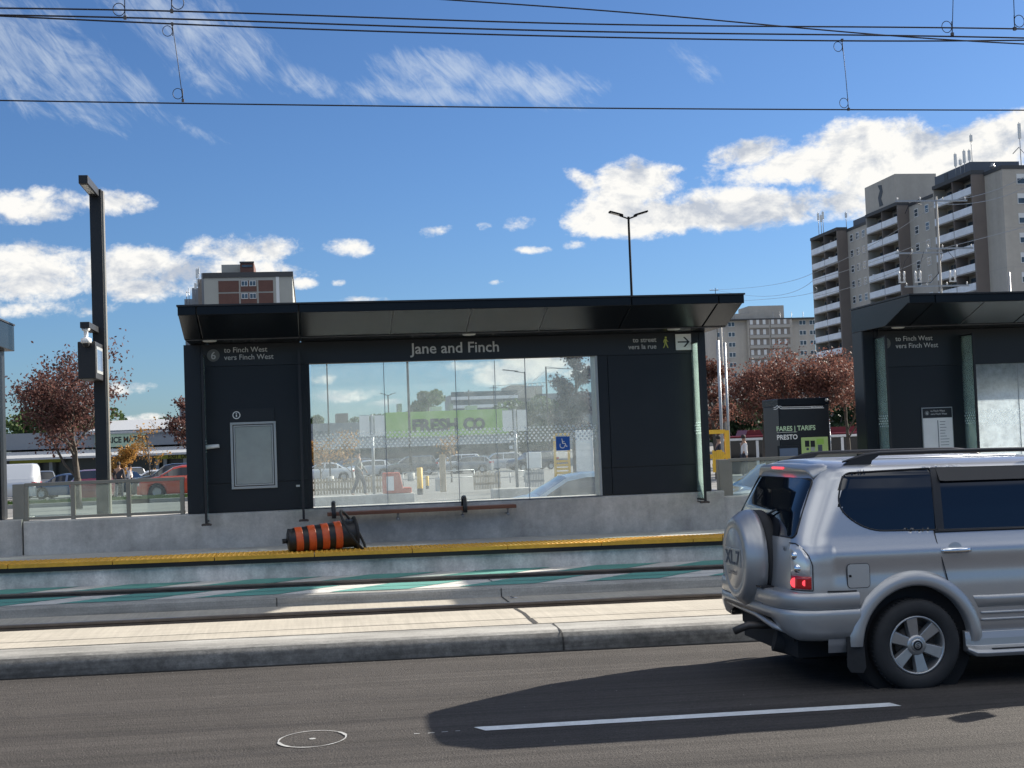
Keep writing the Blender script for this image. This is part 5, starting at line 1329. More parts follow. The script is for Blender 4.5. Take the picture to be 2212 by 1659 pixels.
def parked_car(kind, pnt, label, px, Y, rz, cat='car', group='cars parked in front of the store', name='parked_car', loc=None, dz=0):
    x = tpx(px, Y) if loc is None else loc[0]
    if kind in CARB:
        src = CARB[kind]; c = src.copy(); COL.objects.link(c); c.location = (x, Y, G(x, Y)+dz); c.rotation_euler = (0, 0, rz); c['label'] = label; c['group'] = group; c['category'] = cat; c.name = name
        def cp(o, par):
            d = o.copy(); COL.objects.link(d); d.parent = par
            if o.name.startswith('body'): 
                d.material_slots[0].link = 'OBJECT'; d.material_slots[0].material = pnt
            for k in o.children: cp(k, d)
        for ch in list(src.children): cp(ch, c)
        return c
    d = car_profile(kind); t = thing(name, label, cat, (x, Y, G(x, Y)+dz), rz, group); CARB[kind] = t
    Lc = d['L']; hw = d['hw']
    def topz(xx):
        T = d['top']
        for a, b in zip(T, T[1:]):
            if xx <= b[0]: return a[1]+(b[1]-a[1])*(xx-a[0])/max(1e-6, b[0]-a[0])
        return T[-1][1]
    w0, w1 = .82, Lc-.88; wr = .33 if kind != 'van' else .36; ra = wr+.06
    nx = 70; xs_ = sorted(set([Lc*i/nx for i in range(nx+1)]+[p[0] for p in d['top']]+[d['g0'], d['g1']]))
    body = MB(); glass = MB(); rows = []
    for xx in xs_:
        zt = topz(xx); e = min(1, min(xx, Lc-xx)/.28); pinch = 1-.13*(1-e)**2
        w = hw*pinch; zb = .22
        for c in (w0, w1):
            if abs(xx-c) < ra: zb = max(zb, wr+math.sqrt(ra*ra-(xx-c)**2)-.0)
        bz = min(d['belt'], zt-.02); inset = max(0, (zt-bz))*.33
        ring = [(w*.94, zb), (w, max(zb+.01, .45)), (w*1.0, max(zb+.02, min(.75, bz-.05))), (w*.975, bz), (w*.96-inset*.06, bz+.02*(zt > bz+.1)), (w*.93-inset, max(bz+.02, zt-.09)), (w*.84-inset, zt-.02), (w*.45, zt+.005), (0, zt+.012)]
        rows.append([(-Lc/2+xx, -y, z) for y, z in ring]+[(-Lc/2+xx, y, z) for y, z in reversed(ring[:-1])])
    n = len(rows[0]); V_ = [p for r_ in rows for p in r_]; FB, FG = [], []
    for i in range(len(rows)-1):
        xm = (xs_[i]+xs_[i+1])/2; zt = topz(xm); 
        for k in range(n-1):
            f = (i*n+k, (i+1)*n+k, (i+1)*n+k+1, i*n+k+1); kk = k if k < 8 else 15-k
            g = False
            if kk == 4 and d['g0']+.05 < xm < d['g1'] and zt > d['belt']+.14:
                pil = [d['g0']+.45, (d['g0']+d['g1'])/2+.1] if kind != 'van' else []
                g = not any(abs(xm-p) < .05 for p in pil)
            slope = abs(topz(xm+.05)-topz(xm-.05))/.1
            if kk >= 6 and slope > .45 and zt > d['belt']+.06: g = True
            if kind == 'van' and xm < 3.5: g = False
            (FG if g else FB).append(f)
    FB.append(tuple(range(n))); FB.append(tuple((len(rows)-1)*n+k for k in range(n-1,-1,-1)))
    body.add(V_, FB, 0, True); glass.add(V_, FG, 0, True)
    b = body.build('body', pnt, t, world=False)
    b.data.materials.clear(); b.data.materials.append(pnt)
    glass.build('windows', M['tint'], t, world=False)
    u = MB(); u.box(-Lc/2+.15, Lc/2-.15, -hw*.8, hw*.8, .2, .55); u.build('underbody', M['dark'], t, world=False)
    for wx in (w0, w1):
        for s in (-1, 1):
            ty = MB(); ty.lathe([(wr*.60,-.09),(wr*.95,-.1),(wr,-.07),(wr,.07),(wr*.95,.1),(wr*.60,.09)], (-Lc/2+wx, s*(hw-.12), wr), 'Y', 24); to = ty.build('wheel', M['tyre'], t, world=False, norm=True)
            ri = MB(); ri.lathe([(wr*.62,s*.085),(wr*.55,s*.05),(wr*.2,s*.07),(0,s*.07)], (-Lc/2+wx, s*(hw-.12), wr), 'Y', 20)
            for q in range(5):
                a = q*1.2566; ca, sa = math.cos(a), math.sin(a); P_ = lambda r, o: (-Lc/2+wx+r*ca-o*sa, s*(hw-.12)+s*.092, wr+r*sa+o*ca); ri.add([P_(.03,.03), P_(.03,-.03), P_(wr*.6,-.035), P_(wr*.6,.035)], [(0,1,2,3)])
            ro = ri.build('rim', M['alloy'], t, world=False, norm=True); ro.parent = to
    zl = topz(.15)-.14 if kind != 'van' else 1.0; zh = topz(Lc-.2)-.12
    for s in (-1, 1):
        q = MB(); q.box(-Lc/2-.01+.0, -Lc/2+.22, s*(hw*.60), s*(hw*.985), zl-.12, zl+.04); q.build('tail_light', M['redlens'], t, world=False, bevel=.02)
        q = MB(); q.box(Lc/2-.30, Lc/2-.04, s*(hw*.58), s*(hw*.95), zh-.14, zh-.02); q.build('headlight', M['clearlens'], t, world=False, bevel=.02)
    return t
sil, wht, blk, dk, red_, orr, blu, gry, lbl = paint('silver',(.42,.43,.45)), paint('white',(.62,.62,.62)), paint('black',(.012,.012,.015)), paint('dark_grey',(.05,.055,.06)), paint('dark_red',(.18,.02,.02)), paint('orange',(.50,.055,.02)), paint('blue',(.05,.09,.18)), paint('grey',(.18,.19,.20)), paint('pale_blue',(.30,.38,.45))
# left car park, seen above the glass barrier
parked_car('hatch', orr, 'orange red hatchback left of the central shelter, front wheel turned', 397, 63, R(184))
parked_car('van', wht, 'white delivery van parked at the far left beside the cut-off shelter', -22, 82, R(180), 'van', name='parked_van')
parked_car('suv', blk, 'black off-road car just behind the orange red hatchback', 375, 72, R(186))
parked_car('sedan', blu, 'dark blue sedan behind the trunk of the dark red tree', 150, 82, R(170))
parked_car('suv', gry, 'grey car to the right of the white van', 92, 90, R(100))
parked_car('sedan', wht, 'white sedan farther back above the black off-road car', 335, 96, R(188))
parked_car('hatch', dk, 'dark hatchback behind the platform pole', 232, 84, R(150))
parked_car('sedan', red_, 'dark red sedan between the platform pole and the tree trunk', 200, 64, R(95))
parked_car('suv', sil, 'silver off-road car far back right of the platform pole', 268, 104, R(120))
# through the window
parked_car('suv', dk, 'dark grey off-road car in the second window pane', 886, 118, R(184))
parked_car('hatch', blk, 'black car half hidden behind the dark grey one in the window', 838, 124, R(181))
parked_car('sedan', wht, 'white sedan at the left edge of the window', 700, 104, R(175))
parked_car('suv', sil, 'silver wagon seen in the third window pane beside the banner pole', 1074, 128, R(182))
for i, (px, Y, p, k, lab) in enumerate([(1012,118,gry,'hatch','grey hatchback left of the silver wagon in the window'),(986,120,wht,'suv','white off-road car with black roof bars near the wood post in the window'),(958,124,sil,'sedan','silver sedan just behind the wood post in the window'),
    (1038,132,dk,'sedan','dark sedan between the silver wagon and the grey hatchback'),(790,118,sil,'hatch','silver hatchback behind the walking person'),(1148,120,blk,'suv','black car right of the banner pole in the window'),(755,126,dk,'suv','dark car behind the left banner pole')]):
    parked_car(k, p, lab, px, Y, R(165+7*i))
# far lane traffic close behind the platform
parked_car('sedan', lbl, 'pale blue sedan roof passing behind the shelter window, lower right corner', 0, 27.0, R(180), group='cars on the far road', loc=(at(1272,1000,27).x,), name='passing_car', dz=.13)
parked_car('suv', wht, 'white off-road car behind the right glass barrier', 0, 29.0, R(180), group='cars on the far road', loc=(at(1700,1000,29).x,), name='passing_car', dz=-.02)
# bus between the shelters
def bus():
    Y = 64; x0, x1 = tpx(1573, Y), tpx(1860, Y); z0 = G(x0, Y)
    t = thing('city_bus', 'dark red and white city bus behind the fare machine', 'bus', ((x0+x1)/2, Y, z0))
    zr = at(1620, 947, Y).z; zt = at(1620, 938, Y).z; z0 = zr-3.0
    b = MB(); b.box(x0, x1, Y, Y+2.5, z0+.35, z0+.95); b.build('lower_body', M['busred'], t, bevel=.05)
    b = MB(); b.box(x0+.02, x1-.02, Y+.03, Y+2.47, z0+.9, zr-.10); b.build('window_band', M['tint'], t)
    b = MB(); b.box(x0, x1, Y-.02, Y+2.5, zr-.10, zr+.02); b.build('white_stripe', M['white'], t, bevel=.02)
    b = MB(); b.box(x0+.05, x1, Y, Y+2.5, zr+.022, zr+.14); b.build('roof', M['busred'], t, bevel=.05)
    b = MB(); b.prism([(tpx(1617,Y),zr+.141),(tpx(1622,Y),zr+.42),(x1,zr+.42),(x1,zr+.141)], Y+.4, Y+2.0); b.build('roof_unit', M['busred'], t)
    for px in (1636, 1700, 1760, 1820):
        b = MB(); xx = tpx(px, Y); b.box(xx-.07, xx+.07, Y+.002, Y+.05, z0+.9, zr-.12); b.build('window_pillar', M['white'], t)
    for xx in (x0+1.2, x1-1.5):
        b = MB(); b.lathe([(.3,-.12),(.46,-.14),(.48,.1),(.3,.1)], (xx, Y+.1, z0+.48), 'Y', 24); b.build('wheel', M['tyre'], t, norm=True)
bus()

# ---------------------------------------------------------------- people
def person(label, x, y, h, pose, top, low, skinm='skin', rz=0, z=None):
    """one skinned body; pose: 'walk' or 'stand'; clothing as a second skin"""
    z0 = G(x, y) if z is None else z
    t = thing('person', label, 'person', (x, y, z0), rz, group='people walking in the car park')
    s = h/1.75; st = .22 if pose == 'walk' else .04
    def skin(nm, verts, edges, rad, m_, parent=t):
        me = bpy.data.meshes.new(nm); me.from_pydata([(a*s, b*s, c*s) for a, b, c in verts], edges, []); me.materials.append(m_)
        o = bpy.data.objects.new(nm, me); COL.objects.link(o); o.parent = parent
        k = o.modifiers.new('skin', 'SKIN'); o.modifiers.new('sub', 'SUBSURF').render_levels = 1
        sv = me.skin_vertices[0].data if me.skin_vertices else None
        if sv is None:
            bm = bmesh.new(); bm.from_mesh(me); bm.verts.layers.skin.verify(); bm.to_mesh(me); bm.free(); sv = me.skin_vertices[0].data
        for i, r_ in enumerate(rad): sv[i].radius = (r_*s, r_*s*.85)
        sv[0].use_root = True
        return o
    V_ = [(0,0,.95),(0,0,1.18),(0,0,1.40),(0,0,1.50),(0,0,1.56),(0,0,1.66),   # pelvis..head
          (.02,-.18,1.40),(-st*.5,-.23,1.14),(st*.5,-.24,.92),(st*.6,-.24,.82),   # near arm
          (-.02,.18,1.40),(st*.6,.23,1.14),(st*1.3,.24,.95),(st*1.5,.24,.86),
          (0,-.09,.92),(st*.9,-.10,.50),(st*1.0,-.10,.09),(st*1.0+.13,-.10,.04),
          (0,.09,.92),(-st*.4,.10,.50),(-st*1.3,.10,.12),(-st*1.3+.12,.10,.04)]
    E_ = [(0,1),(1,2),(2,3),(3,4),(4,5),(2,6),(6,7),(7,8),(8,9),(2,10),(10,11),(11,12),(12,13),(0,14),(14,15),(15,16),(16,17),(0,18),(18,19),(19,20),(20,21)]
    Rr = [.13,.14,.13,.055,.085,.095,.06,.045,.032,.03,.06,.045,.032,.03,.09,.06,.04,.035,.09,.06,.04,.035]
    skin('body', V_, E_, Rr, M[skinm])
    jv = [V_[i] for i in (0,1,2,6,7,8,10,11,12)]; jv[0] = (0,0,.88); skin('jacket', jv, [(0,1),(1,2),(2,3),(3,4),(4,5),(2,6),(6,7),(7,8)], [.165,.165,.15,.075,.062,.05,.075,.062,.05], top)
    pv = [V_[i] for i in (0,14,15,16,18,19,20)]; skin('trousers', pv, [(0,1),(1,2),(2,3),(0,4),(4,5),(5,6)], [.145,.105,.078,.06,.105,.078,.06], low)
    hm = MB(); hm.lathe([(.0,.115),(.06,.10),(.095,.05),(.10,.0),(.09,-.04)], (-.015*s,0,0), 'Z', 16); hm.v = [(a*s, b*s*.85, c*s+1.66*s) for a, b, c in hm.v]; hm.build('hair', M['hair'], t, world=False)
    return t
person('person in a grey jacket and dark trousers walking behind the shelter window', tpx(773, 50), 50, 1.74, 'walk', M['shirt'], M['jeans'])
person('person in a white shirt standing between cars right of the platform pole', tpx(279, 74), 74, 1.76, 'stand', M['shirtw'], M['jeans'])
person('person in a dark coat walking in the car park beside the platform pole', tpx(255, 60), 60, 1.70, 'walk', M['shirtd'], M['jeans'], rz=R(90))
person('person in a white top seen in front of the bus, left of the fare machine', tpx(1607, 50), 50, 1.70, 'stand', M['shirtw'], M['jeans'], z=.1)
person('person in dark clothes behind the yellow frame right of the central shelter', tpx(1553, 48), 48, 1.72, 'stand', M['shirtd'], M['jeans'], z=.1)

# ---------------------------------------------------------------- store
YS = 166
def box_px(nm, m_, x0, x1, yt, yb, Y, depth, parent, bevel=0, at_ground=False):
    a = at(x0, yt, Y); b = at(x1, yb, Y); mb = MB()
    zt = at((x0+x1)/2, yt, Y).z; zb = at((x0+x1)/2, yb, Y).z
    if at_ground: zb = -1.3
    mb.box(tpx(x0,Y), tpx(x1,Y), Y, Y+depth, zb, zt); return mb.build(nm, m_, parent, bevel=bevel)
st = thing('grocery_store', 'long low grocery store with green sign panel and grey upper wall', 'store', (tpx(550,YS), YS, -1))
box_px('grey_wall', M['storegrey'], -260, 672, 931, 966, YS, 30, st, at_ground=False)
q = MB(); x0_, x1_ = tpx(185,YS), tpx(560,YS); zl_, zh_ = at(320,931,YS).z, at(320,906,YS+16).z
q.prism([(YS-.3,zl_-.2),(YS-.3,zl_),(YS+16,zh_),(YS+28,zh_-.6),(YS+28,zl_-.2)], x0_, x1_, 'X'); q.build('white_metal_roof', M['storewhite'], st, norm=True)
q = MB(); zl_, zh_ = at(300,985,YS-4).z, at(300,967,YS).z
q.prism([(YS-4,zl_),(YS-4,zl_+.25),(YS-.01,zh_),(YS-.01,zl_)], tpx(-260,YS), tpx(600,YS), 'X'); q.build('awning_roof', M['storewhite'], st, norm=True)
box_px('grey_wall', M['storegrey'], 600, 834, 914, 966, YS, 30, st)
box_px('pale_lower_band', M['storewhite'], 600, 1100, 945, 966, YS-.4, 1, st)
box_px('shop_front', M['storedark'], -260, 1100, 966, 1100, YS+1, 28, st, at_ground=True)
gp = box_px('green_sign_panel', M['storegreen'], 834.6, 1100.5, 887, 941, YS-.8, 20, st)
# upper right of the green wall
zt1 = at(967, 921.5, YS-.85)
q = MB(); fz = at(890, 931, YS-.85); hpx = at(890, 906, YS-.85).z-fz.z
Xf = lambda px: at(px, 920, YS-.85).x
# FRESH CO with a leaf cut-out in the last letter
q.text('FRESH', (Xf(890), YS-.84, at(930,930.5,YS).z), hpx*1.40, off=.055, sx=1.28*(Xf(985)-Xf(890))/(hpx*1.4*3.35)); 
q.text('C', (Xf(1001), YS-.84, at(1010,928,YS).z), hpx*1.40, off=.06, sx=.95)
q.build('lettering', M['storeblack'], gp)
q = MB(); cx = Xf(1035); cz = at(1035, 915.5, YS).z; r = hpx*.52
vs = []
for k in range(40):
    a = 2*math.pi*k/40; vs += [(cx+r*math.cos(a), YS-.85, cz+r*math.sin(a)), (cx+r*.50*math.cos(a), YS-.85, cz+r*.50*math.sin(a))]
q.add(vs, [(2*k, 2*((k+1) % 40), 2*((k+1) % 40)+1, 2*k+1) for k in range(40)]); q.build('letter_ring', M['storeblack'], gp)
q = MB(); pts = [(0,.62),(.12,.30),(.45,.45),(.30,.10),(.55,-.05),(.2,-.2),(.05,-.5),(-.15,-.2),(-.4,-.15),(-.25,.1),(-.3,.35),(-.1,.28)]
q.add([(cx+a*r, YS-.86, cz+b*r) for a, b in pts], [tuple(range(len(pts)))]); q.build('leaf_emblem', M['storegreen'], gp)
q = MB(); q.text('prices', (Xf(655), YS-.03, at(690,941,YS).z), hpx*.82, off=.02, sx=1.05); q.build('lettering', M['bluebox'], st)
pb = box_px('price_banner', M['paleGreen'], 205, 316, 934, 965, YS-.15, .1, st)
q = MB(); zz = at(270, 955.5, YS).z; hh = at(270, 943, YS).z-zz
q.text('PRICE MATCH', (at(225,950,YS).x, YS-.17, zz), hh*1.42, off=.03, sx=.80); q.build('lettering', M['storeblack'], pb)
yb_ = box_px('exit_band', mat('olive_sign', (.30,.33,.05), .6), 335, 410, 981, 991, YS-1.6, .1, st)
q = MB(); zz = at(385, 989.5, YS).z; q.text('EXIT ONLY', (at(366,985,YS).x, YS-1.62, zz), .66, off=.03, sx=.95); q.build('lettering', M['storeblack'], yb_)
yb_ = box_px('exit_band', MATS['olive_sign'], 20, 130, 990, 1000, YS-1.6, .1, st)
for px in (-30, 70, 105, 335, 352, 395): box_px('column', M['storewhite'], px, px+7, 985, 1100, YS-1.2, .5, st, at_ground=True)
for px in (935, 1012): box_px('roof_unit', M['storewhite'], px, px+22, 878+(px > 1000)*-2, 889, YS+6, 3, st)
for px, w in ((975, 7),(862, 9)): box_px('roof_unit', M['storegrey'], px, px+w, 872, 889, YS+8, 3, st)
# low planting and kerbs in the car park
for (a, b, Y, hgt, lab) in ((300, 420, 56, .16, 'low grassy island kerb below the orange red hatchback'), (-40, 320, 56, .16, 'low grassy island kerb behind the left glass barrier')):
    x0, x1 = tpx(a, Y), tpx(b, Y); z = G((x0+x1)/2, Y); mb = MB(); mb.box(x0, x1, Y-1.5, Y+1.2, z-.2, z+hgt-.03); mb.build('grass_verge', M['grass'], kind='structure')
    mb = MB(); mb.box(x0-.2, x1+.2, Y-1.75, Y-1.51, z-.2, z+hgt); mb.build('island_kerb', M['curb'], kind='structure')
gm = MB(); rnd = random.Random(3)
for i in range(7000):
    x = rnd.uniform(tpx(-40,56), tpx(420,56)); y = rnd.uniform(54.6, 57.1); z = G(x,56)+.12; h_ = rnd.uniform(.05,.16); w = .02; dx = rnd.uniform(-.05,.05)
    gm.add([(x-w,y,z),(x+w,y,z),(x+dx,y+rnd.uniform(-.05,.05),z+h_)], [(0,1,2)])
gm.build('grass', M['grass'], kind='stuff')

# ---------------------------------------------------------------- street furniture seen through the glass
def post(nm, label, px, Y, zt, r, m_, cat='post', group=None, zb=None, r2=None, n=10, lean=0):
    x = tpx(px, Y); z0 = G(x, Y) if zb is None else zb; mb = MB(); mb.tube([(x,Y,z0),(x+lean*(zt-z0),Y,zt)], [r, r2 or r], n)
    return mb.build(nm, m_, label=label, cat=cat, group=group)
def lamp_post(label, px, Y, ytop, r, heads=2, m_=None, group='car park lamps', ln=.9, lean=0, pale=False):
    x = tpx(px, Y); z0 = G(x, Y); zt = at(px, ytop, Y).z; x = at(px, ytop, Y).x; xb = x
    t = thing('lamp_post', label, 'lamp post', (xb, Y, z0), group=group); m_ = m_ or M['poleB']
    q = MB(); q.tube([(xb,Y,z0),(x,Y,zt)], [r,r*.72], 10); q.build('pole', m_, t)
    q = MB(); q.tube([(xb,Y,z0-.05),(xb,Y,z0+.6)], .24, 14); q.build('concrete_base', M['conc'], t)
    dirs = (-1,1) if heads == 2 else (-1,)
    for s in dirs:
        q = MB(); q.tube([(x,Y,zt-.1),(x+s*.25*ln,Y,zt-.02),(x+s*.45*ln,Y,zt+.04)], .035, 6); q.build('arm', m_, t)
        q = MB(); q.prism([(x+s*.30*ln,zt+.02),(x+s*.32*ln,zt+.10),(x+s*ln*1.0,zt+.27),(x+s*ln*1.02,zt+.20)], Y-.16, Y+.16, 'Y'); h_ = q.build('lamp_head', m_, t, norm=True)
        q = MB(); q.prism([(x+s*.50*ln,zt+.062),(x+s*.50*ln,zt+.072),(x+s*ln*.95,zt+.19),(x+s*ln*.95,zt+.178)], Y-.13, Y+.13, 'Y'); o = q.build('lamp_lens', M['lampglass'], t, norm=True); o.parent = h_
    return t
lamp_post('tall twin headed lamp post rising behind the shelter roof', 1357.5, 60, 468, .075)
lamp_post('dark lamp post in the second window pane standing on a concrete base', 877, 92, 700, .10)
lamp_post('thin dark lamp post near the left edge of the window', 703, 88, 700, .055)
lamp_post('small twin headed lamp above the green store sign', 838, 172, 853, .10, ln=1.0)
lamp_post('single armed lamp beside the window joint above the trees', 1133, 120, 803, .08, heads=1, ln=2.0)
def banner_pole(label, px, Y, yt, yb_, zf, w):
    x = tpx(px, Y); z0 = G(x, Y); t = thing('banner_pole', label, 'sign pole', (x, Y, z0), group='banner poles behind the shelter')
    q = MB(); q.tube([(x,Y,z0),(x,Y,at(px,yt,Y).z+.04)], .055, 10); q.build('pole', M['galv'], t)
    for s in (-1, 1):
        q = MB(); q.box(x+s*.09, x+s*(.09+w), Y-.01, Y+.01, at(px,yb_,Y).z, at(px,yt,Y).z); q.build('banner', M['white'], t)
        q = MB(); q.box(x, x+s*(.1+w), Y-.012, Y+.012, at(px,yt,Y).z+.01, at(px,yt,Y).z+.03); q.build('banner_arm', M['galv'], t)
banner_pole('grey pole with two blank white banners left of the green store sign', 805, 48, 898, 942, 0, .36)
banner_pole('grey pole with two blank white banners right of the green store sign', 1114, 48, 886, 931, 0, .36)
def bollard(px, Y, yt, yb2, r, lab, m_='ylw'):
    x = at(px, (yt+yb2)/2, Y).x; zt = at(px, yt, Y).z; zb = at(px, yb2, Y).z; t = thing('bollard', lab, 'bollard', (x, Y, zb), group='yellow and black bollards'); q = MB(); s = zt-zb
    q.lathe([(r,zb+s*.25),(r,zt-.02),(r*.8,zt),(0,zt)], (x,Y,0), n=16); q.build('yellow_sleeve', M[m_], t)
    q = MB(); q.lathe([(r*1.02,zb),(r*1.02,zb+s*.25)], (x,Y,0), n=16); q.build('black_base', M['black'], t)
bollard(907, 50, 1010, 1070, .11, 'larger yellow bollard with black foot behind the shelter window')
bollard(923, 56, 1028, 1056, .07, 'smaller yellow bollard with black foot right of the larger one')
x = at(956, 1000, 50).x
q = MB(); q.box(x-.11, x+.11, 50, 50.22, at(956,1063,50).z, at(956,982,50).z); q.build('timber_post', M['woodp'], label='weathered square timber post right of the yellow bollards', cat='post', bevel=.02)
def slat_fence(px0, px1, yt, yb2, Y, n, lab, m_, gapf=.3, jit=.1, nm='slat_barrier'):
    x0, x1 = at(px0,(yt+yb2)/2,Y).x, at(px1,(yt+yb2)/2,Y).x; zt = at((px0+px1)/2,yt,Y).z; zb = at((px0+px1)/2,yb2,Y).z
    t = thing(nm, lab, 'barrier', ((x0+x1)/2, Y, zb), group='wooden slat barriers behind the shelter'); rnd = random.Random(px0); w = (x1-x0)/n; q = MB()
    for i in range(n):
        a = x0+i*w; q.box(a, a+w*(1-gapf), Y, Y+.03, zb, zt-rnd.uniform(0,jit)*(zt-zb))
    q.build('slats', m_, t); q = MB(); q.box(x0, x1, Y+.031, Y+.07, zb+(zt-zb)*.25, zb+(zt-zb)*.38); q.build('rail', m_, t); q = MB(); q.box(x0, x1, Y+.031, Y+.07, zb+(zt-zb)*.68, zb+(zt-zb)*.8); q.build('rail', m_, t)
slat_fence(672, 826, 1030, 1068, 56, 24, 'long row of pale wooden slats behind the walking person', M['woodp'])
slat_fence(1023, 1082, 1018, 1057, 50, 17, 'bundle of pale wooden slats right of the timber post', M['woodp'], .35)
slat_fence(1134, 1176, 1012, 1052, 50, 12, 'short slat barrier behind the pale blue car roof', M['galv'], .35)
slat_fence(1540, 1566, 972, 1020, 33, 6, 'yellow slatted barrier right of the central shelter', M['ylw'], .1, nm='yellow_barrier')
def frame_(px0, px1, yt, yb2, Y, w, lab, m_, bars, nm='steel_frame'):
    x0, x1 = at(px0,(yt+yb2)/2,Y).x, at(px1,(yt+yb2)/2,Y).x; zt = at((px0+px1)/2,yt,Y).z; zb = at((px0+px1)/2,yb2,Y).z
    t = thing(nm, lab, 'frame', ((x0+x1)/2, Y, zb), group='yellow steel frames'); q = MB(); q.box(x0,x0+w,Y,Y+w,zb,zt); q.build('post', m_, t); q = MB(); q.box(x1-w,x1,Y,Y+w,zb,zt); q.build('post', m_, t)
    for f in bars: q = MB(); z = zb+(zt-zb)*f; q.box(x0+w+.002,x1-w-.002,Y,Y+w,z-w/2,z+w/2); q.build('crossbar', m_, t)
frame_(1524, 1577, 930, 1020, 34, .11, 'yellow welded steel frame at the right end of the central shelter', M['ylw'], (.97,.38))
frame_(1197, 1232, 936, 1040, 40, .07, 'yellow frame with slats behind the blue accessibility sticker', M['ylw'], (.98,.42,.34,.26,.18,.10,.02))
# orange construction blocks
def blk_(px0, px1, yt, yb2, Y, d, m_, nm, lab, cat):
    x0, x1 = at(px0,(yt+yb2)/2,Y).x, at(px1,(yt+yb2)/2,Y).x; q = MB(); zt = at((px0+px1)/2,yt,Y).z; zb = at((px0+px1)/2,yb2,Y).z
    q.box(x0,x1,Y,Y+d,zb,zt); return q.build(nm, m_, label=lab, cat=cat, bevel=.03)
orp = mat('faded_orange_plastic', (.45,.07,.03), .6, nz=(2,.15))
def hbarrier():
    Y = 44; x0, x1, x2 = at(827,1040,Y).x, at(864,1040,Y).x, at(889,1040,Y).x; z0 = at(850,1066,Y).z; z1 = at(845,1021,Y).z; z2 = at(875,1053,Y).z
    t = thing('plastic_barrier', 'stepped orange plastic barrier on a grey concrete block behind the window', 'barrier', ((x0+x2)/2, Y, z0-.5))
    q = MB(); q.prism([(x0,z0),(x2,z0),(x2,z2),(x1+.1,z2),(x1,z1),(x0,z1)], Y, Y+.5); q.build('orange_shell', orp, t, bevel=.03, norm=True)
    q = MB(); q.box(x0+.12, x0+.36, Y-.01, Y-.002, z0+.1, z1-.12); q.build('white_label', M['white'], t)
    q = MB(); q.box(x0-.2, x2+.08, Y-.1, Y+.7, z0-.9, z0-.01); q.build('concrete_block', M['conc'], t, bevel=.02)
hbarrier()
blk_(668, 838, 1071, 1140, 43, .5, M['conc'], 'concrete_barrier', 'long low concrete barrier along the bottom left of the window', 'barrier')
blk_(1066, 1150, 1055, 1130, 43, .6, M['conc'], 'concrete_barrier', 'low concrete block right of the bundle of slats', 'barrier')
blk_(942, 958, 1034, 1062, 53, .4, M['galv'], 'utility_box', 'small grey utility box between bollards and timber post', 'box')
blk_(1245, 1282, 929, 1028, 45, .12, M['white'], 'white_banner', 'plain white sheet hung right of the yellow frame, seen through the window', 'banner')
blk_(1138, 1170, 977, 1012, 58, .08, M['white'], 'notice_board', 'white notice board behind the right banner pole', 'sign')
blk_(1795, 1860, 940, 962, 120, 6, M['beigelt'], 'small_building', 'small pale building between the red trees and the right shelter', 'building')
# grating railing in the far car park
def railing(px0, px1, yt, Y, lab):
    x0, x1 = tpx(px0,Y), tpx(px1,Y); z0 = G((x0+x1)/2,Y); zt = at((px0+px1)/2,yt,Y).z; t = thing('metal_railing', lab, 'railing', ((x0+x1)/2,Y,z0), group='thin railings in the car park')
    q = MB(); q.tube([(x0,Y,zt),(x1,Y,zt)], .03, 6); q.build('top_bar', M['galv'], t); q = MB(); q.tube([(x0,Y,(zt+z0)/2),(x1,Y,(zt+z0)/2)], .02, 6); q.build('mid_bar', M['galv'], t)
    n = max(2, int((x1-x0)/1.6))
    for i in range(n+1): q = MB(); xx = x0+(x1-x0)*i/n; q.tube([(xx,Y,z0),(xx,Y,zt)], .03, 6); q.build('post', M['galv'], t)
railing(868, 1022, 1018, 70, 'thin metal railing behind the bollards and timber post')
railing(1068, 1130, 1018, 66, 'thin metal railing behind the right banner pole')

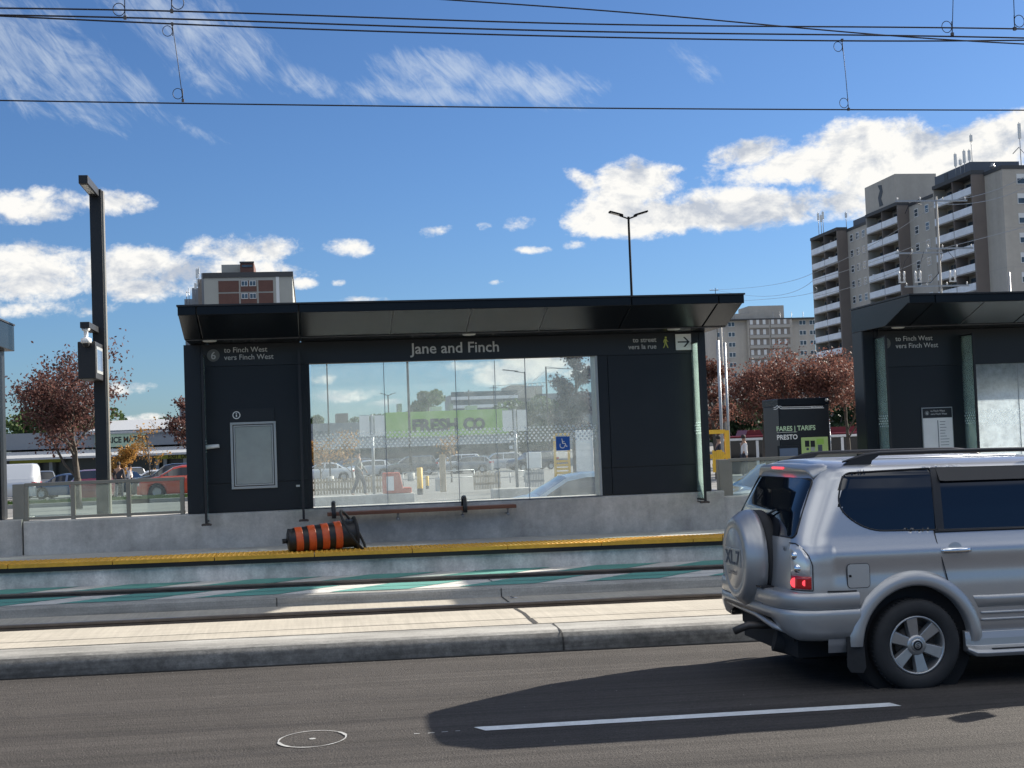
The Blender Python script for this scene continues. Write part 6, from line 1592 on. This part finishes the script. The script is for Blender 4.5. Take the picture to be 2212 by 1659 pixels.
# fare machine
def fare_machine():
    Y = 19.0; p0 = at(1682, 900, Y); x0 = p0.x; x1 = at(1791, 900, Y).x; zt = at(1735, 860, Y).z; zb = .35
    t = thing('fare_machine', 'tall dark fare machine with green and white lettering and a lime card panel', 'ticket machine', ((x0+x1)/2, Y+.35, zb))
    q = MB(); q.box(x0, x1, Y, Y+.68, zb, zt-.11); q.build('cabinet', M['panel'], t, bevel=.006)
    q = MB(); q.box(x0-.008, x1+.008, Y-.012, Y+.69, zt-.108, zt); hood = q.build('hood', M['panel2'], t, bevel=.006)
    q = MB(); q.lathe([(0,Y-.030),(.022,Y-.028),(.024,Y-.013)], (x1-.035,0,zt-.04), 'Y', 16); q.build('camera_eye', M['galv'], hood, norm=True)
    f = MB(); f.box(x0+.012, x1-.012, Y-.010, Y-.001, zb+.1, zt-.125); f = f.build('front_panel', M['signband'], t)
    def PX(px, py): p = at(px, py, Y-.012); return p.x, p.z
    def T(s, px, py, size, m_, off=.012, sx=1, al='LEFT'):
        x, z = PX(px, py); q = MB(); q.text(s, (x, Y-.0105, z), size, off=off, sx=sx, align=al); q.build('lettering', m_, f)
    pg = mat('pale_green_letters', (.50,.66,.42), .5)
    T('FARES | TARIFS', 1677, 931.5, .100, pg, .026, .93); T('PRESTO', 1678, 950, .100, M['white'], .026, .93)
    q = MB(); xa_, za_ = PX(1678, 934.5); xb_, zb_ = PX(1722, 934.5); q.box(xa_, xb_, Y-.0125, Y-.0105, za_-.002, za_+.002); q.build('rule_line', M['white'], f)
    T('METROLINX', 1778, 880, .034, M['white'], .02, 1, 'RIGHT')
    q = MB()   # emblem: double line with crossed peaks
    def pl(pts, w=.0045):
        for k, ((a, b), (c, d)) in enumerate(zip(pts, pts[1:])):
            xa, za = PX(a, b); xb, zb2 = PX(c, d); A = Vector((xa, za)); B = Vector((xb, zb2)); n_ = (B-A).normalized(); n_ = Vector((-n_.y, n_.x))*w; y = Y-.0107-.0002*(len(q.f) % 7)
            q.add([(A.x+n_.x, y, A.y+n_.y), (A.x-n_.x, y, A.y-n_.y), (B.x-n_.x, y, B.y-n_.y), (B.x+n_.x, y, B.y+n_.y)], [(0,1,2,3)])
    pl([(1671,880),(1675,880),(1679,876),(1687,883),(1692,883),(1780,881)]); pl([(1671,884),(1677,884),(1685,876.5),(1689,879.5),(1755,878.5)])
    q.build('emblem', M['white'], f)
    xa, za = PX(1732, 992); xb, zb2 = PX(1789, 943); q = MB(); q.box(xa, xb-.01, Y-.024, Y-.0115, zb2-.40, zb2); lp = q.build('card_panel', M['lime'], t, bevel=.006)
    def L_(nm, m_, a, b, c, d, dy=.002): x_, z_ = PX(a, b); x2, z2 = PX(c, d); q = MB(); q.box(x_, x2, Y-.0245-dy, Y-.0245, z2, z_); return q.build(nm, m_, lp)
    for a in (1738, 1750): L_('pictogram', M['black'], a, 952, a+10, 965)
    q = MB(); x_, z_ = PX(1744, 970); q.lathe([(0,Y-.027),(.020,Y-.027),(.020,Y-.0245)], (x_,0,z_), 'Y', 16); q.build('card_reader', M['bluebox'], lp, norm=True)
    L_('coin_slot', M['alu'], 1751, 966, 1760, 974); L_('keypad', M['bluebox'], 1766, 961, 1776, 975); L_('recess', M['storegreen'], 1763, 948, 1779, 959); L_('slot_label', M['black'], 1750, 976, 1763, 980)
    x_, z_ = PX(1683, 969); x2, z2 = PX(1724, 1010); q = MB(); q.box(x_-.03, x2+.02, Y-.03, Y-.011, z2, z_+.04); so = q.build('screen_bezel', M['panel'], t, bevel=.006)
    q = MB(); q.box(x_, x2, Y-.034, Y-.031, z2+.02, z_); q.build('screen', M['screen'], so)
fare_machine()
# poles between the shelters
for (px, Y, r, ytop, lab, m_) in ((1560, 44, .055, 735, 'slim pale pole right of the central shelter, nearest it', 'galv'), (1568, 52, .06, 700, 'thick pale pole behind the red tree right of the central shelter', 'woodpole'), (1575, 46, .045, 740, 'thin grey pole just left of the bus', 'galv'),
    (1789+4, 58, .05, 905, 'pale slim post right of the fare machine', 'galv')):
    post('signal_pole', lab, px, Y, at(px, ytop, Y).z, r, M[m_], 'pole', 'pale poles between the shelters')

# ---------------------------------------------------------------- apartment tower on the right (steps back along one facade)
def d2Y(px, X, py=900):
    p = atX(px, py, X); return p.y
def right_tower():
    Yfar = 236; X1 = at(1755, 700, Yfar).x; X2 = X1+1.9
    zT = at(1755, 520+2, Yfar).z
    fl = 2.72; nfl = 13; z0 = -1.2
    t = thing('apartment_tower', 'tall beige apartment tower on the right with white balconies, stepping towards the viewer', 'building', (X1, 200, z0))
    # depth stations along the facade from pixel columns
    Y = lambda px, X: d2Y(px, X, 600)
    b1 = (Y(1813,X1), Y(1755,X1)); b2 = (Y(1946.7,X1), Y(1876.6,X1)); b3 = (Y(2110.6,X1), Y(2024.7,X1))
    yend = Y(2176.8, X2); Xend = X2+16
    core = MB(); core.box(X2, Xend, yend, b1[1]+1.2, z0, zT-.4); core.build('wall', M['beige'], t)
    cp = MB(); cp.box(X2-.12, Xend+.1, yend-.1, b1[1]+1.3, zT-.39, zT+.1); cp.build('parapet', M['coping'], t)
    for bi, (ya, yb2) in enumerate((b1, b2, b3)):
        pr = MB(); pr.box(X1, X2+.0, ya, ya+.35, z0, zT-.1); pr.build('brown_pier', M['brownpier'], t)
        pr = MB(); pr.box(X1+.0, X2, yb2-.2, yb2, z0, zT-.1); pr.build('end_wall', M['beige'], t)
        pr = MB(); pr.box(X1-.10, X2, ya-.05, yb2+.05, zT-.09, zT+.45); pr.build('roof_slab', M['coping'], t)
        ym = (ya+yb2)/2; pr = MB(); pr.box(X1+.02, X2, ym-.09, ym+.09, z0, zT-.1); pr.build('divider', M['brownpier'], t)
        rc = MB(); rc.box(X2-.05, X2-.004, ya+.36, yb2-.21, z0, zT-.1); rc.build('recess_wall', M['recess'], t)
        for f in range(nfl):
            zf = zT-.1-fl*(f+1)
            if zf < 6: break
            s_ = MB(); s_.box(X1-.02, X2-.051, ya+.355, yb2-.205, zf-.16, zf); so = s_.build('balcony_slab', M['slabedge'], t)
            for (u, v) in ((ya+.36, ym-.10), (ym+.10, yb2-.21)):
                rb = random.Random(int(u*31+f*7))
                if rb.random() < .55:
                    w = MB(); c_ = u+(v-u)*rb.uniform(.15,.8); hh_ = rb.uniform(.9,1.6); w.box(X1+.15, X1+.15+rb.uniform(.3,.7), c_-rb.uniform(.2,.6), c_+.2, zf+.02, zf+hh_); w.build('balcony_item', rb.choice([M['winframe'], M['recess'], M['bluebox'], M['storewhite'], M['signband']]), so)
                p_ = MB(); p_.box(X1-.05, X1-.005, u, v, zf+.02, zf+1.02); po = p_.build('balcony_panel', M['balc'], t)
                w = MB(); c_ = (u+v)/2; w.box(X2-.075, X2-.052, c_+(v-u)*.05, c_+(v-u)*.38, zf+.05, zf+2.1); wo = w.build('balcony_door', M['winglass'], t)
                w = MB(); w.box(X2-.07, X2-.054, c_-(v-u)*.05, c_+(v-u)*.05-.01, zf+.05, zf+2.1); w.build('door_panel', M['winframe'], wo)
    def win(ya, yb2, zc, X, n=1, hh=1.3):
        w = MB(); w.box(X-.06, X-.002, ya, yb2, zc-hh/2, zc+hh/2); wo = w.build('window', M['winframe'], t)
        w = MB(); w.box(X-.075, X-.061, ya+.12, yb2-.12, zc-hh/2+.12, zc+hh/2-.12); w.build('pane', M['winglass'], wo)
        w = MB(); w.box(X-.085, X-.076, ya+.10, yb2-.10, zc-.04, zc+.04); w.build('glazing_bar', M['winframe'], wo)
    for (p0, p1, cols) in ((1833, 1876.6, (.25,.55,.85)), (1967.8, 2024.7, (.33,.74))):
        ya, yb2 = Y(p1, X2), Y(p0, X2)
        for f in range(nfl):
            zc = zT-.4-fl*f-1.4
            if zc < 6: break
            for c in cols:
                yc = Y(p0+(p1-p0)*c, X2); win(yc-.62, yc+.62, zc, X2)
    # end face windows at the right edge
    for f in range(nfl):
        zc = zT-.4-fl*f-1.4
        if zc < 6: break
        x_ = at(2221, 600, yend).x; w = MB(); w.box(x_-.95, x_+.9, yend-.07, yend-.004, zc-.75, zc+.7); wo = w.build('window', M['winframe'], t); w = MB(); w.box(x_-.85, x_+.8, yend-.09, yend-.071, zc-.65, zc+.05); w.build('pane', M['winglass'], wo)
    # panel joints on the beige end wall
    for f in range(0, nfl, 2):
        zc = zT-.4-fl*f-2.7; j = MB(); j.box(X2+.0, Xend, yend-.012, yend-.001, zc, zc+.06); j.build('panel_joint', M['slabedge'], t)
        j = MB(); j.box(X2-.012, X2-.001, yend+.1, b3[0]-.05, zc, zc+.06); j.build('panel_joint', M['slabedge'], t)
    # penthouses
    ph = MB(); ya, yb2 = Y(1944, X1+2), Y(1868, X1+.8); xa = X1+.5
    ph.box(xa, xa+7, b2[0]+1.5, b2[1]+1.0, zT+.46, zT+5.2); po = ph.build('lift_penthouse', M['beige'], t)
    ph = MB(); yc = (b2[0]+b2[1])/2+1.0; ph.prism([(yc-.9,zT+1.0),(yc+.6,zT+1.0),(yc+1.0,zT+2.6),(yc+.2,zT+3.6),(yc+.9,zT+4.6),(yc-.6,zT+4.4),(yc-.9,zT+3.2),(yc-.2,zT+2.2)], xa-.03, xa-.004, 'X'); ph.build('dark_opening', M['signband'], po, norm=True)
    ph = MB(); ph.box(X1+1.5, X1+9, b3[0]+3, b3[1]+2.2, zT+.46, zT+2.3); po = ph.build('plant_room', M['bluebox'], t)
    ph = MB(); ph.box(X1+1.45, X1+1.49, b3[1]-2, b3[1]-.9, zT+.5, zT+2.1); ph.build('plant_room_door', M['signband'], po)
    ph = MB(); ph.box(X2+.5, X2+9, Y(1876,X2)+.5, Y(1838,X2)-1, zT+.12, zT+1.3); ph.build('roof_box', M['bluebox'], t)
    # antennas
    def ant(px, yb_, yt, X, w=.32, mast=None):
        Yv = d2Y(px, X, yt); z1 = atX(px, yt, X).z; z2 = atX(px, yb_, X).z; q = MB(); q.tube([(X,Yv,zT),(X,Yv,z1+.2)], .06, 6); mo = q.build('antenna_mast', M['galv'], t); q = MB(); q.box(X-w/2, X+w/2, Yv-.15, Yv+.15, z2, z1); q.build('antenna_panel', M['winframe'], mo)
    for (px, yb_, yt, X) in ((1767,476,461,X1+1.5),(1773,480,465,X1+1),(1777,474,458,X1+2),(1827,470,460,X1+2.2),(2063,360,333,X1+1.5),(2082,352,326,X1+1.5),(2093,347,325,X1+2.0),(2097,306,292,X1+2.5),(2074,356,345,X1+1.2),(2201,300,267,X2+3)):
        ant(px, yb_, yt, X)
    q = MB()
    for (a, b) in (((2098,355),(2110,362)),((2188,332),(2201,318)),((2201,318),(2214,332))):
        A = atX(a[0],a[1],X2+1.5); B = atX(b[0],b[1],X2+1.5); q.tube([A,B], .06, 5)
    q.build('antenna_brace', M['galv'], t)
    vp = atX(2142, 330, X2+2); q = MB(); q.lathe([(.15,zT),(.15,zT+1.1),(.4,zT+1.15),(.4,zT+1.3),(.15,zT+1.35),(.35,zT+1.6),(0,zT+1.7)], (vp.x, vp.y, 0), n=10); q.build('roof_vent', M['galv'], t)
right_tower()

def window_grid(t, X0, X1, Y, z_rows, cols, w, h):
    for z in z_rows:
        for cx in cols:
            q = MB(); q.box(cx-w/2, cx+w/2, Y-.08, Y-.005, z-h/2, z+h/2); wo = q.build('window', M['winframe'], t)
            q = MB()
            for s in (-1, 1): q.box(cx+s*w*.25-w*.20, cx+s*w*.25+w*.20, Y-.10, Y-.081, z-h/2+h*.1, z+h/2-h*.1)
            q.build('pane', M['winglass'], wo)
def left_tower():
    Y = 290; P = lambda px, py: at(px, py, Y)
    x0, x1 = P(441,640).x, P(632.5,640).x; zT = P(540,588).z; z0 = -1
    t = thing('apartment_tower', 'brown brick apartment tower with pale piers rising behind the left end of the shelter roof', 'building', ((x0+x1)/2, Y, z0))
    q = MB(); q.box(x0, x1, Y, Y+70, z0, zT-1.1); q.build('wall', M['beigelt'], t)
    q = MB(); q.box(x0-.2, x1+.2, Y-.2, Y+70, zT-1.08, zT); q.build('parapet', M['coping'], t)
    fl = P(540,616).z-P(540,643).z
    fl = 2.72; ztop = P(540,600).z
    for f in range(7):
        zt = ztop-f*fl-.0; zb = zt-fl+.35
        for (a, b) in ((466,491.5),(495,523),(527,550.5)):
            pass
    cols = [(469,500,False),(503,534.5,True),(537.5,562,False)]
    # columns from the picture's own spacing
    for (a, b, win) in ((472.5,516.5,0),(520,555,1),(559,590.5,0)):
        xa, xb_ = P(a,640).x-.0, P(b,640).x
        for f in range(7):
            zt = ztop-.6-f*fl; q = MB(); q.box(xa, xb_, Y-.10, Y-.005, zt-fl+.32, zt); q.build('brick_panel', M['brick'], t)
            if win:
                for c in (.25,.76):
                    cx = xa+(xb_-xa)*c; z = zt-.62; q = MB(); q.box(cx-.72, cx+.72, Y-.17, Y-.101, z-.6, z+.58); wo = q.build('window', M['winframe'], t); q = MB()
                    for s in (-1,1): q.box(cx+s*.33-.28, cx+s*.33+.28, Y-.19, Y-.171, z-.48, z+.46)
                    q.build('pane', M['winglass'], wo)
    xs_ = P(597,640).x; q = MB(); q.box(xs_, P(604,640).x, Y-.12, Y-.004, z0, zT-1.1); q.build('pilaster', M['winframe'], t)
    # receding side, seen beyond the front corner: stepped lower blocks
    for i, (a, b, yt, dd) in enumerate(((436,441.5,590,8),(428,436.5,603,24),(415,429,622,44),(398,416,646,66))):
        q = MB(); q.box(at(a,640,Y+dd).x, at(b+8,640,Y+dd).x, Y+dd, Y+dd+26, z0, at(a+3,yt,Y+dd).z); q.build('stepped_wing', M['recess'] if i == 1 else M['storegrey'], t)
    q = MB(); q.box(P(473,570).x, P(517,570).x, Y+8, Y+20, zT, at(500,571.5,Y+8).z); q.build('lift_penthouse', M['beigelt'], t)
    q = MB(); q.box(P(516,570).x, P(546,570).x, Y+5, Y+17, zT, at(530,566,Y+5).z); po = q.build('brick_penthouse', M['brick'], t)
    q = MB(); q.box(P(515,570).x, P(547,570).x, Y+4.8, Y+5-.01, at(530,568.5,Y+5).z, at(530,565,Y+5).z); q.build('penthouse_coping', M['coping'], po)
    q = MB(); q.box(P(520,570).x, P(543,570).x, Y+4.88, Y+4.99, at(530,577,Y+5).z, at(530,572.5,Y+5).z); q.build('penthouse_window', M['winglass'], po)
    for (px, a, b, w) in ((425,600,582,.5),(429,592,580,.3),(422,625,612,.5)):
        q = MB(); p0 = at(px,b,Y+20); q.tube([(p0.x,Y+20,p0.z-4),(p0.x,Y+20,p0.z+.3)], .08, 6); mo = q.build('antenna_mast', M['galv'], t); q = MB(); q.box(p0.x-w/2, p0.x+w/2, Y+19.8, Y+20.2, at(px,a,Y+20).z, p0.z); q.build('antenna_panel', M['winframe'], mo)
    q = MB(); p0 = at(403,637,Y+40); p1 = at(408,633,Y+40); q.tube([(p0.x,Y+40,p0.z-2.2),(p0.x,Y+40,p0.z+1.0)], .09, 5); q.tube([(p1.x,Y+40,p1.z-4.0),(p1.x,Y+40,p1.z+1.2)], .09, 5); q.tube([(p0.x,Y+40,p0.z+.6),(p1.x,Y+40,p0.z+.6)], .06, 5); q.build('rooftop_aerial', M['galv'], t)
left_tower()
def mid_tower():
    Y = 345; P = lambda px, py: at(px, py, Y)
    t = thing('apartment_tower', 'distant beige apartment block between the two shelters, in front of the tall tower', 'building', (P(1650,800).x, Y, -1))
    zT = P(1590,690).z; x0, x1 = P(1531,760).x, P(1762,760).x
    q = MB(); q.box(x0, x1, Y, Y+16, -1, P(1600,692).z); q.build('wall', M['beige'], t)
    q = MB(); q.box(P(1612,700).x, P(1708,700).x, Y-1.2, Y+14, -1, P(1650,690).z); q.build('centre_block', M['beige'], t)
    q = MB(); q.box(P(1531,700).x-.3, P(1762,700).x+.3, Y-1.3, Y+16.2, P(1650,691.5).z, P(1650,688.5).z); q.build('parapet', M['coping'], t)
    q = MB(); q.box(P(1594,700).x, P(1626,700).x, Y+2, Y+12, P(1650,688).z, P(1600,676).z); q.build('stair_head', M['beige'], t)
    q = MB(); q.box(P(1627,700).x, P(1703,700).x, Y+3, Y+12, P(1650,688).z, P(1650,658).z); q.build('lift_penthouse', M['beige'], t)
    fl = 2.75; rows = [P(1650,699).z-i*fl for i in range(11)]
    window_grid(t, 0, 0, Y, rows, [P(px,760).x for px in (1557,1582,1736,1758)], 1.9, 1.35)
    for z in rows:
        for (a, b) in ((1616,1659),(1662,1704)):
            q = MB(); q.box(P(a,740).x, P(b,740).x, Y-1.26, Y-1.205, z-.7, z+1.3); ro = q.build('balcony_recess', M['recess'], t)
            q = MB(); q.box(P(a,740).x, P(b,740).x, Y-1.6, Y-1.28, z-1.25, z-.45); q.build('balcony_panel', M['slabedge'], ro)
            q = MB(); w = P(b,740).x-P(a,740).x
            for k in range(3): q.box(P(a,740).x+w*(.06+.32*k), P(a,740).x+w*(.20+.32*k), Y-1.275, Y-1.262, z-.3, z+1.1)
            q.build('pane', M['winframe'], ro)
    for px in (1675,1690,1715,1740): q = MB(); p = P(px, 672); q.tube([(p.x,Y+2,zT-2),(p.x,Y+2,p.z)], .08, 5); q.build('roof_mast', M['galv'], t)
mid_tower()
def window_slab():
    Y = 430; P = lambda px, py: at(px, py, Y); a, b = 971, 1195
    t = thing('apartment_tower', 'long grey apartment slab on the horizon seen through the shelter window', 'building', (P(1080,850).x, Y, -1))
    q = MB(); q.box(P(a,850).x, P(1120,850).x, Y, Y+16, -1, P(1000,853).z); q.build('wall', M['storegrey'], t)
    q = MB(); q.box(P(1120,850).x, P(1285,850).x, Y+4, Y+20, -1, P(1190,849).z); q.build('wing', M['storegrey'], t)
    q = MB(); q.box(P(1096,850).x, P(1159,850).x, Y+2, Y+14, P(1110,853).z-1, P(1120,834.5).z); q.build('stair_head', M['beige'], t)
    q = MB(); q.box(P(1107,850).x, P(1141,850).x, Y+4, Y+12, P(1120,835).z-1, P(1120,830.5).z); q.build('plant_room', M['beige'], t)
    q = MB(); q.box(P(1162,850).x, P(1176,850).x, Y+4, Y+10, P(1170,850).z-1, P(1170,833).z); q.build('vent_tower', M['beigelt'], t)
    for r in range(9):
        z = P(1000,857).z-r*2.75; q = MB(); q.box(P(a+3,850).x, P(1118,850).x, Y-.6, Y-.01, z-1.0, z); q.build('balcony_row', M['balc'], t)
        q = MB(); q.box(P(a+3,850).x, P(1118,850).x, Y-.05, Y-.005, z+.1, z+1.6); q.build('window_row', M['winglass'], t)
window_slab()
box = MB(); Yb = 230; box.box(at(726,900,Yb).x, at(752,900,Yb).x, Yb, Yb+10, -1, at(738,893,Yb).z); box.build('small_building', M['brownpier'], label='small brown building above the grey store wall, left part of the window', cat='building')
box = MB(); box.box(at(388,900,Yb).x, at(432,900,Yb).x, Yb, Yb+10, -1, at(400,875,Yb).z); box.build('small_building', M['storegrey'], label='grey building peeping out left of the central shelter', cat='building')

# ---------------------------------------------------------------- utility poles and wires
def utility_pole(label, px, Y, ytop, yarms, r=.16, m_='woodpole', xf=0):
    x = at(px, ytop, Y).x; zt = at(px, ytop, Y).z; z0 = G(x, Y); t = thing('utility_pole', label, 'utility pole', (x, Y, z0), group='utility poles and their crossarms')
    q = MB(); q.tube([(x,Y,z0),(x,Y,zt)], [r,r*.62], 10); q.build('pole', M[m_], t)
    for (yy, w, off) in yarms:
        z = at(px, yy, Y).z; q = MB(); q.box(x-w+off, x+w+off, Y-.08, Y-.0+.05, z-.06, z+.06); ao = q.build('crossarm', M['galv'], t)
        for k in range(4):
            xx = x-w+off+.15+(2*w-.3)*k/3; q = MB(); q.lathe([(.0,z+.06),(.06,z+.08),(.035,z+.14),(.07,z+.18),(.035,z+.24),(0,z+.32)], (xx,Y,0), n=8); o = q.build('insulator', M['letter'], t, norm=True); o.parent = ao; o.matrix_parent_inverse = Matrix.Translation((0,0,0)); 
    return t, x, zt
Yu = 95
tp_, xu, zu = utility_pole('pale utility pole with crossarms and transformers in front of the tall right tower', 2022, Yu, 425, [(434,2.9,-.4),(537,1.9,.9),(546,1.9,-1.6),(618,2.6,-.3)], .13)
for dx in (-3.2,-1.9,.9):
    z = at(2022, 600, Yu).z; q = MB(); q.box(xu+dx-.25,xu+dx+.25,Yu-.3,Yu-.1,z-.36,z-.28)
    for s_ in (-1,1): q.lathe([(0,z-.28),(.09,z-.27),(.06,z-.1),(.09,z+.0),(.06,z+.15),(.09,z+.3),(.05,z+.5),(0,z+.55)], (xu+dx+s_*.2,Yu-.2,0), n=8)
    o = q.build('insulator_pair', M['letter'], tp_)
    q = MB(); q.tube([(xu+dx,Yu-.25,z+.5),(xu+dx+.3,Yu-.25,z+1.3),(xu+dx*.7,Yu-.2,z+2.0)], .02, 5); q.build('drop_lead', M['wire'], tp_)
q = MB(); z = at(1975,440,Yu).z; A = at(1960,450,Yu); 
q.tube([at(1955,462,Yu), at(1962,445,Yu), at(1975,438,Yu), at(1990,442,Yu)], .03, 5); q.tube([at(2035,548,Yu),at(2028,590,Yu),at(2010,610,Yu),at(1990,612,Yu)], .03, 5)
q.build('looped_lead', M['wire'], tp_)
utility_pole('slim utility pole seen through the last window pane', 1179, 130, 792, [(834,.9,-1.2),(834,.9,1.2)], .12, 'poleB')
utility_pole('short pole on the skyline above the green store sign', 1012, 230, 842, [(848,.8,0)], .12, 'poleB')
utility_pole('short pole left of the grey slab block through the window', 1066, 250, 832, [(838,.8,0)], .12, 'poleB')
utility_pole('grey pole rising behind the right shelter roof, before the beige end wall', 2180, 70, 588, [], .08, 'galv')
utility_pole('dark pole on the skyline between the central shelter roof and the middle tower', 1545, 260, 622, [(627,.9,-.3)], .10, 'poleB')
def wire(label, pts, r, Ys, name='overhead_wire', group='overhead wires', n=40, m_='wire'):
    """pts: picture columns/rows at known depths -> one smooth hanging wire through 3D points"""
    P = [at(px, py, Y) for (px, py), Y in zip(pts, Ys)]
    out = []
    for i in range(n+1):
        x = P[0].x+(P[-1].x-P[0].x)*i/n; v = Vector((0,0,0))     # Lagrange through the anchor points
        for a in range(len(P)):
            w = 1.0
            for b in range(len(P)):
                if a != b: w *= (x-P[b].x)/(P[a].x-P[b].x)
            v += P[a]*w
        v.x = x; out.append(v)
    if name == 'overhead_wire':
        for k, (a, b) in ((0, (0, 1)), (len(out)+1, (-1, -2))):
            d = (out[a]-out[b]).normalized(); d.z *= .3; out.insert(k, out[a]+d*28)
    q = MB(); q.tube(out, r, 6); return q.build(name, M[m_], label=label, cat='wire', group=group)
Yc = 14.6
wire('lowest overhead wire running level across the sky', [(-700,205),(0,217),(1106,232),(2212,238),(2900,240)], .008, [Yc]*5)
wire('lowest of the bundle of upper wires, carrying the two long droppers', [(-700,10),(0,34.5),(372,51.5),(1097,75.5),(1650,86.5),(2212,86.8),(2900,76)], .0095, [Yc]*7)
wire('middle upper wire, just above the dropper wire', [(-500,23),(0,32.5),(270,38),(1097,63.9),(1700,74),(2212,82.0),(2700,86)], .0082, [12.2]*7)
wire('highest level wire running across the top of the sky', [(-500,4),(0,17.5),(371,24),(1097,47.5),(1800,57.8),(2212,62.5),(2700,65)], .0075, [11.6]*7)
wire('slanting wire crossing the others from top centre to the right edge', [(700,-24),(960,-1),(1385,29.5),(1670,55),(2212,95),(2600,120)], .0078, [13.2]*6)
def dropper(label, top, bot, Y, loops):
    A = at(*top, Y); B = at(*bot, Y); t = thing('wire_dropper', label, 'dropper', tuple(B), group='looped droppers hanging between the wires')
    q = MB(); q.tube([A, A.lerp(B,.5)+Vector((.004,0,0)), B], .0042, 6); q.build('dropper_rod', M['wire'], t)
    for (c, s) in loops:
        p = A if c == 'a' else B; dz = -1 if c == 'a' else 1
        w = .035; pts = []
        for k in range(17):
            a = 2*math.pi*k/16; pts.append(p+Vector((-.052*s+.052*s*math.cos(a)-.0, .004, dz*(.075)+.058*math.sin(a)*1.0)))
        q = MB(); q.tube([p+Vector((0,0,dz*.01))]+pts[0:]+[p+Vector((0,0,dz*.13))], .0040, 6); q.build('cable_loop', M['wire'], t)
        q = MB(); q.box(p.x-.013, p.x+.013, Y-.012, Y+.012, p.z-.016, p.z+.016); q.build('wire_clamp', M['steel'], t)
    return t
dropper('left dropper with two cable loops between the upper and lowest wires', (372,52), (395,217), Yc, [('a',1),('b',1)])
dropper('right dropper with two cable loops between the upper and lowest wires', (1819,87), (1833,236), Yc, [('a',1),('b',1)])
dropper('short dropper leaving the top edge at the left, nearer the corner', (265,-120), (270,38), 12.2, [('b',1)])
dropper('short dropper leaving the top edge at the left, just above the long one', (366,-140), (371,24), 11.6, [('b',-1)])
dropper('dropper leaving the top edge at the right, before the white cloud', (2060,-120), (2057,74), 12.2, [('b',1)])
dropper('dropper at the very top right corner', (2183,-140), (2192,62), 11.6, [('b',-1)])
# thin far wires
for i, (a, b, c, Ys) in enumerate([((1545,626),(1650,618),(1756,590),(260,170,100)),((1545,626),(1650,640),(1756,606),(260,170,100)),((1600,650),(1700,642),(1760,620),(200,150,100)),
    ((1756,590),(1900,520),(2022,440),(100,97,95)),((1756,606),(1900,560),(2022,512),(100,97,95)),((1760,640),(1900,600),(2022,545),(100,97,95)),((2022,434),(2120,420),(2290,330),(95,80,60)),((2022,440),(2120,436),(2290,360),(95,80,60)),((2022,540),(2120,515),(2290,470),(95,80,60))]):
    wire('%s power line strung towards the pale utility pole, %s' % (['uppermost','second','third','fourth','fifth','sixth','seventh','eighth','lowest'][i], 'left of it' if i < 6 else 'right of it'), [a,b,c], .018, Ys, 'power_line', 'thin power lines by the right tower', m_='galv')
for i, (a, b, c) in enumerate([((1012,843),(1040,852),(1066,833)),((1066,833),(1125,830),(1179,795)),((1179,792),(1235,797),(1290,772)),((1179,800),(1130,840),(1100,858))]):
    wire('%s thin wire on the skyline seen through the window' % ['leftmost','second','rightmost','lowest'][i], [a,b,c], .03, [200,170,130], 'power_line', 'skyline wires through the window')
